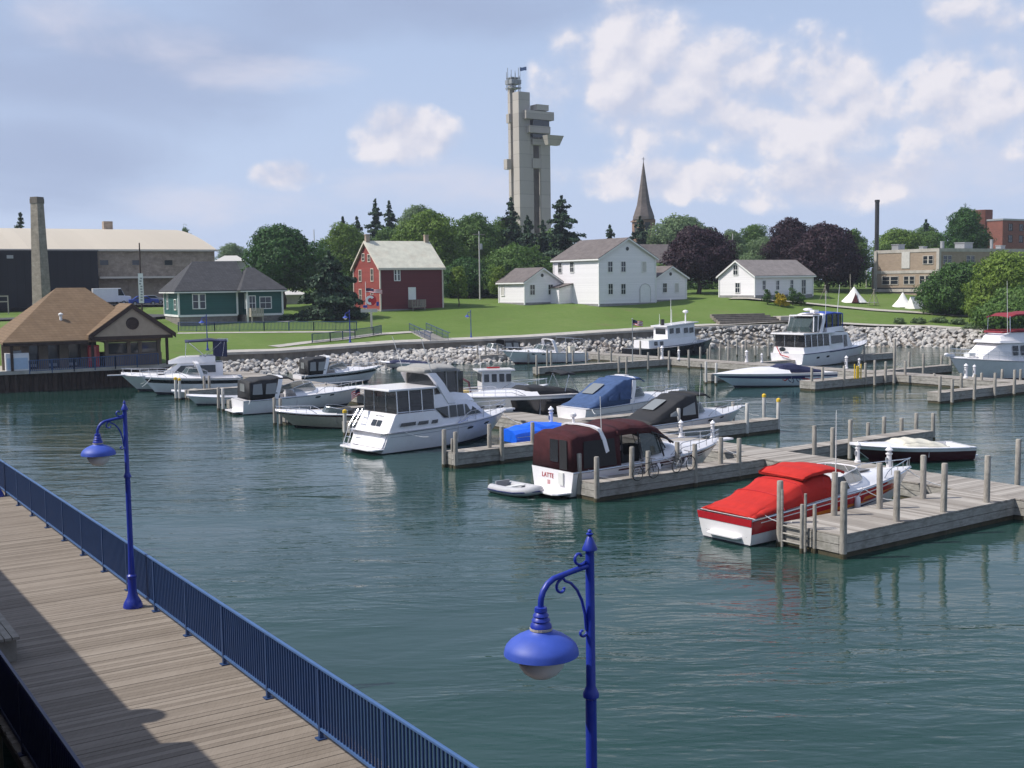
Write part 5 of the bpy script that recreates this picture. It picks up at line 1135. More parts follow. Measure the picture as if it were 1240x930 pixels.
# retaining steps of dark timber above the boulders
def timber_steps():
    a = GT(896,392.2); t = thing('timber_terrace', 'dark weathered timber terrace of steps set in the bank above the boulders', 'terrace', a, R(10)); wd = 9.5
    for k in range(5):
        b = MB(); b.box((0.6-k*0.25+1.2,k*0.75,0.1+k*0.22),(wd-k*0.5,0.72,0.5)); b.build('step', M['seawall'], t)
    b = MB(); b.box((7.9,1.2,0.6),(4.5,2.6,0.5)); b.build('landing', M['concrete'], t)
timber_steps()
# parked vehicles by the warehouse
def car(name, label, cat, p, rz, L, Wd, H, paint, van=False):
    t = thing(name, label, cat, p, rz); k = 1 if not van else 0
    b = MB(); prof = ([(0,0.35),(0,0.85),(0.15,0.95),(L*0.26,1.0),(L*0.38,H),(L*0.72,H),(L*0.86,1.0),(L,0.95),(L,0.35)] if not van else [(0,0.45),(0,1.2),(0.2,1.35),(0.9,1.4),(1.5,H),(L,H),(L,0.45)])
    lo = [(x,-Wd/2,z) for x,z in prof]; hi = [(x,Wd/2,z) for x,z in prof]; b.loft([lo,hi], True, True); b.build('body', paint, t, bevel=0.06)
    b = MB()
    for s in (-1,1):
        y = s*(Wd/2+0.012)
        if van: b.quad((1.0,y,1.45),(1.9,y,1.45),(1.9,y,H-0.15),(1.45,y,H-0.15))
        else: b.quad((L*0.31,y,1.03),(L*0.82,y,1.03),(L*0.71,y,H-0.1),(L*0.40,y,H-0.1))
    b.build('side_window', M['glass'], t); b = MB()
    if van: b.quad((0.92,-Wd*0.42,1.43),(0.92,Wd*0.42,1.43),(1.46,Wd*0.4,H-0.08),(1.46,-Wd*0.4,H-0.08))
    else: b.quad((L*0.265,-Wd*0.42,1.03),(L*0.265,Wd*0.42,1.03),(L*0.372,Wd*0.4,H-0.06),(L*0.372,-Wd*0.4,H-0.06))
    b.build('windscreen', M['glass'], t)
    for x in (L*0.2,L*0.8):
        for s in (-1,1): b = MB(); b.cyl((x,s*(Wd/2-0.2),0.33),(x,s*(Wd/2+0.02),0.33),0.33,n=14); w_ = b.build('wheel', M['rubber'], t); b = MB(); b.cyl((x,s*(Wd/2),0.33),(x,s*(Wd/2+0.035),0.33),0.19,n=10); b.build('hub_cap', M['galv'], w_)
    for s in (-1,1): b = MB(); b.box((-0.01,s*Wd*0.36,0.75),(0.05,0.3,0.16)); b.build('headlight', M['globe'], t)
P = lambda px, py, Y: (lambda q: on(q.x,q.y))(AT(px,py,Y))
car('van','white box truck parked in front of the warehouse doors','truck',P(158,362,181),R(205),5.6,2.1,2.6,M['white'],True); car('parked_car','blue car parked right of the white truck','car',P(192,362,180),R(200),4.4,1.75,1.45,M['royalcanvas']); car('parked_car','dark blue car parked left of the white truck','car',P(150,362,186),R(205),4.4,1.75,1.5,M['navy'])
car('parked_car','pale silver car with dark roof half hidden by the green house','car',P(201,360,184),R(200),4.4,1.75,1.45,M['galv'])
p = P(171.5,368,150); t = thing('banner_pole','tall white board with dark marks on a brown pole before the warehouse','sign',p,R(10)); h = HZ(p,294)-p.z; h2 = HZ(p,331)-p.z; h3 = HZ(p,367)-p.z
b = MB(); b.cyl((0,0.12,0),(0,0.12,h),0.12,0.08,8); b.build('pole', M['brownwall'], t); b = MB(); b.box((0,0,(h2+h3)/2),(0.62,0.08,h2-h3)); b.build('board', M['trim'], t)
b = MB(); rd = random.Random(5)
for i in range(9): b.box((rd.uniform(-0.08,0.08),-0.05,h3+0.4+i*(h2-h3-0.7)/9),(0.26,0.02,0.18))
b.build('lettering', M['grey'], t)
# ------------------------------------------------------------------ docks: weathered decks on piles, laid out as surveyed
DK = 0.75
UD = R(35.5); UV = Vector((math.cos(UD),math.sin(UD),0)); WD = R(124.0); WV = Vector((math.cos(WD),math.sin(WD),0))
def mat_dock():
    m = bpy.data.materials.new('dock boards'); m.use_nodes = True; t = NT(m.node_tree)
    rn = t.n('ShaderNodeNewGeometry').outputs['Random Per Island']; co = t.n('ShaderNodeTexCoord').outputs['Object']
    g = t.n('ShaderNodeTexNoise', inp={'Vector':co,'Scale':2.0,'Detail':6,'Roughness':0.7}).outputs[0]
    f = t.m('ADD', t.m('MULTIPLY', rn, 0.55), t.m('MULTIPLY', g, 0.45))
    c = t.ramp(f, [(0.2,(0.22,0.195,0.172)),(0.5,(0.31,0.28,0.248)),(0.85,(0.42,0.385,0.345))])
    p = t.n('ShaderNodeBsdfPrincipled', inp={'Base Color':c,'Roughness':0.9,'Specular IOR Level':0.2}); t.n('ShaderNodeOutputMaterial', inp={0:p.outputs[0]}); return m
M['dockboards'] = mat_dock()
def dock(label, p, ang, L, w, seed=0, z=DK, ladder=False, cat='dock', end=True):
    """deck from its free end p (right-hand corner seen from the end), running L along ang, w wide to the left"""
    t = thing('dock', label, cat, (p[0],p[1],0), ang); rd = random.Random(seed); b = MB(); x = 0.0; bw_ = 0.19
    while x < L-0.02:
        d = rd.uniform(-0.004,0.004); b.hexa([(x,-0.03,z-0.05+d),(x+bw_-0.012,-0.03,z-0.05+d),(x+bw_-0.012,w+0.03,z-0.05+d),(x,w+0.03,z-0.05+d)], [(x,-0.03,z+d),(x+bw_-0.012,-0.03,z+d),(x+bw_-0.012,w+0.03,z+d),(x,w+0.03,z+d)]); x += bw_
    b.build('deck_boards', M['dockboards'], t)
    b = MB()
    for y, s in ((0.03,1),(w-0.03,-1)):
        for zz in (z-0.19,z-0.46): b.box((L/2,y,zz),(L,0.08,0.25))
    if end:
        for zz in (z-0.19,z-0.46): b.box((0.03,w/2,zz),(0.08,w-0.15,0.25))
    b.build('side_timbers', M['fascia'], t)
    b = MB(); b.box((L/2,0.06,0.03),(L-0.05,0.06,0.22)); b.box((L/2,w-0.06,0.03),(L-0.05,0.06,0.22)); b.box((0.06,w/2,0.03),(0.06,w-0.16,0.22)); b.build('wet_timbers', M['waterline'], t)
    b = MB()
    for i in range(int(L/2.6)+1):
        for y in (0.35,w-0.35): b.cyl((min(L-0.3,0.3+i*2.6),y,-2),(min(L-0.3,0.3+i*2.6),y,z-0.06),0.12,n=7)
    b.build('support_posts', M['waterline'], t)
    if ladder:
        b = MB()
        for s in (0.55,0.95): b.cyl((-0.1,w*s,-0.6),(-0.1,w*s,z+1.1),0.045,n=7)
        for k in range(5): b.cyl((-0.1,w*0.55,-0.3+k*0.25),(-0.1,w*0.95,-0.3+k*0.25),0.03,n=6)
        b.build('ladder', M['fascia'], t)
    return t
PA = Vector((15.5,43.3,0))
def walkway(label, A, t0, t1, w, seed):                          # left edge through A, width to the right
    p = A+WV*t0+Vector((WV.y,-WV.x,0))*w; return dock(label, p, WD, t1-t0, w, seed, DK+0.004)
walkway('main grey walkway joining the finger docks of the red and maroon boats', PA, -16, 76, 2.4, 1)
PD = Vector((32.6,91.6,0))
walkway('main grey dock walkway of the farther dock system, running behind the blue striped speedboat', PD, -18, 46, 2.2, 2)
def pier_t(A, p): d = Vector((p[0],p[1],0))-A; n = Vector((WV.y,-WV.x,0)); return -(d.dot(n))/UV.dot(n)     # distance along UV from p to the walkway's left edge
def finger(label, px, py, w, seed, A=PA, L=None, ladder=False, ang=None):
    p = G(px,py,0); return dock(label, p, UD if ang is None else ang, (L or pier_t(A,p))-0.02, w, seed, ladder=ladder)
F1 = finger('wide grey finger dock with a ladder beside the red canvas speedboat', 1018, 677, 2.35, 11, ladder=True)
finger('grey finger dock beside the maroon canvas cruiser', 722, 608, 0.95, 12)
finger('grey finger dock beside the large white motor yacht', 551, 568, 0.95, 13)
finger('finger dock between the dark hulled runabout and the white motor yacht', 424, 528, 0.95, 14)
finger('finger dock beside the black canvas cruiser with two pilings on its end', 348, 515, 0.9, 15)
finger('finger dock left of the black canvas cruiser', 280, 498, 0.9, 16); finger('finger dock beside the small runabouts near the pavilion', 229, 485, 0.9, 17)
def rfinger(label, t, L, w, seed, A=PA, wd=2.4):                 # from the walkway's right edge outward
    n = Vector((WV.y,-WV.x,0)); p = A+WV*t+n*wd+UV*L; return dock(label, p+Vector((-UV.y,UV.x,0))*w, UD+math.pi, L-0.02, w, seed)
rfinger('grey finger dock running behind the covered maroon runabout', 9.0, 11.0, 0.9, 21)
def to_right(label, px, py, w, seed, A, wd):
    q = G(px,py,0); Lq = -pier_t(A,q)-wd/UV.dot(Vector((WV.y,-WV.x,0))); return dock(label, q+Vector((-UV.y,UV.x,0))*w, UD+math.pi, Lq-0.02, w, seed)
to_right('grey finger dock in front of the black topped cruiser with two yellow capped pilings', 944, 523, 0.95, 22, PA, 2.4)
rfinger('finger dock between the blue canvas cruiser and the dark windowed boat', 24.5, 9.0, 0.9, 23); rfinger('finger dock beyond the dark windowed boat', 36.5, 9.0, 0.9, 24); rfinger('finger dock near the small white tug', 46.0, 8.0, 0.9, 25)
finger('grey finger dock with the yellow pedestal, beside the blue striped speedboat', 987, 474, 1.5, 31, PD)
finger('grey finger dock before the red topped trawler at the right edge', 1140, 489, 1.1, 32, PD)
finger('grey finger dock at the bow of the blue striped speedboat', 861, 464, 0.9, 33, PD); finger('long grey finger dock before the pilothouse tug, with the flag pole', 653, 455, 1.0, 34, PD)
finger('short grey dock at the white cabin cruisers by the boulders', 582, 439, 0.9, 35, PD, 8.0)
to_right('finger dock beyond the white trawler yacht', 1085, 435.5, 0.9, 36, PD, 2.2); to_right('short dark finger dock under the bow of the red topped trawler', 1153, 452, 0.9, 37, PD, 2.2)

# pilings, one by one
PM = {}; PLACE = ['']
def piling(px, ytop, ybase, z=0.0, cap=None, r=0.105, label=None, grp=None, light=False):
    p = G(px,ybase,z); h = max(0.9, HZ(p,ytop)); hh = round(h,1); key = (hh, cap, light, r)
    lab = ('yellow capped pale piling ' if cap == 'yellow' else 'pale slim piling ' if light else 'grey weathered wooden piling ') + PLACE[0]
    g = lab.replace('piling','pilings')
    o = bpy.data.objects.new('piling', None); COL.objects.link(o); o.empty_display_size = 0.2; o.location = (p.x,p.y,0); o.rotation_euler = (random.uniform(-0.012,0.012),random.uniform(-0.012,0.012),random.uniform(0,6)); tag(o, lab, 'piling', grp or g)
    if key not in PM:
        b = MB(); b.lathe([(r*1.08,-1.6),(r*1.05,0.3),(r,h*0.6),(r*0.97,h-0.03),(r*0.8,h)], (0,0,0), 12); me = b.build('shaft', M['pilelight' if light else 'pile'], smooth=45); b = MB(); b.lathe([(r*1.12,-0.2),(r*1.12,0.10),(r*1.06,0.16)], (0,0,0), 12); w = b.build('wet_band', M['waterline'])
        l = [me, w]
        if cap: b = MB(); b.lathe([(r*1.15,h-0.14),(r*1.15,h+0.01),(r*0.3,h+0.07)], (0,0,0), 12); l.append(b.build('cap', M['yellow' if cap == 'yellow' else 'white']))
        for k in l: k.parent = o
        PM[key] = [k.data for k in l], [k.name.split('.')[0] for k in l]
    else:
        for d, nm in zip(*PM[key]): k = bpy.data.objects.new(nm, d); COL.objects.link(k); k.parent = o
random.seed(5)
PLACE[0] = 'along the docks of the red, maroon and large white boats'
for q in ((944.3,582,661),(1021,583,676.6),(1085,570.6,659),(1141.8,559,646.8),(1194,549.6,634),(701.7,549,603),(722.6,552.7,608),(785,546,597),(841.7,538.5,589),(894.5,531,580.6),
          (538,521,566),(552.4,524.6,567.5),(608,516,561.5),(592.8,513.5,561),(820.5,535.6,586)): piling(*q)
for q in ((1009.7,571.6,624),(1065.6,560.8,615.7),(1118,551,603.8),(1232,532.7,580),(872.5,529,561.5),(764.7,541,578),(645,510,537)): piling(q[0],q[1],q[2],DK)
PLACE[0] = 'in the row behind the covered maroon runabout'
for q in ((986.6,513.7,545.3),(1008.6,516,548),(1029.5,509,540)): piling(q[0],q[1],q[2],DK)
for q in ((1051,511.6,539),(1070,504.5,538),(1091.7,506,536),(1109,500,534),(1129.7,501.5,533)): piling(*q)
PLACE[0] = 'carrying a ladder at a dock end'
for q in ((970.7,610.6,669.9),(986.7,612,670),(547.5,531,567)): piling(*q, r=0.06)
PLACE[0] = 'at the finger dock of the black topped cruiser'
for q in ((805,493,525),(847,489.6,522),(887.4,486,517)): piling(*q)
for q in ((821.6,494.4,531),(904.4,488.4,528)): piling(*q, light=True)
for q in ((925.4,478,516),(942,484.8,523)): piling(*q, cap='yellow', light=True)
PLACE[0] = 'along the finger dock before the red topped trawler'
for q in ((1153,459.5,490),(1179.7,453,486),(1204.5,450.6,482),(1228,448,479.5),(1137.6,456,489)): piling(*q)
for q in ((1164,451.5,476),(1188.4,452,472),(1213,447.4,469.5),(1235.6,446.6,467)): piling(*q)
PLACE[0] = 'along the finger dock with the yellow pedestal'
for q in ((983,445,473.5),(996,445,472.5),(1022,443,470.6),(1047.7,439.4,468),(1072,437,466),(1096,436,465),(1118,428,458),(1131,452,467)): piling(*q)
for q in ((1059.4,437,457),(1082.7,410,455)): piling(q[0],q[1],q[2],DK)
PLACE[0] = 'beside the big white trawler yacht'
for q in ((1046.5,418,440),(1066,417,436),(1101,426,447),(1006,418,439.5),(1013,415,438),(992,420,442),(984,422,443),(1033.6,416.5,436),(1151,428,452),(1140,430,450)): piling(*q)
PLACE[0] = 'at the bow of the blue striped speedboat'
for q in ((855,438,465),(867,439.5,466)): piling(*q, light=True)
PLACE[0] = 'between the pilothouse tug and the trawler yacht'
for q in ((857,421.8,437),(872,415,440),(882,412,445),(892.6,411,431),(903,412,438),(914.8,411,432),(930.7,410,433),(848,420,441),(860,418,438)): piling(*q)
PLACE[0] = 'along the docks before the pilothouse tug'
for q in ((749.6,431.8,453),(758.6,432.7,454.6),(784.7,425.8,449),(810,424,450),(834,423,447),(775.6,412,437),(798,420,444),(822,419,440)): piling(*q)
PLACE[0] = 'along the far dock at the white cruisers by the boulders'
for q in ((578.5,419,438.5),(588,417.5,438.5),(603,417,437),(662.7,422.6,447),(667.7,424,449),(686.6,422,441),(694,424,447),(710,423,446),(725,421,444),(740,421,443),(640,424,441),(650,430,456)): piling(*q)
PLACE[0] = 'on a finger dock end left of the large yacht'
for q in ((213.4,457.6,484.7),(218,458.7,484.7),(418,497,527)): piling(*q, cap='yellow', light=True)
PLACE[0] = 'among the boats between the pavilion and large yacht'
for q in ((248,456,482),(254,456,480),(265,470,497),(270.5,470,498),(169,453,473),(333,482,515),(340,483.5,516),(395,462,478),(404,466,492),(378,464,480)): piling(*q, light=q[0] in (169,270.5))
# white power pedestals shaped like little lighthouses
def pedestals():
    t = thing('power_pedestal', '', 'pedestal', (0,0,0)); b = MB(); b.lathe([(0.17,0),(0.17,0.10),(0.12,0.14),(0.105,0.72),(0.15,0.76),(0.15,0.80)], (0,0,0), 10); b.build('column', M['white'], t, smooth=35)
    b = MB(); b.lathe([(0.10,0.80),(0.10,0.93)], (0,0,0), 10); b.build('lantern', M['globe'], t); b = MB(); b.lathe([(0.17,0.93),(0.16,0.97),(0.05,1.08),(0.02,1.12)], (0,0,0), 10); b.build('cap', M['white'], t)
    b = MB(); b.box((-0.12,-0.03,0.5),(0.06,0.14,0.22)); b.build('socket_box', M['grey'], t)
    first = True
    L = [(667.4,516,492,'white lighthouse shaped power pedestal right of the blue tarp, closest of its row'),(581.8,490,472,'white power pedestal behind the bow of the large white yacht'),(1038.5,560,541,'left of the two white power pedestals behind the red speedboat'),(1076.4,571,540,'right of the two white power pedestals behind the red speedboat'),
      (863,531,509,'white power pedestal at the bow of the maroon cruiser'),(824.5,530,512,'white power pedestal left of the black topped cruiser'),(1169.5,458,440,'left of two white pedestals before the red topped trawler'),(1179.7,456.5,441.5,'right of two white pedestals before the red topped trawler'),
      (1024.8,446.5,430.6,'left of two white pedestals on the dock with the yellow one'),(1040.4,446,433.5,'right of two white pedestals on the dock with the yellow one'),(904,438.7,423.8,'left of two white pedestals left of the white trawler yacht'),(922.4,439,428,'right of two white pedestals left of the white trawler yacht'),(801.7,435,418.8,'left of two white pedestals before the pilothouse tug'),(822,435.5,423,'right of two white pedestals before the pilothouse tug')]
    for px, yb, yt, lab in L:
        p = G(px,yb,DK+0.004); s = max(0.8,min(1.5,(HZ(p,yt)-DK)/1.12)); o = t if first else dup(t, None, None, lab, None); o.location = p; o.scale = (s,)*3; o['label'] = lab; o['group'] = 'white dock power pedestals'; first = False
    p = G(1038.4,458.5,DK); y = thing('life_ring_post', 'bright yellow pedestal standing on the dock by the blue striped speedboat', 'pedestal', p); b = MB(); b.box((0,0,0.5),(0.24,0.2,1.0)); b.build('cabinet', M['yellow'], y, bevel=0.03); [MB().cyl((x_,0,0),(x_,0,1.15),0.05,n=8).build('guard_post', M['yellow'], y) for x_ in (-0.24,0.26)]
pedestals()
p = G(766,440,DK); flag_pole('flag_pole', 'thin dock pole flying a striped flag left of the pilothouse tug', p, HZ(p,387)-DK, (12.5*p.y/FPX, 6.5*p.y/FPX), R(-8), 0.05)
def bicycle(px, py, rz, lab, frame):
    p = G(px,py,DK); t = thing('bicycle', lab, 'bicycle', p, rz); t.scale = (0.85,)*3; wr = 0.33
    def ringpts(cx): return [(cx+wr*math.cos(a),0,wr+0.02+wr*math.sin(a)) for a in [6.283*i/20 for i in range(21)]]
    for cx in (-0.52,0.52):
        b = MB(); b.tube(ringpts(cx), 0.024, 6); w = b.build('wheel', M['rubber'], t); b = MB()
        for i in range(8): a = 0.785*i; b.cyl((cx,0,wr+0.02),(cx+wr*0.94*math.cos(a),0,wr+0.02+wr*0.94*math.sin(a)),0.006,n=4)
        b.build('spokes', M['steel'], w)
    b = MB(); bb, st, ht = (-0.08,0,0.30), (-0.24,0,0.78), (0.36,0,0.80)
    for a, c in ((bb,st),(bb,(0.39,0,0.66)),((-0.22,0,0.72),ht),(bb,(-0.52,0,0.35)),((-0.22,0,0.74),(-0.52,0,0.35)),(ht,(0.52,0,0.35))): b.cyl(a,c,0.02,n=6)
    b.build('frame', frame, t); b = MB(); b.tube([(0.34,-0.28,0.98),(0.38,-0.1,0.95),(0.38,0.1,0.95),(0.34,0.28,0.98)], 0.016, 5); b.cyl(ht,(0.38,0,0.95),0.016,n=5); b.build('handlebar', M['dkmetal'], t)
    b = MB(); b.cyl(st,(-0.26,0,0.90),0.014,n=5); b.build('seat_post', M['steel'], t); b = MB(); b.ell((-0.26,0,0.93),(0.14,0.07,0.035)); b.build('saddle', M['rubber'], t)
bicycle(782,581,UD+0.05,'dark bicycle standing on the dock beside the maroon cruiser',M['dkmetal']); bicycle(828,571,UD+0.1,'bicycle leaning farther along the same dock near the maroon bow',M['grey'])
# ------------------------------------------------------------------ boats: x forward from the transom, y to port, z up from the waterline
M['dinghygrey'] = mat('grey white rubberised fabric',(0.42,0.42,0.44),0.6,0.08,4)
M['maroonbright'] = mat('dark red canvas',(0.20,0.015,0.025),0.8,0.1,6)
class Hull:
    def __init__(s, L, B, fs, fb, rake=0.10, fine=2.3, low=1.6, sw=0.93, chine=0.80, sag=0.0, tr=0.0):
        s.tr = tr
        s.L, s.B, s.fs, s.fb, s.rake, s.fine, s.low, s.sw, s.ch, s.sag = L, B, fs, fb, rake, fine, low, sw, chine, sag
    def half(s, t):
        if t < 0.5: return s.B/2*(s.sw+(1-s.sw)*math.sin(t/0.5*math.pi/2))
        q = (t-0.5)/0.5; return s.B/2*max(0.012, 1-q**s.fine)
    def lowhalf(s, t):
        if t < 0.45: return s.B/2*s.ch
        q = (t-0.45)/0.55; return s.B/2*s.ch*max(0.012, 1-q**s.low)
    def sheer(s, t): return s.fs+(s.fb-s.fs)*t**1.5-s.sag*math.sin(math.pi*t)
    def S(s, t, h, side=1, off=0.0):
        """point on the topsides: h 0 at the chine, 1 at the sheer"""
        zc = 0.05+0.12*t**2*s.fb; z = lerp(zc, s.sheer(t), h); y = lerp(s.lowhalf(t), s.half(t), h**0.75)
        x = s.L*t*(1-s.rake*(1-h)) + s.tr*h*max(0,1-t/0.16)
        return Vector((x, side*(y+off), z))
    def hull(s, root, mt, bottom='bottomblue', n=36, rub='grey', h1=1.0):
        b = MB(); T = [i/n for i in range(n+1)]; H = [0,0.2,0.4,0.6,0.8,1.0]
        for sd in (1,-1): b.loft([[s.S(t,h,sd) for h in H] for t in T], False)
        b.poly([s.S(0,h,1) for h in H]+[s.S(0,h,-1) for h in H[::-1]]); b.build('hull', M[mt], root, smooth=40)
        b = MB()
        for sd in (1,-1): b.loft([[s.S(t,0,sd), Vector((s.S(t,0).x*0.985, sd*s.lowhalf(t)*0.96, 0.02 if t < 0.9 else s.S(t,0).z*0.4)), Vector((s.L*t*(1-s.rake)*0.97, 0, -0.42*(1-t**3)-0.02))] for t in T], False)
        p = s.S(0,0,1); b.poly([p,(0,p.y*0.96,0.02),(0,0,-0.42),(0,-p.y*0.96,0.02),(p.x,-p.y,p.z)]); b.build('bottom_paint', M[bottom], root, smooth=50)
        if rub:
            b = MB()
            for sd in (1,-1): b.tube([s.S(t,0.97,sd,0.012) for t in T], 0.032, 5)
            b.build('rub_rail', M[rub], root)
    def stripe(s, root, name, mt, h0, h1, t0=0.0, t1=1.0, n=18, taper=0.0, h0b=None, h1b=None):
        b = MB(); n = 44
        for sd in (1,-1):
            secs = []
            for i in range(n+1):
                u = i/n; t = lerp(t0,t1,u); a = lerp(h0,h0b if h0b is not None else h0,u); c = lerp(h1,h1b if h1b is not None else h1,u)
                if taper: c = lerp(c, a+0.01, max(0,(u-(1-taper))/taper))
                secs.append([s.S(t,a,sd,0.012), s.S(t,lerp(a,c,0.33),sd,0.014), s.S(t,lerp(a,c,0.67),sd,0.014), s.S(t,c,sd,0.012)])
            b.loft(secs, False)
        return b.build(name, M[mt], root, smooth=60)
    def deck(s, root, mt, td=0.42, crown=None, n=16, cockpit='deck', floor=None, side=0.22, trunk=None):
        """foredeck with crown, side decks and a cockpit well behind td"""
        b = MB(); K = [-1,-0.86,-0.72,-0.5,-0.25,0,0.25,0.5,0.72,0.86,1]; cr = crown or (lambda t: 0.10)
        secs = []
        for i in range(n+1):
            t = lerp(td,1.0,i/n); hw = s.half(t)-0.01; c = cr(t); tr = trunk(t) if trunk else 0.0
            secs.append([(s.L*t, hw*k, s.sheer(t)+0.01+c*(1-k*k)+tr*sstep(0.98,0.62,abs(k))) for k in K])
        b.loft(secs, False); b.poly(secs[0]+[(s.L*td,-s.half(td)+0.01,0.25),(s.L*td,s.half(td)-0.01,0.25)][::-1])
        fl = floor if floor is not None else s.fs*0.35
        for sd in (1,-1):
            b.loft([[(s.L*t+0.02, sd*(s.half(t)-0.01), s.sheer(t)+0.012), (s.L*t+0.02, sd*(s.half(t)-side), s.sheer(t)+0.03), (s.L*t+0.02, sd*(s.half(t)-side-0.03), fl)] for t in (0,td*0.33,td*0.66,td)], False)
        h0 = s.half(0); b.quad((0.02,h0,s.fs+0.012),(0.35,h0,s.fs+0.03),(0.35,-h0,s.fs+0.03),(0.02,-h0,s.fs+0.012)); b.quad((0.35,h0-side,s.fs+0.03),(0.37,h0-side,fl),(0.37,-h0+side,fl),(0.35,-h0+side,s.fs+0.03))
        b.build('deck', M[mt], root, smooth=35)
        b = MB(); b.quad((0.3,h0-side,fl),(s.L*td,s.half(td)-side,fl),(s.L*td,-s.half(td)+side,fl),(0.3,-h0+side,fl)); b.build('cockpit_floor', M[cockpit], root)
    def rail(s, root, t0=0.55, t1=0.985, h=0.42, inset=0.10, n=10, st=5, mid=False):
        b = MB(); pts = [(s.L*t, s.half(t)-min(inset,s.half(t)*0.5), s.sheer(t)+h*min(1,0.25+(i/n)*4)) for i, t in enumerate([lerp(t0,t1,k/n) for k in range(n+1)])]
        pts[0] = (pts[0][0],pts[0][1],s.sheer(t0)+0.03); nose = [(s.L*(t1+0.012), 0, s.sheer(1)+h+0.02)]
        for z in ((0,-h*0.45) if mid else (0,)):
            pp = [(x,y,max(z_+z,s.sheer(x/s.L)+0.02)) for x,y,z_ in pts]; b.tube(pp+[(a[0],a[1],a[2]+z) for a in nose]+[(x,-y,z_) for x,y,z_ in pp[::-1]], 0.018, 5)
        for i in range(1,st+1):
            t = lerp(t0,t1,i/st)
            for sd in (1,-1): y = sd*(s.half(t)-min(inset,s.half(t)*0.5)); b.cyl((s.L*t,y,s.sheer(t)),(s.L*t,y,s.sheer(t)+h*0.98),0.014,n=5)
        return b.build('bow_rail', M['steel'], root)
    def ports(s, root, lst, mt='glass'):
        for t, h, w, hh in lst:
            for sd in (1,-1):
                c = s.S(t,h,sd,0.012); d = (s.S(t+0.02,h,sd)-s.S(t-0.02,h,sd)).normalized(); u = (s.S(t,h+0.05,sd)-s.S(t,h-0.05,sd)).normalized(); b = MB(); k = 12
                nrm = d.cross(u).normalized()*0.012; pts = [c+d*(w/2*math.copysign(abs(math.cos(a))**0.6,math.cos(a)))+u*(hh/2*math.copysign(abs(math.sin(a))**0.6,math.sin(a))) for a in [6.283*i/k for i in range(k)]]
                b.loft([[p-nrm for p in pts],[p+nrm for p in pts]], True, True); b.build('porthole', M[mt], root)
def boat_root(name, label, cat, p, deg, group='boats moored in the marina'): return thing(name, label, cat, (p[0],p[1],0), R(deg), group)
def windscreen(root, H, t, w, h, rake=0.55, fwd=0.9, z=None, fm='steel', gl='wind', n=10, side=1.0):
    """wrap-round windscreen: nose of the curve at fraction t, sides running back"""
    z = H.sheer(t)+0.12 if z is None else z; x0 = H.L*t; base, top = [], []
    for i in range(n+1):
        a = lerp(-1,1,i/n); x = x0-fwd*abs(a)**2.2; y = w/2*math.sin(a*math.pi/2)*(1.0); base.append(Vector((x,y,z-0.04*abs(a)))); top.append(Vector((x-rake*h*(1-0.55*abs(a)), y*0.90, z+h*(1-0.22*max(0,abs(a)-0.75)*4*0.5))))
    for sd, i in ((-1,0),(1,n)): pass
    eb = [Vector((base[0].x-side,base[0].y*1.0,z-0.06))]; et = [Vector((base[0].x-side,base[0].y*0.97,z+h*0.42))]
    base = eb+base+[Vector((v.x,-v.y,v.z)) for v in eb]; top = et+top+[Vector((v.x,-v.y,v.z)) for v in et]
    f = MB(); f.tube(top,0.022,5); f.tube(base,0.018,5)
    for i in range(0,len(base),3): f.cyl(base[i],top[i],0.016,n=5)
    o = f.build('windscreen_frame', M[fm], root); g = MB(); g.loft([base,top], False); g.build('windscreen_glass', M[gl], o, smooth=40)
def canopy(root, secs, mt='black', arch=0.12, name='canopy', caps=True, n=7, sag=0.055):
    """canvas top over bows: secs of (x, half width at foot, foot z, half width at top, top z)"""
    b = MB(); rings = []; rd = random.Random(len(secs)*7+int(secs[0][0]*100)); full = []
    for p, q in zip(secs, secs[1:]):                             # cloth sags a little between the bows and never lies quite even
        for i in range(5):
            u = i/5; v = [lerp(a_,c_,u) for a_,c_ in zip(p,q)]; sg = sag*math.sin(math.pi*u)*min(1.0,(q[0]-p[0])/0.9); v[4] -= sg*0.8+(rd.uniform(-0.012,0.012) if i else 0); v[3] -= sg*0.5+(rd.uniform(-0.015,0.015) if i else 0); full.append(v)
    full.append(secs[-1])
    for x, wb, zb, wt, zt in full:
        r = [(x,wb,zb),(x,lerp(wb,wt,0.55),lerp(zb,zt,0.55)),(x,wt,zt-arch*0.9)]
        r += [(x,wt*math.cos(a)**0.8,zt-arch*0.9+arch*math.sin(a)) for a in [math.pi*k/(2*n) for k in range(1,n)]]+[(x,0,zt+arch*0.1)]
        rings.append(r+[(p[0],-p[1],p[2]) for p in r[-2::-1]])
    b.loft(rings, False)
    if caps: b.poly(rings[0])
    o = b.build(name, M[mt], root, smooth=50, solid=0.02); return o
def side_panel(root, pts, mt, name='clear_window', both=True, off=0.02):
    P = [Vector(p) for p in pts]
    for sd in ((1,-1) if both else (1,)):
        b = MB(); q = [Vector((p.x,sd*(p.y+off),p.z)) for p in P]; b.add(q, [tuple(range(len(q)))]); o = b.build(name, M[mt], root, solid=0.008)
    return o
def block(root, name, mt, secs, smooth=None, bevel=0.0):
    """cabin shell from stations (x, half width low, z low, half width high, z high)"""
    b = MB(); b.loft([[(x,wl,zl),(x,wh,zh),(x,-wh,zh),(x,-wl,zl)] for x,wl,zl,wh,zh in secs], True, True); return b.build(name, M[mt], root, smooth=smooth, bevel=bevel)
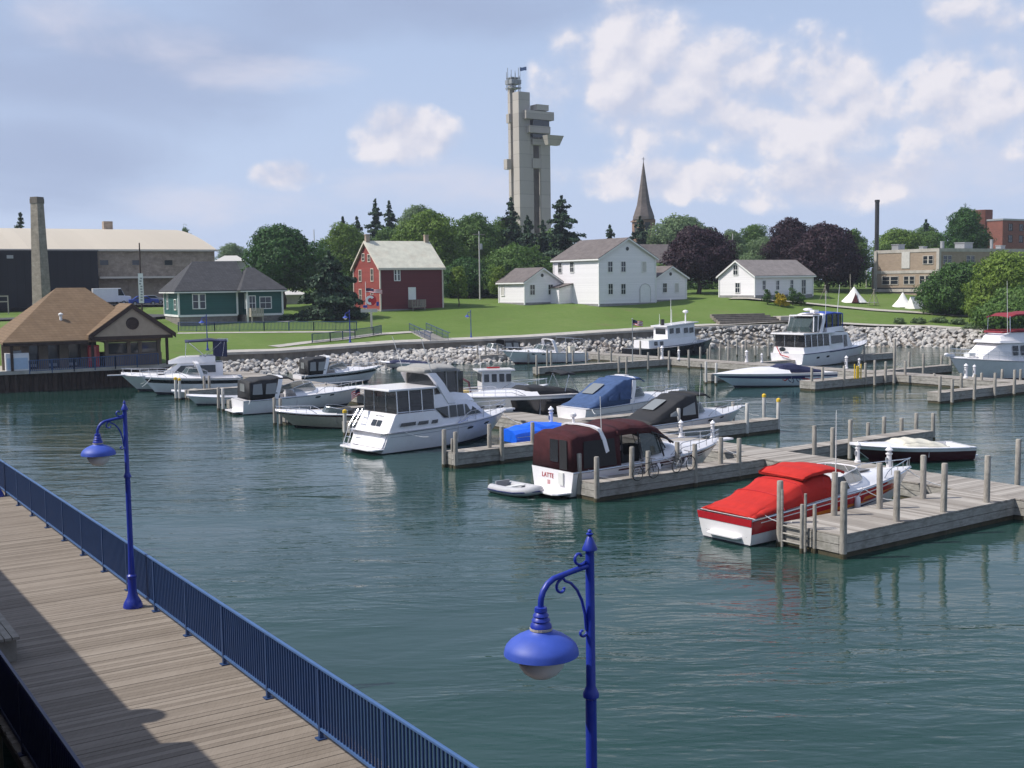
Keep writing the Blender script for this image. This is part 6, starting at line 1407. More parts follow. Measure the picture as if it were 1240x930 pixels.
def arch(root, x, w, z0, h, sweep=0.6, mt='white', r=(0.16,0.06), crest=0.35):
    b = MB(); pts = [(x+sweep*0.0,w,z0),(x+sweep*0.55,w*0.97,z0+h*0.62),(x+sweep*0.85,w*0.86,z0+h*0.93),(x+sweep,w*0.6,z0+h),(x+sweep,0,z0+h*1.02)]; pts += [(p[0],-p[1],p[2]) for p in pts[-2::-1]]
    secs = []
    for p in pts: secs.append([(p[0]-r[0],p[1],p[2]),(p[0]+r[0],p[1],p[2]),(p[0]+r[0],p[1]*0.93 if abs(p[1]) > 0.1 else 0,p[2]-r[1]),(p[0]-r[0],p[1]*0.93 if abs(p[1]) > 0.1 else 0,p[2]-r[1])])
    b.loft(secs, True, True); return b.build('radar_arch', M[mt], root, smooth=35)
def stick(root, name, a, c, r, mt='trim'): b = MB(); b.cyl(a,c,r,r*0.6,6); return b.build(name, M[mt], root)
def swim(root, H, w=0.85, d=0.7, z=0.22, mt='white'): b = MB(); hw = H.half(0)*w; b.prism([(0.05,-hw),(0.05,hw),(-d*0.8,hw*0.95),(-d,hw*0.8),(-d,-hw*0.8),(-d*0.8,-hw*0.95)], z-0.07, z); return b.build('swim_platform', M[mt], root, bevel=0.015)
def fenders(root, H, ts, sd=-1, mt='white'):
    for t in ts: p = H.S(t,0.55,sd,0.12); b = MB(); b.lathe([(0.03,0.33),(0.10,0.26),(0.11,0),(0.10,-0.26),(0.03,-0.33)], p, 10); b.tube([p+Vector((0,0,0.3)), H.S(t,1.0,sd,0.02)], 0.012, 4); b.build('fender', M[mt], root, smooth=50)
def outboard(root, x, y=0.0, z=0.35, mt='black'):
    b = MB(); b.loft([[(x-0.25,y-0.16,z+0.35),(x+0.12,y-0.17,z+0.35),(x+0.12,y+0.17,z+0.35),(x-0.25,y+0.16,z+0.35)],[(x-0.3,y-0.15,z+0.7),(x+0.1,y-0.16,z+0.75),(x+0.1,y+0.16,z+0.75),(x-0.3,y+0.15,z+0.7)]], True, True); o = b.build('outboard_motor', M[mt], root, bevel=0.04); b = MB(); b.box((x-0.05,y,z-0.1),(0.14,0.09,0.9)); b.box((x-0.12,y,z-0.5),(0.4,0.06,0.12)); b.build('lower_unit', M[mt], o)
def moor(root, H, lines, z=0.8):
    for t_, sd, dx, dy in lines:
        a = H.S(t_,1.0,sd,-0.05)+Vector((0,0,0.05)); c = Vector((a.x+dx,a.y+sd*dy,z)); m_ = (a+c)/2-Vector((0,0,0.10)); b = MB(); b.tube([a,lerp(a,m_,0.5)-Vector((0,0,0.03)),m_,lerp(m_,c,0.5)-Vector((0,0,0.03)),c],0.016,5); b.build('mooring_line', M['trim'], root)
def lettering(root, txt, p, size, mt, rot=(R(90),0,-R(90)), sx=1.0):
    c = bpy.data.curves.new('lettering','FONT'); c.body = txt; c.size = size; c.align_x = 'CENTER'; c.extrude = 0.004; o = bpy.data.objects.new('lettering', c); COL.objects.link(o)
    dg = bpy.context.evaluated_depsgraph_get(); me = bpy.data.meshes.new_from_object(o.evaluated_get(dg)); bpy.data.objects.remove(o); me.materials.clear(); me.materials.append(M[mt])
    o = bpy.data.objects.new('lettering', me); COL.objects.link(o); o.parent = root; o.location = p; o.rotation_euler = rot; o.scale = (sx,1,1); return o
mid = lambda a, c, z=0.1: (G(*a,z)+G(*c,z))/2

# --- red canvas speedboat (nearest)
def red_boat():
    H = Hull(10.2, 2.45, 0.90, 1.42, rake=0.13, fine=1.75, low=1.35, sw=0.97, chine=0.84, sag=-0.13, tr=-0.10); t = boat_root('speedboat', 'white speedboat with red and orange stripes under a bright red canvas cover', 'speedboat', mid((848,645),(912,660)), 37.0)
    H.hull(t,'white',rub='steel'); H.deck(t,'white',0.44,crown=lambda q: 0.16*math.sin(math.pi*min(1,(1-q)*1.35)),side=0.3,trunk=lambda q: 0.16*sstep(1.0,0.55,q))
    H.stripe(t,'red_stripe','redpaint',0.42,0.98,0.0,0.50); H.stripe(t,'red_stripe','redpaint',0.50,0.92,0.50,0.97,taper=0.5); H.stripe(t,'orange_flame','orange',0.50,0.70,0.30,0.66,taper=0.6); H.stripe(t,'orange_flame','orange',0.55,0.76,0.60,0.90,taper=0.7); H.stripe(t,'black_stripe','navy',0.38,0.44,0.22,0.80,taper=0.3); H.stripe(t,'white_stripe','white',0.78,0.86,0.04,0.92)
    b = MB(); h = H.half(0)-0.02                                 # red band at the top of the transom and drains below
    p0, p1, q0, q1 = H.S(0,0.72,1), H.S(0,0.72,-1), H.S(0,1.0,1), H.S(0,1.0,-1); b.hexa([p0+Vector((-0.015,0,0)),p1+Vector((-0.015,0,0)),p1,p0], [q0+Vector((-0.015,0,0)),q1+Vector((-0.015,0,0)),q1,q0]); b.build('transom_band', M['redpaint'], t)
    b = MB()
    for y in (0.85,0.72,-0.9): b.cyl((0.03,y,0.35),(-0.03,y,0.35),0.055,n=10)
    b.build('exhaust', M['rubber'], t)
    Z = 0.9; z = H.sheer(0.2)
    SH = lambda x: H.sheer(x/H.L)+0.03
    canopy(t, [(x,1.18,SH(x),wt,Z+zt) for x, wt, zt in ((0.08,0.97,0.14),(0.6,0.93,0.30),(1.5,0.92,0.57),(2.5,0.93,0.86),(3.3,0.95,1.04),(3.7,0.97,1.04),(4.1,0.97,0.98))], 'redcanvas', 0.12, 'cockpit_cover')
    canopy(t, [(2.7,0.98,Z+0.98,0.96,Z+1.06),(3.1,1.04,Z+1.04,1.0,Z+1.20),(3.8,1.06,Z+1.08,1.02,Z+1.27),(4.5,1.04,Z+1.04,1.0,Z+1.20),(4.85,1.0,Z+0.96,0.97,Z+1.06)], 'redcanvas', 0.14, 'bimini_top', sag=0.03)
    side_panel(t, [(4.12,1.17,SH(4.1)+0.05),(4.95,1.13,SH(4.9)+0.10),(4.75,1.03,Z+0.86),(4.12,1.02,Z+0.90)], 'glass')
    b = MB()                                                     # seams of the cover
    for k, zt in ((1.5,0.575),(2.5,0.865),(3.68,1.045)):
        b.tube([(k,y,z_) for y, z_ in ((1.19,SH(k)),(0.98,Z+zt-0.12),(0.80,Z+zt-0.02),(0.4,Z+zt+0.02),(0,Z+zt+0.03),(-0.4,Z+zt+0.02),(-0.80,Z+zt-0.02),(-0.98,Z+zt-0.12),(-1.19,SH(k)))],0.014,4)
    b.build('cover_seam', M['redpaint'], t)
    windscreen(t, H, 0.64, 1.9, 0.42, 0.9, 1.0, z=H.sheer(0.62)+0.20, fm='white')
    moor(t,H,((0.06,-1,0.5,0.7),(0.55,-1,1.0,0.6),(0.93,-1,0.9,1.0),(0.93,1,1.4,1.2)))
    H.rail(t,0.72,0.985,0.30,n=8,st=4); H.ports(t,[]); fenders(t,H,(0.55,),-1)
    stick(t,'antenna',(4.2,-1.12,Z+0.3),(4.15,-1.16,Z+3.2),0.02); b = MB(); b.box((6.9,-0.1,H.sheer(0.66)+0.34),(0.6,0.45,0.05)); b.build('deck_hatch', M['smoke'], t)
    stick(t,'flag_staff',(9.9,0,1.2),(9.95,0,1.6),0.015,'steel'); b = MB(); b.box((8.3,0.0,1.50),(0.5,0.5,0.05)); b.build('anchor_hatch', M['deck'], t); swim(t,H,0.6,0.25,0.28)
red_boat()
# --- maroon canvas cruiser and its inflatable
def maroon_boat():
    H = Hull(9.6, 2.85, 1.05, 1.35, rake=0.14, fine=2.1, low=1.5, sw=0.95, chine=0.80); t = boat_root('cabin_cruiser', 'white cabin cruiser with a tall maroon canvas enclosure and a bicycle dock beside it', 'cabin cruiser', mid((645,590),(694,602)), 36.0)
    H.hull(t,'white',rub='steel'); H.deck(t,'white',0.40,crown=lambda q: 0.12,trunk=lambda q: 0.30*sstep(0.92,0.55,q)); H.stripe(t,'maroon_stripe','maroonpaint',0.80,0.87,0.25,1.0); H.stripe(t,'maroon_stripe','maroonpaint',0.70,0.73,0.35,0.85)
    z = 1.07
    canopy(t, [(0.02,1.32,z,1.20,z+1.393),(0.35,1.33,z,1.21,z+1.514),(1.4,1.35,z+0.009,1.22,z+1.600),(2.5,1.36,z+0.017,1.23,z+1.600)], 'maroon', 0.2)
    canopy(t, [(2.35,1.28,z+1.221,1.22,z+1.582),(3.1,1.27,z+1.247,1.2,z+1.703),(4.2,1.22,z+1.187,1.14,z+1.634),(4.9,1.12,z+0.989,1.03,z+1.376),(5.5,1.0,z+0.740,0.9,z+0.963),(5.8,0.95,z+0.602,0.8,z+0.740)], 'maroon', 0.2, 'forward_canopy', caps=False)
    for s_ in (1,-1):
        for x0_, x1_, zz in ((2.6,2.6,1.3),(3.6,3.5,1.3),(4.9,4.6,1.12)): MB().cyl((x0_,s_*1.34,z+0.172),(x1_,s_*1.25,z+zz),0.035,n=6).build('canopy_bow', M['black'], t)
        MB().tube([(4.3,s_*1.22,z+1.204),(5.0,s_*1.12,z+0.989),(5.8,s_*0.95,z+0.619)],0.05,5).build('canopy_frame', M['black'], t)
    b = MB(); b.add([(0.0,0.10,z+0.301),(0.0,-0.42,z+0.301),(0.0,-0.42,z+1.204),(0.0,0.10,z+1.204)], [(0,1,2,3)]); b.build('clear_window', M['smoke'], t, solid=0.02, loc=(-0.02,0,0))
    b = MB(); b.add([(0,-0.52,z+0.043),(0,-1.0,z+0.043),(0,-0.98,z+1.221),(0,-0.52,z+1.221)], [(0,1,2,3)]); b.build('door_opening_shade', M['black'], t, solid=0.02, loc=(-0.025,0,0))  # black sheet stands for the shaded interior at the doorway
    side_panel(t, [(0.55,1.33,z+0.086),(2.25,1.36,z+0.086),(2.2,1.26,z+1.161),(0.6,1.26,z+1.161)], 'black', 'open_side_shade'); side_panel(t, [(3.7,1.33,z+0.215),(4.85,1.24,z+0.301),(4.55,1.15,z+1.135),(3.6,1.2,z+1.247)], 'wind')  # black side sheets stand for shade inside the open canopy
    b = MB(); b.box((3.2,0,z+0.086),(2.4,1.9,0.5)); b.box((3.6,-0.7,z+0.430),(0.5,0.6,0.6)); b.build('helm_seats', M['black'], t)
    arch(t, 1.9, 1.34, z+0.35, 1.34, -0.45, 'white', (0.10,0.06)); windscreen(t, H, 0.60, 2.35, 0.55, 0.9, 1.1, z=H.sheer(0.55)+0.30, fm='dkmetal', side=0.8)
    moor(t,H,((0.08,-1,0.6,0.55),(0.5,-1,1.2,0.5),(0.92,-1,0.8,1.0)))
    H.rail(t,0.55,0.985,0.48,st=6,mid=True); H.ports(t,[(0.50,0.72,0.42,0.15),(0.66,0.74,0.34,0.14)]); swim(t,H,0.92,0.8,0.25); fenders(t,H,(0.5,0.7),-1)
    b = MB(); b.prism([(9.3,-0.28),(9.3,0.28),(10.3,0.2),(10.3,-0.2)], 1.33, 1.40); b.build('bow_pulpit', M['white'], t); b = MB(); b.lathe([(0.06,0),(0.05,0.3),(0.13,0.34),(0.13,0.45),(0.04,0.5)], (1.45,0.4,z+1.62), 10); b.build('radar_dome', M['white'], t); stick(t,'antenna',(1.6,-1.2,z+1.4),(1.5,-1.25,z+2.9),0.02)
    b = MB(); b.box((-0.035,-0.62,0.72),(0.07,0.3,0.5)); b.build('transom_door', M['offwhite'], t); lettering(t,'LATTE',(-0.012,0.28,0.68),0.27,'redpaint'); lettering(t,'III',(-0.005,0.22,0.40),0.26,'redpaint')
    b = MB(); b.ell((2.0,-0.9,z+0.35),(0.3,0.25,0.3),8,6); b.build('cockpit_seat', M['redpaint'], t)
    d = boat_root('dinghy', 'small white inflatable dinghy at the stern of the maroon cruiser', 'dinghy', G(606,594,0.0), -50)
    b = MB(); r = 0.20; pts = [(0.0,0.55,0.2),(0.8,0.60,0.2),(1.7,0.56,0.22),(2.3,0.36,0.28),(2.55,0,0.34)]; pts += [(x,-y,z_) for x,y,z_ in pts[-2::-1]]; b.tube(pts, r, 10); b.build('tube', M['dinghygrey'], d, smooth=60); d.scale = (0.9,0.9,0.9)
    b = MB(); b.prism([(0.1,-0.5),(1.8,-0.5),(2.3,0),(1.8,0.5),(0.1,0.5)], 0.06, 0.12); b.build('floor', M['grey'], d); b = MB(); b.box((0.15,0,0.3),(0.08,0.8,0.4)); b.build('transom', M['grey'], d); b = MB(); b.box((1.1,0,0.36),(0.28,0.95,0.05)); b.build('seat', M['deck'], d)
    b = MB(); pp = [(x,y*1.0+(0.205 if y > 0 else -0.205 if y < 0 else 0),z_-0.02) for x,y,z_ in pts]; pp[4] = (2.765,0,0.32); b.tube(pp, 0.03, 5); b.build('rub_strake', M['navy'], d)
maroon_boat()
# --- large white aft cabin motor yacht
def yacht():
    H = Hull(9.4, 3.5, 1.05, 1.45, rake=0.13, fine=2.2, low=1.6, sw=0.93, chine=0.84, tr=0.35); t = boat_root('motor_yacht', 'large white motor yacht with a hard topped aft deck and grey flybridge enclosure', 'motor yacht', mid((428,542),(459,548)), 40.0)
    H.hull(t,'white',bottom='bottomblue',rub='grey'); H.deck(t,'white',0.5,crown=lambda q: 0.12,floor=0.9,trunk=lambda q: 0.18*sstep(0.95,0.6,q))
    hw = 1.62
    b = MB(); b.loft([[(0.35,hw*0.98,1.05),(0.85,hw*0.94,1.98),(0.85,-hw*0.94,1.98),(0.35,-hw*0.98,1.05)],[(3.8,hw*1.03,1.1),(3.6,hw*0.98,2.02),(3.6,-hw*0.98,2.02),(3.8,-hw*1.03,1.1)]], True, True); b.build('aft_cabin', M['white'], t, bevel=0.04)
    b = MB(); b.loft([[(-0.02,hw*0.9,0.32),(0.35,hw*0.95,1.08),(0.86,hw*0.92,1.96),(0.86,-hw*0.92,1.96),(0.35,-hw*0.95,1.08),(-0.02,-hw*0.9,0.32)],[(0.5,hw*0.9,0.32),(0.6,hw*0.95,1.08),(1.0,hw*0.92,1.96),(1.0,-hw*0.92,1.96),(0.6,-hw*0.95,1.08),(0.5,-hw*0.9,0.32)]], True, True); b.build('transom', M['white'], t)
    for y in (0.05,-0.42): b = MB(); b.hexa([(0.50,y-0.19,1.34),(0.50,y+0.19,1.34),(0.66,y+0.19,1.34),(0.66,y-0.19,1.34)],[(0.67,y-0.19,1.62),(0.67,y+0.19,1.62),(0.82,y+0.19,1.62),(0.82,y-0.19,1.62)]); b.build('transom_window', M['glass'], t, loc=(-0.04,0,0))
    b = MB(); rd = random.Random(2)
    for i in range(9): b.box((0.765,0.12-i*0.085,1.80),(0.03,0.055,0.05+0.05*rd.random()),0)
    b.build('name_script', M['grey'], t)
    swim(t,H,1.0,0.75,0.30); b = MB()
    for s_ in (0.95,1.35):
        b.tube([(-0.55,s_,0.3),(-0.15,s_,1.3),(0.45,s_,2.1)],0.017,5)
    for k in range(6): x = lerp(-0.5,0.4,k/5); z = lerp(0.4,2.0,k/5); b.cyl((x,0.95,z),(x,1.35,z),0.025,n=5)
    b.build('boarding_ladder', M['steel'], t)
    z0 = 2.0; K = 0.875
    block(t,'aft_enclosure','smoke',[(0.95,1.5,z0,1.42,z0+1.12),(3.3,1.55,z0,1.45,z0+1.15)]); f = MB()
    for x in (0.95,1.7,2.5,3.28):
        for s_ in (1,-1): f.cyl((x,s_*1.54,z0),(x,s_*1.46,z0+1.14),0.035,n=6)
    for y in (-0.55,0.55): f.cyl((0.93,y,z0),(0.93,y,z0+1.1),0.03,n=6)
    f.tube([(0.93,1.5,z0+0.05),(3.3,1.57,z0+0.05)],0.03,5); f.tube([(0.93,-1.5,z0+0.05),(3.3,-1.57,z0+0.05)],0.03,5); f.build('enclosure_frame', M['steel'], t)
    b = MB(); b.box((1.8,0,z0+0.45),(0.9,1.6,0.5)); b.box((2.7,0.5,z0+0.5),(0.5,0.6,0.9)); b.build('aft_deck_seats', M['cream'], t)
    b = MB(); b.prism([(0.45,-1.55),(0.45,1.55),(3.3,1.62),(3.6,1.4),(3.6,-1.4),(3.3,-1.62)], z0+1.15, z0+1.26); b.build('hardtop', M['white'], t, bevel=0.03)
    block(t,'saloon','white',[(3.3,1.6,1.15,1.5,2.45),(5.5,1.55,1.25,1.42,2.42),(6.1,1.48,1.3,1.30,2.22),(7.2,1.25,1.36,1.05,1.42)], smooth=25)
    for q in ([(3.25,1.61,2.12),(3.85,1.575,1.58),(4.15,1.57,1.55),(4.15,1.50,2.16)],[(4.26,1.57,1.56),(4.72,1.56,1.56),(4.72,1.48,2.18),(4.26,1.49,2.18)],[(4.80,1.56,1.56),(5.22,1.55,1.58),(5.22,1.45,2.18),(4.80,1.47,2.18)],[(5.33,1.54,1.58),(6.5,1.40,1.62),(5.9,1.36,2.02),(5.33,1.44,2.18)]): side_panel(t,q,'glass','saloon_window',off=0.03)
    block(t,'flybridge','white',[(3.2,1.5,2.45,1.46,2.80),(4.7,1.46,2.44,1.42,2.86),(5.7,1.3,2.36,1.15,2.70),(6.3,1.05,2.24,0.9,2.36)], smooth=25)
    arch(t,4.45,1.52,2.3,1.75,-1.3,'white',(0.24,0.10))
    canopy(t,[(2.9,1.25,3.92,1.25,4.22),(3.7,1.3,3.98,1.28,4.32),(4.9,1.26,3.94,1.2,4.26),(5.3,1.15,3.88,1.1,4.08)],'greycanvas',0.15,'flybridge_top'); block(t,'flybridge_enclosure','smoke',[(3.5,1.25,2.82,1.22,3.98),(5.0,1.22,2.8,1.15,3.98),(5.6,1.0,2.7,1.0,3.90)]); b = MB()
    for x, w_ in ((3.5,1.27),(4.3,1.26),(5.05,1.23)):
        for s_ in (1,-1): b.cyl((x,s_*w_,2.8),(x,s_*w_*0.97,4.0),0.045,n=6)
    for y in (-0.5,0.5): b.cyl((5.6,y,2.7),(5.55,y,3.95),0.04,n=6)
    b.build('enclosure_frame', M['greycanvas'], t)
    for a, c in ((1.0,1.95),(2.1,2.75),(2.95,3.35)):
        side_panel(t,[(a,1.655,1.34),(c,1.675,1.36),(c+0.05,1.665,1.54),(a+0.1,1.64,1.52)],'glass','cabin_window',off=0.02)
    H.stripe(t,'grey_moulding','grey',0.78,0.80,0.02,0.62); H.ports(t,[(0.62,0.70,0.42,0.16),(0.77,0.74,0.40,0.16)]); H.rail(t,0.5,0.985,0.55,st=7,mid=True); moor(t,H,((0.12,-1,1.0,0.9),(0.9,-1,0.6,1.2)))
    b = MB(); b.prism([(9.1,-0.3),(9.1,0.3),(9.9,0.2),(9.9,-0.2)], 1.43, 1.51); b.build('bow_pulpit', M['white'], t); stick(t,'antenna',(3.3,-1.3,4.0),(2.5,-1.35,6.2),0.022); stick(t,'antenna',(3.3,1.3,4.0),(2.7,1.35,5.8),0.022)
    b = MB(); flag_cloth(b,0.6,0.35,R(190),0.4); o = b.build('ensign', [M['flagred'],M['flagwhite'],M['navycanvas']], t, solid=0.01); o.location = (0.6,1.4,3.15)
yacht()
# --- express cruiser family
def express(name, label, cat, p, deg, L, B, canvas, top, fs=0.95, fb=1.3, stripe=None, hull='white', arch_on=True, windows=True, cz=1.25, cov=(0.04,0.42), tall=1.55, ports=True, bottom='bottomblue', slope=0.5, stripes=(0.62,0.80)):
    H = Hull(L,B,fs,fb,rake=0.13,fine=2.1,low=1.5,sw=0.94); t = boat_root(name,label,cat,p,deg); H.hull(t,hull,bottom,rub='steel'); H.deck(t,'white',0.40,crown=lambda q: 0.10,trunk=lambda q: 0.26*sstep(0.94,0.5,q))
    if stripe: H.stripe(t,'hull_stripe',stripe,stripes[0],stripes[1],0.0,0.985)
    x0, x1 = L*cov[0], L*cov[1]; z = fs+0.03; w = B/2-0.06
    if canvas:
        if slope > 0.3: canopy(t,[(x0,w,z,w*0.86,z+0.14),(lerp(x0,x1,0.3),w,z+0.02,w*0.84,z+tall*0.42),(lerp(x0,x1,0.62),w,z+0.03,w*0.84,z+tall*0.80),(lerp(x0,x1,0.82),w,z+0.04,w*0.84,z+tall*0.98),(x1,w,z+0.05,w*0.84,z+tall)],canvas,0.10)
        else: canopy(t,[(x0,w,z,w*0.9,z+tall*0.86),(lerp(x0,x1,0.35),w,z+0.02,w*0.88,z+tall*0.97),(x1,w,z+0.05,w*0.86,z+tall)],canvas,0.12)
        if windows:
            for a, c in (((0.40,0.60),(0.66,0.94)) if slope > 0.3 else ((0.08,0.42),(0.52,0.92))):
                xa, xc = lerp(x0,x1,a), lerp(x0,x1,c); k = 0.74 if slope < 0.3 else 0.70*(a+c)/2; side_panel(t,[(xa,w*0.985,z+0.35),(xc,w*0.985,z+0.35),(xc,w*0.91,z+tall*(0.74 if slope < 0.3 else 0.62*c+0.12)),(xa+0.1,w*0.92,z+tall*(0.72 if slope < 0.3 else 0.62*a+0.10))],'vinyl' if canvas == 'black' else canvas,off=0.03)
            b = MB(); xs = lerp(x0,x1,0.14); b.add([(x0-0.02 if slope < 0.3 else lerp(x0,x1,0.30),0.22*B,z+(0.42 if slope < 0.3 else tall*0.42)),(x0-0.02 if slope < 0.3 else lerp(x0,x1,0.30),-0.12*B,z+(0.42 if slope < 0.3 else tall*0.42)),(x0-0.01 if slope < 0.3 else lerp(x0,x1,0.58),-0.12*B,z+(0.95 if slope < 0.3 else tall*0.75)),(x0-0.01 if slope < 0.3 else lerp(x0,x1,0.58),0.22*B,z+(0.95 if slope < 0.3 else tall*0.75))], [(0,1,2,3)]); b.build('back_window', M['vinyl'], t, solid=0.02, loc=(-0.03,0,0.07))
    if arch_on: arch(t,x1-0.25,w+0.02,z,tall*1.03,0.5,'white',(0.15,0.07))
    if top: canopy(t,[(x1+0.0,w*0.9,z+tall-0.12,w*0.88,z+tall+0.05),(x1+0.7,w*0.88,z+tall-0.15,w*0.86,z+tall+0.02),(x1+1.15,w*0.8,z+tall-0.35,w*0.78,z+tall-0.2)],top,0.12,'bimini_top')
    windscreen(t,H,0.60,B*0.80,0.52,0.85,1.0,z=H.sheer(0.56)+0.27); H.rail(t,0.55,0.985,0.42,st=6); swim(t,H,0.85,0.6,0.24)
    moor(t,H,((0.9,-1,0.8,0.9),(0.9,1,0.8,0.9),(0.05,-1,-0.4,0.8)))
    if ports: H.ports(t,[(0.58,0.80,0.38,0.14),(0.70,0.82,0.34,0.13)])
    b = MB(); b.box((L*0.80,0,H.sheer(0.8)+0.22),(0.5,0.5,0.06)); b.build('deck_hatch', M['smoke'], t); b = MB(); b.prism([(L-0.3,-0.2),(L-0.3,0.2),(L+0.35,0.14),(L+0.35,-0.14)],fb,fb+0.06); b.build('bow_pulpit', M['white'], t)
    return t, H
t, H = express('cabin_cruiser','white express cruiser under a slate blue sloping canvas','cabin cruiser',mid((676,509),(708,515)),38,9.4,2.9,'bluecanvas','bluecanvas',1.0,1.45,tall=1.62,slope=0.55)
H.stripe(t,'grey_moulding','grey',0.55,0.58,0.1,0.9); b = MB(); b.box((4.2,0,2.72),(0.35,0.9,0.12)); b.build('spot_lamp', M['white'], t)
t, H = express('cabin_cruiser','white cruiser with a sloping black canvas top beside two yellow capped pilings','cabin cruiser',mid((745,529),(775,533)),35,8.8,2.7,'black','black',0.85,1.2,arch_on=False,tall=1.45,slope=0.6,cov=(0.06,0.46))
stick(t,'antenna',(4.2,-1.1,1.0),(4.3,-1.2,3.6),0.018); b = MB(); b.tube([(2.0,0.8,2.5),(2.0,0.8,2.72),(3.6,0.8,2.72),(3.6,0.8,2.5)],0.02,5); b.tube([(2.0,-0.8,2.5),(2.0,-0.8,2.72),(3.6,-0.8,2.72),(3.6,-0.8,2.5)],0.02,5); b.build('roof_rack', M['steel'], t)
t, H = express('cabin_cruiser','white express cruiser with a boxy black canvas enclosure, left of the large yacht','cabin cruiser',mid((272,497),(304,501)),30,9.3,3.0,'black','black',0.95,1.35,tall=1.45,slope=0.05,cov=(0.05,0.27))
t, H = express('cabin_cruiser','white cruiser with a black side stripe behind the boxy black canvas cruiser','cabin cruiser',G(360,466,0.1),28,7.6,2.7,'black',None,0.95,1.35,stripe='blackgloss',tall=1.5,slope=0.0,cov=(0.08,0.30),stripes=(0.66,0.86))
t, H = express('cabin_cruiser','white cruiser with a broad black hull band lying before the pavilion quay','cabin cruiser',G(290,472,0.1),200,7.7,2.8,None,None,1.2,1.5,stripe='blackgloss',arch_on=True,tall=1.3,stripes=(0.62,0.86))
t, H = express('cabin_cruiser','white cabin cruiser with red boot stripe moored by the boulders, left of the pilothouse tug','cabin cruiser',G(705,436,0.1),205,9.6,3.0,None,None,1.0,1.45,arch_on=True,tall=1.5,bottom='maroonpaint')
b = MB(); b.box((1.6,0.5,1.3),(0.6,0.6,0.8)); b.box((2.8,-0.5,1.3),(0.6,0.6,0.8)); b.build('cockpit_seats', M['cream'], t); b = MB(); b.tube([(0.4,1.2,1.0),(0.5,1.1,2.5),(2.6,1.1,2.65),(2.8,1.2,1.1)],0.03,5); b.tube([(0.4,-1.2,1.0),(0.5,-1.1,2.5),(2.6,-1.1,2.65),(2.8,-1.2,1.1)],0.03,5); b.build('canopy_frame', M['steel'], t)
t, H = express('cabin_cruiser','white cabin boat with dark canvas half hidden beside the red striped cruiser','cabin cruiser',G(632,432,0.1),205,7.6,2.6,'black',None,0.85,1.2,arch_on=False,tall=1.3,slope=0.2,cov=(0.1,0.36))
# --- dark windowed boat, bow to the left
def dark_side_boat():
    H = Hull(9.6,3.0,1.60,1.80,rake=0.10,fine=2.2,sw=0.95); t = boat_root('cabin_cruiser','white topped cruiser with long black hull sides and a folded black bimini','cabin cruiser',G(704,502,0.1),208); H.hull(t,'offwhite','bottomblue'); H.stripe(t,'black_band','blackgloss',0.22,0.86,0.04,0.62); H.deck(t,'white',0.4,crown=lambda q: 0.14,trunk=lambda q: 0.22*sstep(0.95,0.5,q))
    canopy(t,[(x_,a_,b_+0.55,c_,d_+0.55) for x_,a_,b_,c_,d_ in ((0.9,1.2,1.1,1.0,1.28),(1.8,1.22,1.12,1.0,1.42),(3.2,1.22,1.14,1.0,1.62),(4.3,1.15,1.2,0.95,1.66),(5.1,1.0,1.3,0.8,1.44))],'black',0.14,'cockpit_cover'); canopy(t,[(1.0,0.95,2.75,0.95,2.90),(1.5,0.97,2.80,0.97,3.01),(2.1,0.95,2.75,0.95,2.93)],'black',0.12,'bimini_top'); b = MB()
    for s_ in (1,-1): b.tube([(1.9,s_*1.15,1.7),(1.5,s_*1.0,2.8)],0.018,5); b.tube([(0.9,s_*1.15,1.7),(1.5,s_*1.0,2.8)],0.018,5)
    b.build('bimini_frame', M['steel'], t); H.rail(t,0.5,0.985,0.45,st=7,mid=True); H.ports(t,[(0.70,0.6,0.5,0.22),(0.82,0.6,0.4,0.2)])
dark_side_boat()
# --- small white workboat with a pilothouse
def tug():
    H = Hull(7.0,2.5,0.75,1.15,rake=0.08,fine=2.0,sw=0.9); t = boat_root('workboat','small white workboat with a square windowed pilothouse behind the large yacht','workboat',G(548,488,0.1),12); H.hull(t,'white','bottomblue',rub='rubber'); H.deck(t,'white',0.30,crown=lambda q: 0.1)
    block(t,'pilothouse','white',[(2.0,0.95,0.8,0.9,2.35),(4.1,0.9,0.85,0.85,2.35)]); b = MB(); b.prism([(1.7,-1.05),(1.7,1.05),(4.4,0.98),(4.4,-0.98)],2.35,2.45); b.build('roof', M['white'], t)
    for a in (2.15,2.7,3.25,3.75): side_panel(t,[(a,0.93,1.6),(a+0.36,0.925,1.6),(a+0.36,0.885,2.15),(a,0.89,2.15)],'glass','pilothouse_window',off=0.025)
    b = MB()
    for y in (-0.55,0.0,0.55): b.add([(1.98,y-0.22,1.6),(1.98,y+0.22,1.6),(1.98,y+0.22,2.15),(1.98,y-0.22,2.15)],[(0,1,2,3)])
    b.build('aft_window', M['glass'], t, solid=0.03); b = MB(); b.box((3.0,0,2.55),(0.9,0.25,0.1)); b.build('light_bar', M['redpaint'], t); block(t,'fore_cabin','white',[(4.1,0.85,0.9,0.75,1.5),(5.6,0.6,1.0,0.45,1.25)],25); H.rail(t,0.45,0.985,0.5,st=6); b = MB(); b.box((0.9,0.3,0.85),(0.9,1.0,0.25)); b.build('yellow_deck_box', M['yellow'], t); stick(t,'antenna',(2.2,0.7,2.45),(2.1,0.75,4.2),0.018)
    b = MB(); b.tube([(1.2,-0.9,0.7),(1.1,-0.5,1.6),(0.8,0.0,1.8),(0.6,0.4,1.5)],0.08,7); b.build('davit', M['maroonpaint'], t)
tug()
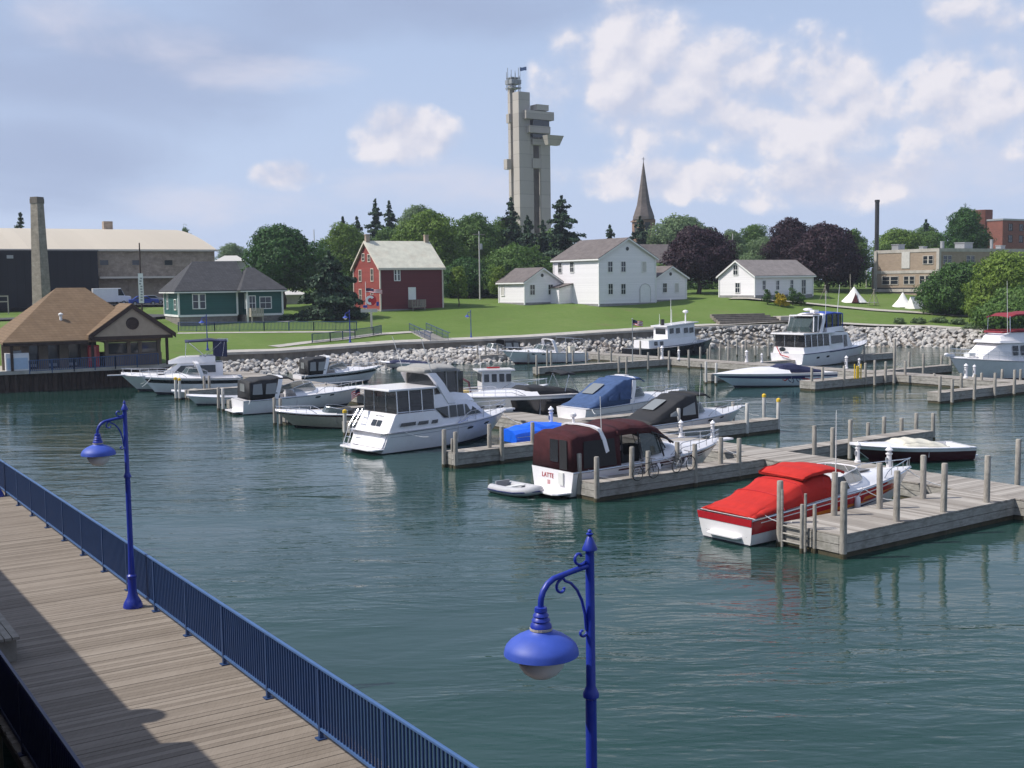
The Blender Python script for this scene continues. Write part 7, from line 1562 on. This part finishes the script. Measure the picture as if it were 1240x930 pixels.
# --- runabouts and small boats
def runabout(label, p, deg, L, B, cover, hullm='white', fs=0.62, fb=0.85, name='runabout', stripe=None, bow_only=False, cz=0.45, x=(0.10,0.62), cat='runabout', bottom='bottomblue', st=(0.05,0.7), rail=False, ws=False):
    H = Hull(L,B,fs,fb,rake=0.16,fine=2.0,low=1.5,sw=0.94); t = boat_root(name,label,cat,p,deg); H.hull(t,hullm,bottom,rub='steel'); H.deck(t,'white',0.42,crown=lambda q: 0.12)
    if stripe: H.stripe(t,'hull_band',stripe,st[0],st[1],0.0,0.99)
    if cover:
        w = B/2-0.1; x0, x1 = L*x[0], L*x[1]; canopy(t,[(x0,w,fs,w*0.75,fs+cz*0.3),(lerp(x0,x1,0.3),w,fs,w*0.72,fs+cz*0.75),(lerp(x0,x1,0.6),w,fs+0.03,w*0.68,fs+cz),(lerp(x0,x1,0.82),w*0.95,fs+0.06,w*0.66,fs+cz*0.92),(x1,w*0.8,fs+0.1,w*0.6,fs+cz*0.42)],cover,0.16,'cockpit_cover')
    if ws: windscreen(t,H,0.58,B*0.75,0.36,0.8,0.7,z=fs+0.15)
    if rail: H.rail(t,0.6,0.985,0.28,st=4)
    swim(t,H,0.7,0.4,0.2); b = MB(); b.box((L*0.86,0,H.sheer(0.86)+0.13),(0.16,0.08,0.06)); b.build('bow_cleat', M['steel'], t); return t, H
runabout('white runabout with a dark maroon lower hull and cream cover behind the red speedboat',mid((1160,553),(1172,549)),192,5.9,2.3,'cream','white',stripe='maroonpaint',cz=0.42,x=(0.22,0.66),st=(0.0,0.72),bottom='maroonpaint')
t, H = runabout('white bow rider with a dark lower hull, tucked behind the stern of the large yacht',G(466,514,0.1),182,6.6,2.4,None,'tan',0.8,1.05,stripe='maroonpaint',st=(0.84,0.96),rail=True,ws=True,bottom='blackgloss'); b = MB(); b.box((2.6,0,0.95),(1.4,1.5,0.25)); b.build('seats', M['black'], t)
runabout('small tan and white runabout at the end of the finger near the pavilion',G(256,480,0.1),200,3.0,1.4,'tan',fs=0.5,fb=0.65,cz=0.25); runabout('small open white boat left of the boxy black canvas cruiser',G(296,486,0.1),205,4.2,1.7,None,'white',0.5,0.75,ws=False)
runabout('low boat under a purple blue cover against the boulders',G(520,444,0.1),190,5.0,2.0,'navycanvas','white',0.5,0.7,cz=0.4,x=(0.05,0.9))
# go-fast boat with blue band and graphics
def gofast():
    H = Hull(10.6,2.6,1.02,1.18,rake=0.17,fine=1.7,low=1.4,sw=0.97,chine=0.80); t = boat_root('speedboat','long pale blue and white speedboat with a navy band and swirling side graphic','speedboat',G(1004,463,0.1),197); M['paleblue'] = mat('pale blue gelcoat',(0.60,0.68,0.74),0.25,0.04); H.hull(t,'paleblue',rub=None); H.stripe(t,'white_topside','white',0.84,1.0,0.0,0.99); H.stripe(t,'navy_band','navy',0.54,0.82,0.30,0.99,h0b=0.68); H.stripe(t,'navy_band','navy',0.70,0.82,0.0,0.32); H.deck(t,'white',0.40,crown=lambda q: 0.34*math.sin(math.pi*min(1,(1-q)*1.2)),trunk=lambda q: 0.18*sstep(1.0,0.5,q))
    canopy(t,[(1.1,1.05,1.06,0.85,1.20),(2.2,1.1,1.08,0.8,1.48),(3.6,1.1,1.10,0.75,1.80),(4.6,1.0,1.18,0.7,1.78),(5.6,0.8,1.35,0.55,1.56)],'navycanvas',0.16,'cockpit_cover')
    b = MB()
    for sd in (1,-1):
        for (ta,ha,r) in ((0.44,0.48,0.24),(0.37,0.46,0.18)):
            pts = [H.S(ta+r/10.6*math.cos(a),ha+r*0.9*math.sin(a),sd,0.02) for a in [6.283*i/14 for i in range(15)]]; b.tube(pts,0.03,4)
    b.build('graphic_ring', M['navy'], t); b = MB()
    for sd in (1,-1):
        for (a0,a1,h0,h1,r) in ((0.10,0.34,0.34,0.50,0.05),(0.14,0.32,0.46,0.56,0.04),(0.46,0.52,0.52,0.46,0.05)): b.tube([H.S(lerp(a0,a1,i/6),lerp(h0,h1,i/6)+0.05*math.sin(i*1.4),sd,0.02) for i in range(7)],[r*math.sin(math.pi*(i+0.5)/7) for i in range(7)],4)
    b.build('graphic_flourish', M['redpaint'], t); b = MB(); b.box((-0.15,0,0.4),(0.5,1.2,0.3)); b.build('stern_drives', M['navy'], t); swim(t,H,0.8,0.9,0.35)
gofast()
# white trawler yacht with the enclosed aft deck and blue flybridge canvas
def trawler_yacht():
    p = mid((938,441),(968,446)); H = Hull(14.2,4.2,1.35,2.0,rake=0.10,fine=2.3,low=1.7,sw=0.92); t = boat_root('trawler_yacht','big white trawler yacht with a smoked aft deck enclosure and blue flybridge canvas','trawler yacht',p,41); H.hull(t,'white','bottomblue',rub='navy'); H.deck(t,'white',0.5,crown=lambda q: 0.12,floor=1.2); H.stripe(t,'navy_sheer_line','navy',0.90,0.95,0.30,1.0)
    block(t,'aft_cabin','white',[(0.3,1.85,1.3,1.75,1.95),(4.5,1.95,1.35,1.85,2.0)]); block(t,'aft_enclosure','smoke',[(0.5,1.75,1.98,1.68,3.15),(4.6,1.85,2.0,1.72,3.2)]); b = MB()
    for x in (0.5,1.5,2.5,3.5,4.55):
        for s_ in (1,-1): b.cyl((x,s_*1.84,1.98),(x,s_*1.73,3.2),0.045,n=6)
    for y in (-0.6,0.6): b.cyl((0.48,y,1.98),(0.48,y,3.15),0.045,n=6)
    b.build('enclosure_frame', M['steel'], t); b = MB(); b.prism([(0.0,-1.95),(0.0,1.95),(5.2,2.0),(5.6,1.7),(5.6,-1.7),(5.2,-2.0)],3.18,3.34); b.build('hardtop', M['white'], t, bevel=0.04)
    block(t,'saloon','white',[(4.6,1.85,1.4,1.75,3.3),(8.0,1.75,1.55,1.6,3.2),(9.2,1.5,1.7,1.25,2.1)],25); side_panel(t,[(4.9,1.85,2.15),(6.9,1.80,2.2),(6.9,1.70,2.95),(4.9,1.75,2.95)],'glass','saloon_window',off=0.03); side_panel(t,[(7.2,1.80,1.75),(7.75,1.78,1.8),(7.75,1.66,2.95),(7.2,1.68,2.95)],'glass','door',off=0.03)
    block(t,'flybridge','white',[(4.2,1.75,3.34,1.7,3.75),(7.2,1.6,3.3,1.5,3.85),(8.0,1.3,3.2,1.2,3.5)],25); arch(t,3.2,1.75,3.3,1.9,1.0,'white',(0.22,0.1))
    canopy(t,[(4.4,1.55,5.05,1.5,5.25),(5.8,1.55,5.08,1.5,5.32),(7.4,1.45,5.0,1.4,5.22)],'royalcanvas',0.14,'flybridge_top'); block(t,'flybridge_enclosure','smoke',[(4.5,1.5,3.75,1.48,5.08),(7.3,1.4,3.85,1.36,5.02)]); b = MB()
    for x in (4.5,5.5,6.5,7.3):
        for s_ in (1,-1): b.cyl((x,s_*1.5,3.75),(x,s_*1.48,5.1),0.05,n=6)
    b.build('enclosure_frame', M['royalcanvas'], t); block(t,'rear_flybridge_enclosure','wind',[(1.9,1.45,3.40,1.2,3.9),(2.5,1.48,3.42,1.35,4.75),(4.1,1.5,3.5,1.42,5.0)]); b = MB(); b.prism([(2.3,-1.4),(2.3,1.4),(4.4,1.45),(4.4,-1.45)],4.95,5.05); b.build('flybridge_hardtop', M['white'], t); b = MB()
    for x, zt in ((2.45,4.9),(3.2,5.0),(4.05,5.0)):
        for s_ in (1,-1): b.cyl((x-0.2,s_*1.5,3.4),(x,s_*1.4,zt),0.06,n=6)
    b.build('flybridge_frame', M['white'], t); b = MB(); b.ell((3.9,0.3,5.55),(0.5,0.5,0.16)); b.box((3.7,-0.6,5.4),(0.8,0.5,0.25)); b.build('radar_dome', M['white'], t)
    H.rail(t,0.55,0.985,0.75,st=8,mid=True); H.ports(t,[(0.18,0.62,0.5,0.2),(0.30,0.62,0.5,0.2)]); swim(t,H,0.9,0.9,0.35); b = MB(); b.ell((-0.02,0.5,1.75),(0.05,0.4,0.22),10,6); b.build('stern_emblem', M['glass'], t); stick(t,'antenna',(6.5,-1.4,5.2),(6.7,-1.5,8.0),0.03); stick(t,'antenna',(4.3,-1.5,5.0),(4.2,-1.6,7.4),0.03); b = MB(); b.tube([(0.0,1.2,2.0),(-0.2,0.6,1.2),(-0.2,-0.4,1.0)],0.05,6); b.build('stern_davit', M['redpaint'], t)
trawler_yacht()
# red topped trawler at the right edge, bow to the left
def red_top_trawler():
    H = Hull(12.0,3.9,1.35,1.95,rake=0.10,fine=2.3,sw=0.92,low=1.7); bow = G(1150,433,1.95); a = R(197); p = bow-Vector((math.cos(a),math.sin(a),0))*12.0; t = boat_root('trawler_yacht','white flybridge trawler with a dark red bimini and white radar mast','trawler yacht',p,197)
    H.hull(t,'white','maroonpaint',rub='grey'); H.deck(t,'white',0.35,crown=lambda q: 0.12,floor=1.0); block(t,'deckhouse','white',[(2.0,1.55,1.4,1.45,3.05),(7.6,1.6,1.6,1.42,3.1),(8.2,1.5,1.7,1.35,3.0),(9.6,1.15,1.8,1.05,2.0)],25)
    for a0, a1 in ((6.5,7.05),(5.5,6.25),(4.5,5.0),(3.0,4.1)): side_panel(t,[(a0,1.60,2.05),(a1,1.60,2.05),(a1,1.49,2.85),(a0,1.49,2.85)],'glass','deckhouse_window',off=0.03)
    block(t,'front_brow','white',[(2.0,1.7,3.05,1.65,3.25),(8.3,1.6,3.1,1.5,3.3),(8.7,1.3,3.1,1.2,3.22)],25); block(t,'flybridge','white',[(3.0,1.5,3.25,1.4,3.85),(7.0,1.45,3.3,1.35,3.95),(7.9,1.2,3.28,1.0,3.6)],25)
    b = MB(); b.tube([(3.0,1.45,3.98),(7.0,1.4,4.04),(7.7,1.1,3.95),(7.7,-1.1,3.95),(7.0,-1.4,4.04),(3.0,-1.45,3.98)],0.10,6); b.build('coaming_cover', M['maroonbright'], t)
    canopy(t,[(3.2,1.35,5.25,1.3,5.42),(4.8,1.4,5.35,1.35,5.62),(6.6,1.4,5.30,1.35,5.52),(7.4,1.3,5.12,1.25,5.26)],'maroonbright',0.16,'bimini_top'); b = MB()
    for x in (3.4,7.2):
        for s_ in (1,-1): b.cyl((x,s_*1.38,3.9),(x,s_*1.3,5.3),0.03,n=6)
    b.build('bimini_frame', M['steel'], t); b = MB(); b.tube([(2.4,0,3.2),(2.2,0,5.2),(2.1,0,6.6)],[0.14,0.11,0.08],8); b.box((2.4,0,5.9),(0.9,0.3,0.12)); b.build('mast', M['white'], t); b = MB(); b.ell((2.9,0,6.1),(0.45,0.45,0.2)); b.box((1.8,0,6.2),(0.7,0.35,0.2)); b.build('radar_dome', M['white'], t)
    H.rail(t,0.35,0.985,0.75,st=9,mid=True); stick(t,'antenna',(7.4,1.3,3.9),(7.6,1.35,8.2),0.025); b = MB(); b.box((10.2,0.2,2.15),(0.6,0.7,0.3)); b.build('deck_box', M['deck'], t); b = MB(); b.box((12.0,0,2.15),(0.8,0.25,0.2)); b.ell((12.3,0,2.2),(0.25,0.15,0.15)); b.build('bow_pulpit', M['white'], t)
red_top_trawler()
# dark hulled pilothouse tug by the boulders
def pilot_tug():
    p = G(764,432,0.1); H = Hull(13.0,3.8,1.0,1.7,rake=0.06,fine=2.2,sw=0.85,sag=0.1); t = boat_root('tugboat','black hulled tug with a long white pilothouse moored by the boulders','tugboat',p,36); H.hull(t,'blackgloss','blackgloss',rub='rubber'); H.deck(t,'grey',0.2,crown=lambda q: 0.08)
    block(t,'lower_house','white',[(1.6,1.3,1.0,1.25,1.9),(9.2,1.25,1.4,1.15,2.1)]); block(t,'pilothouse','white',[(4.6,1.2,1.9,1.15,3.35),(9.0,1.15,2.0,1.05,3.65)]); b = MB(); b.loft([[(4.3,1.35,3.36),(4.3,-1.35,3.36),(4.3,-1.35,3.48),(4.3,1.35,3.48)],[(9.5,1.25,3.72),(9.5,-1.25,3.72),(9.5,-1.25,3.84),(9.5,1.25,3.84)]],True,True); b.build('roof', M['white'], t)
    for a in (4.9,5.9,7.2,8.1): side_panel(t,[(a,1.19,2.55),(a+0.65,1.18,2.6),(a+0.65,1.12,3.2),(a,1.13,3.15)],'glass','pilothouse_window',off=0.03)
    for a in (2.4,3.3): side_panel(t,[(a,1.30,1.3),(a+0.5,1.30,1.3),(a+0.5,1.27,1.75),(a,1.27,1.75)],'glass','house_window',off=0.03)
    b = MB(); b.add([(4.57,-0.8,2.5),(4.57,0.8,2.5),(4.57,0.8,3.15),(4.57,-0.8,3.15)],[(0,1,2,3)]); b.build('aft_window', M['glass'], t, solid=0.03); b = MB(); b.cyl((8.6,0,3.7),(8.6,0,4.8),0.09,0.07,8); b.ell((8.6,0,5.0),(0.35,0.35,0.2)); b.build('radar_mast', M['white'], t); stick(t,'antenna',(7.0,0.8,3.6),(7.0,0.8,6.6),0.04); stick(t,'antenna',(5.6,-0.8,3.5),(5.6,-0.8,5.3),0.04); stick(t,'antenna',(5.0,0.6,3.5),(5.0,0.6,4.8),0.04); b = MB(); b.cyl((4.9,0,3.4),(4.9,0,4.2),0.22,n=10); b.build('exhaust_stack', M['rubber'], t); H.rail(t,0.6,0.985,0.6,st=6); fenders(t,H,(0.25,0.45,0.65),-1,'rubber')
pilot_tug()
# flybridge cruiser and tall cruiser by the pavilion
def quay_flybridge():
    H = Hull(9.8,3.1,1.0,1.4,rake=0.12,sw=0.93); bow = G(147,455.5,1.4); a = R(203); p = bow-Vector((math.cos(a),math.sin(a),0))*9.8; t = boat_root('cabin_cruiser','white flybridge cruiser with a navy bimini close under the pavilion quay','cabin cruiser',p,196); H.hull(t,'offwhite'); H.deck(t,'white',0.4,crown=lambda q: 0.1,trunk=lambda q: 0.15); block(t,'cabin','white',[(1.6,1.35,1.0,1.25,2.3),(5.2,1.3,1.1,1.15,2.3),(6.6,1.1,1.2,0.95,1.35)],25); side_panel(t,[(2.2,1.33,1.5),(5.6,1.25,1.5),(5.0,1.2,2.1),(2.2,1.27,2.1)],'glass','cabin_window',off=0.03); block(t,'flybridge','white',[(2.2,1.3,2.3,1.25,2.85),(5.0,1.2,2.3,1.1,2.8),(6.0,0.9,2.25,0.8,2.45)],25)
    canopy(t,[(1.2,1.2,4.0,1.15,4.15),(2.6,1.25,4.05,1.2,4.28),(4.6,1.2,4.0,1.15,4.18)],'navycanvas',0.14,'bimini_top'); b = MB()
    for s_ in (1,-1):
        for x0, x1 in ((1.6,1.4),(3.0,4.4),(3.0,1.6),(4.6,4.5)): b.cyl((x0,s_*1.22,2.8),(x1,s_*1.18,4.05),0.022,n=5)
    b.build('bimini_frame', M['steel'], t); block(t,'rear_curtain','navycanvas',[(1.2,1.2,2.75,1.18,4.0),(2.3,1.22,2.8,1.2,4.05)]); H.rail(t,0.5,0.985,0.55,st=7); b = MB(); b.prism([(9.5,-0.25),(9.5,0.25),(10.9,0.16),(10.9,-0.16)],1.38,1.46); b.build('bow_pulpit', M['white'], t)
quay_flybridge()
# blue tarped boat beyond the yacht
def tarped():
    t = boat_root('tarped_boat','small boat wholly wrapped in a bright blue tarp between two finger docks','boat',G(617,540,0.0),30); H = Hull(4.4,1.9,0.55,0.8,rake=0.12); H.hull(t,'offwhite',rub=None); b = MB(); rd = random.Random(4); secs = []
    for i in range(10):
        u = i/9; x = -0.1+4.5*u; w = H.half(min(1,u))+0.06; tz = 0.75+0.40*math.sin(math.pi*min(1,0.15+u*0.9)); secs.append([(x,w*math.cos(a)*(1+rd.uniform(-0.05,0.05)),max(0.22,lerp(0.22,tz,math.sin(a))+rd.uniform(-0.06,0.06))) for a in [math.pi*k/10 for k in range(11)]])
    b.loft(secs, False); b.poly(secs[0]); b.build('tarp', M['bluetarp'], t, solid=0.015)
tarped()
# ------------------------------------------------------------------ summer haze over the far shore
def haze():
    m = bpy.data.materials.new('haze'); m.use_nodes = True; t = NT(m.node_tree)
    v = t.n('ShaderNodeVolumePrincipled', inp={'Color':(0.80,0.86,1.0,1),'Density':HAZE,'Anisotropy':0.2}); o = t.n('ShaderNodeOutputMaterial'); t.t.links.new(v.outputs[0], o.inputs['Volume'])
    b = MB(); b.box((0,200,39),(1000,620,84)); h = b.build('haze', m); h['kind'] = 'stuff'
HAZE = 0.00022
haze()
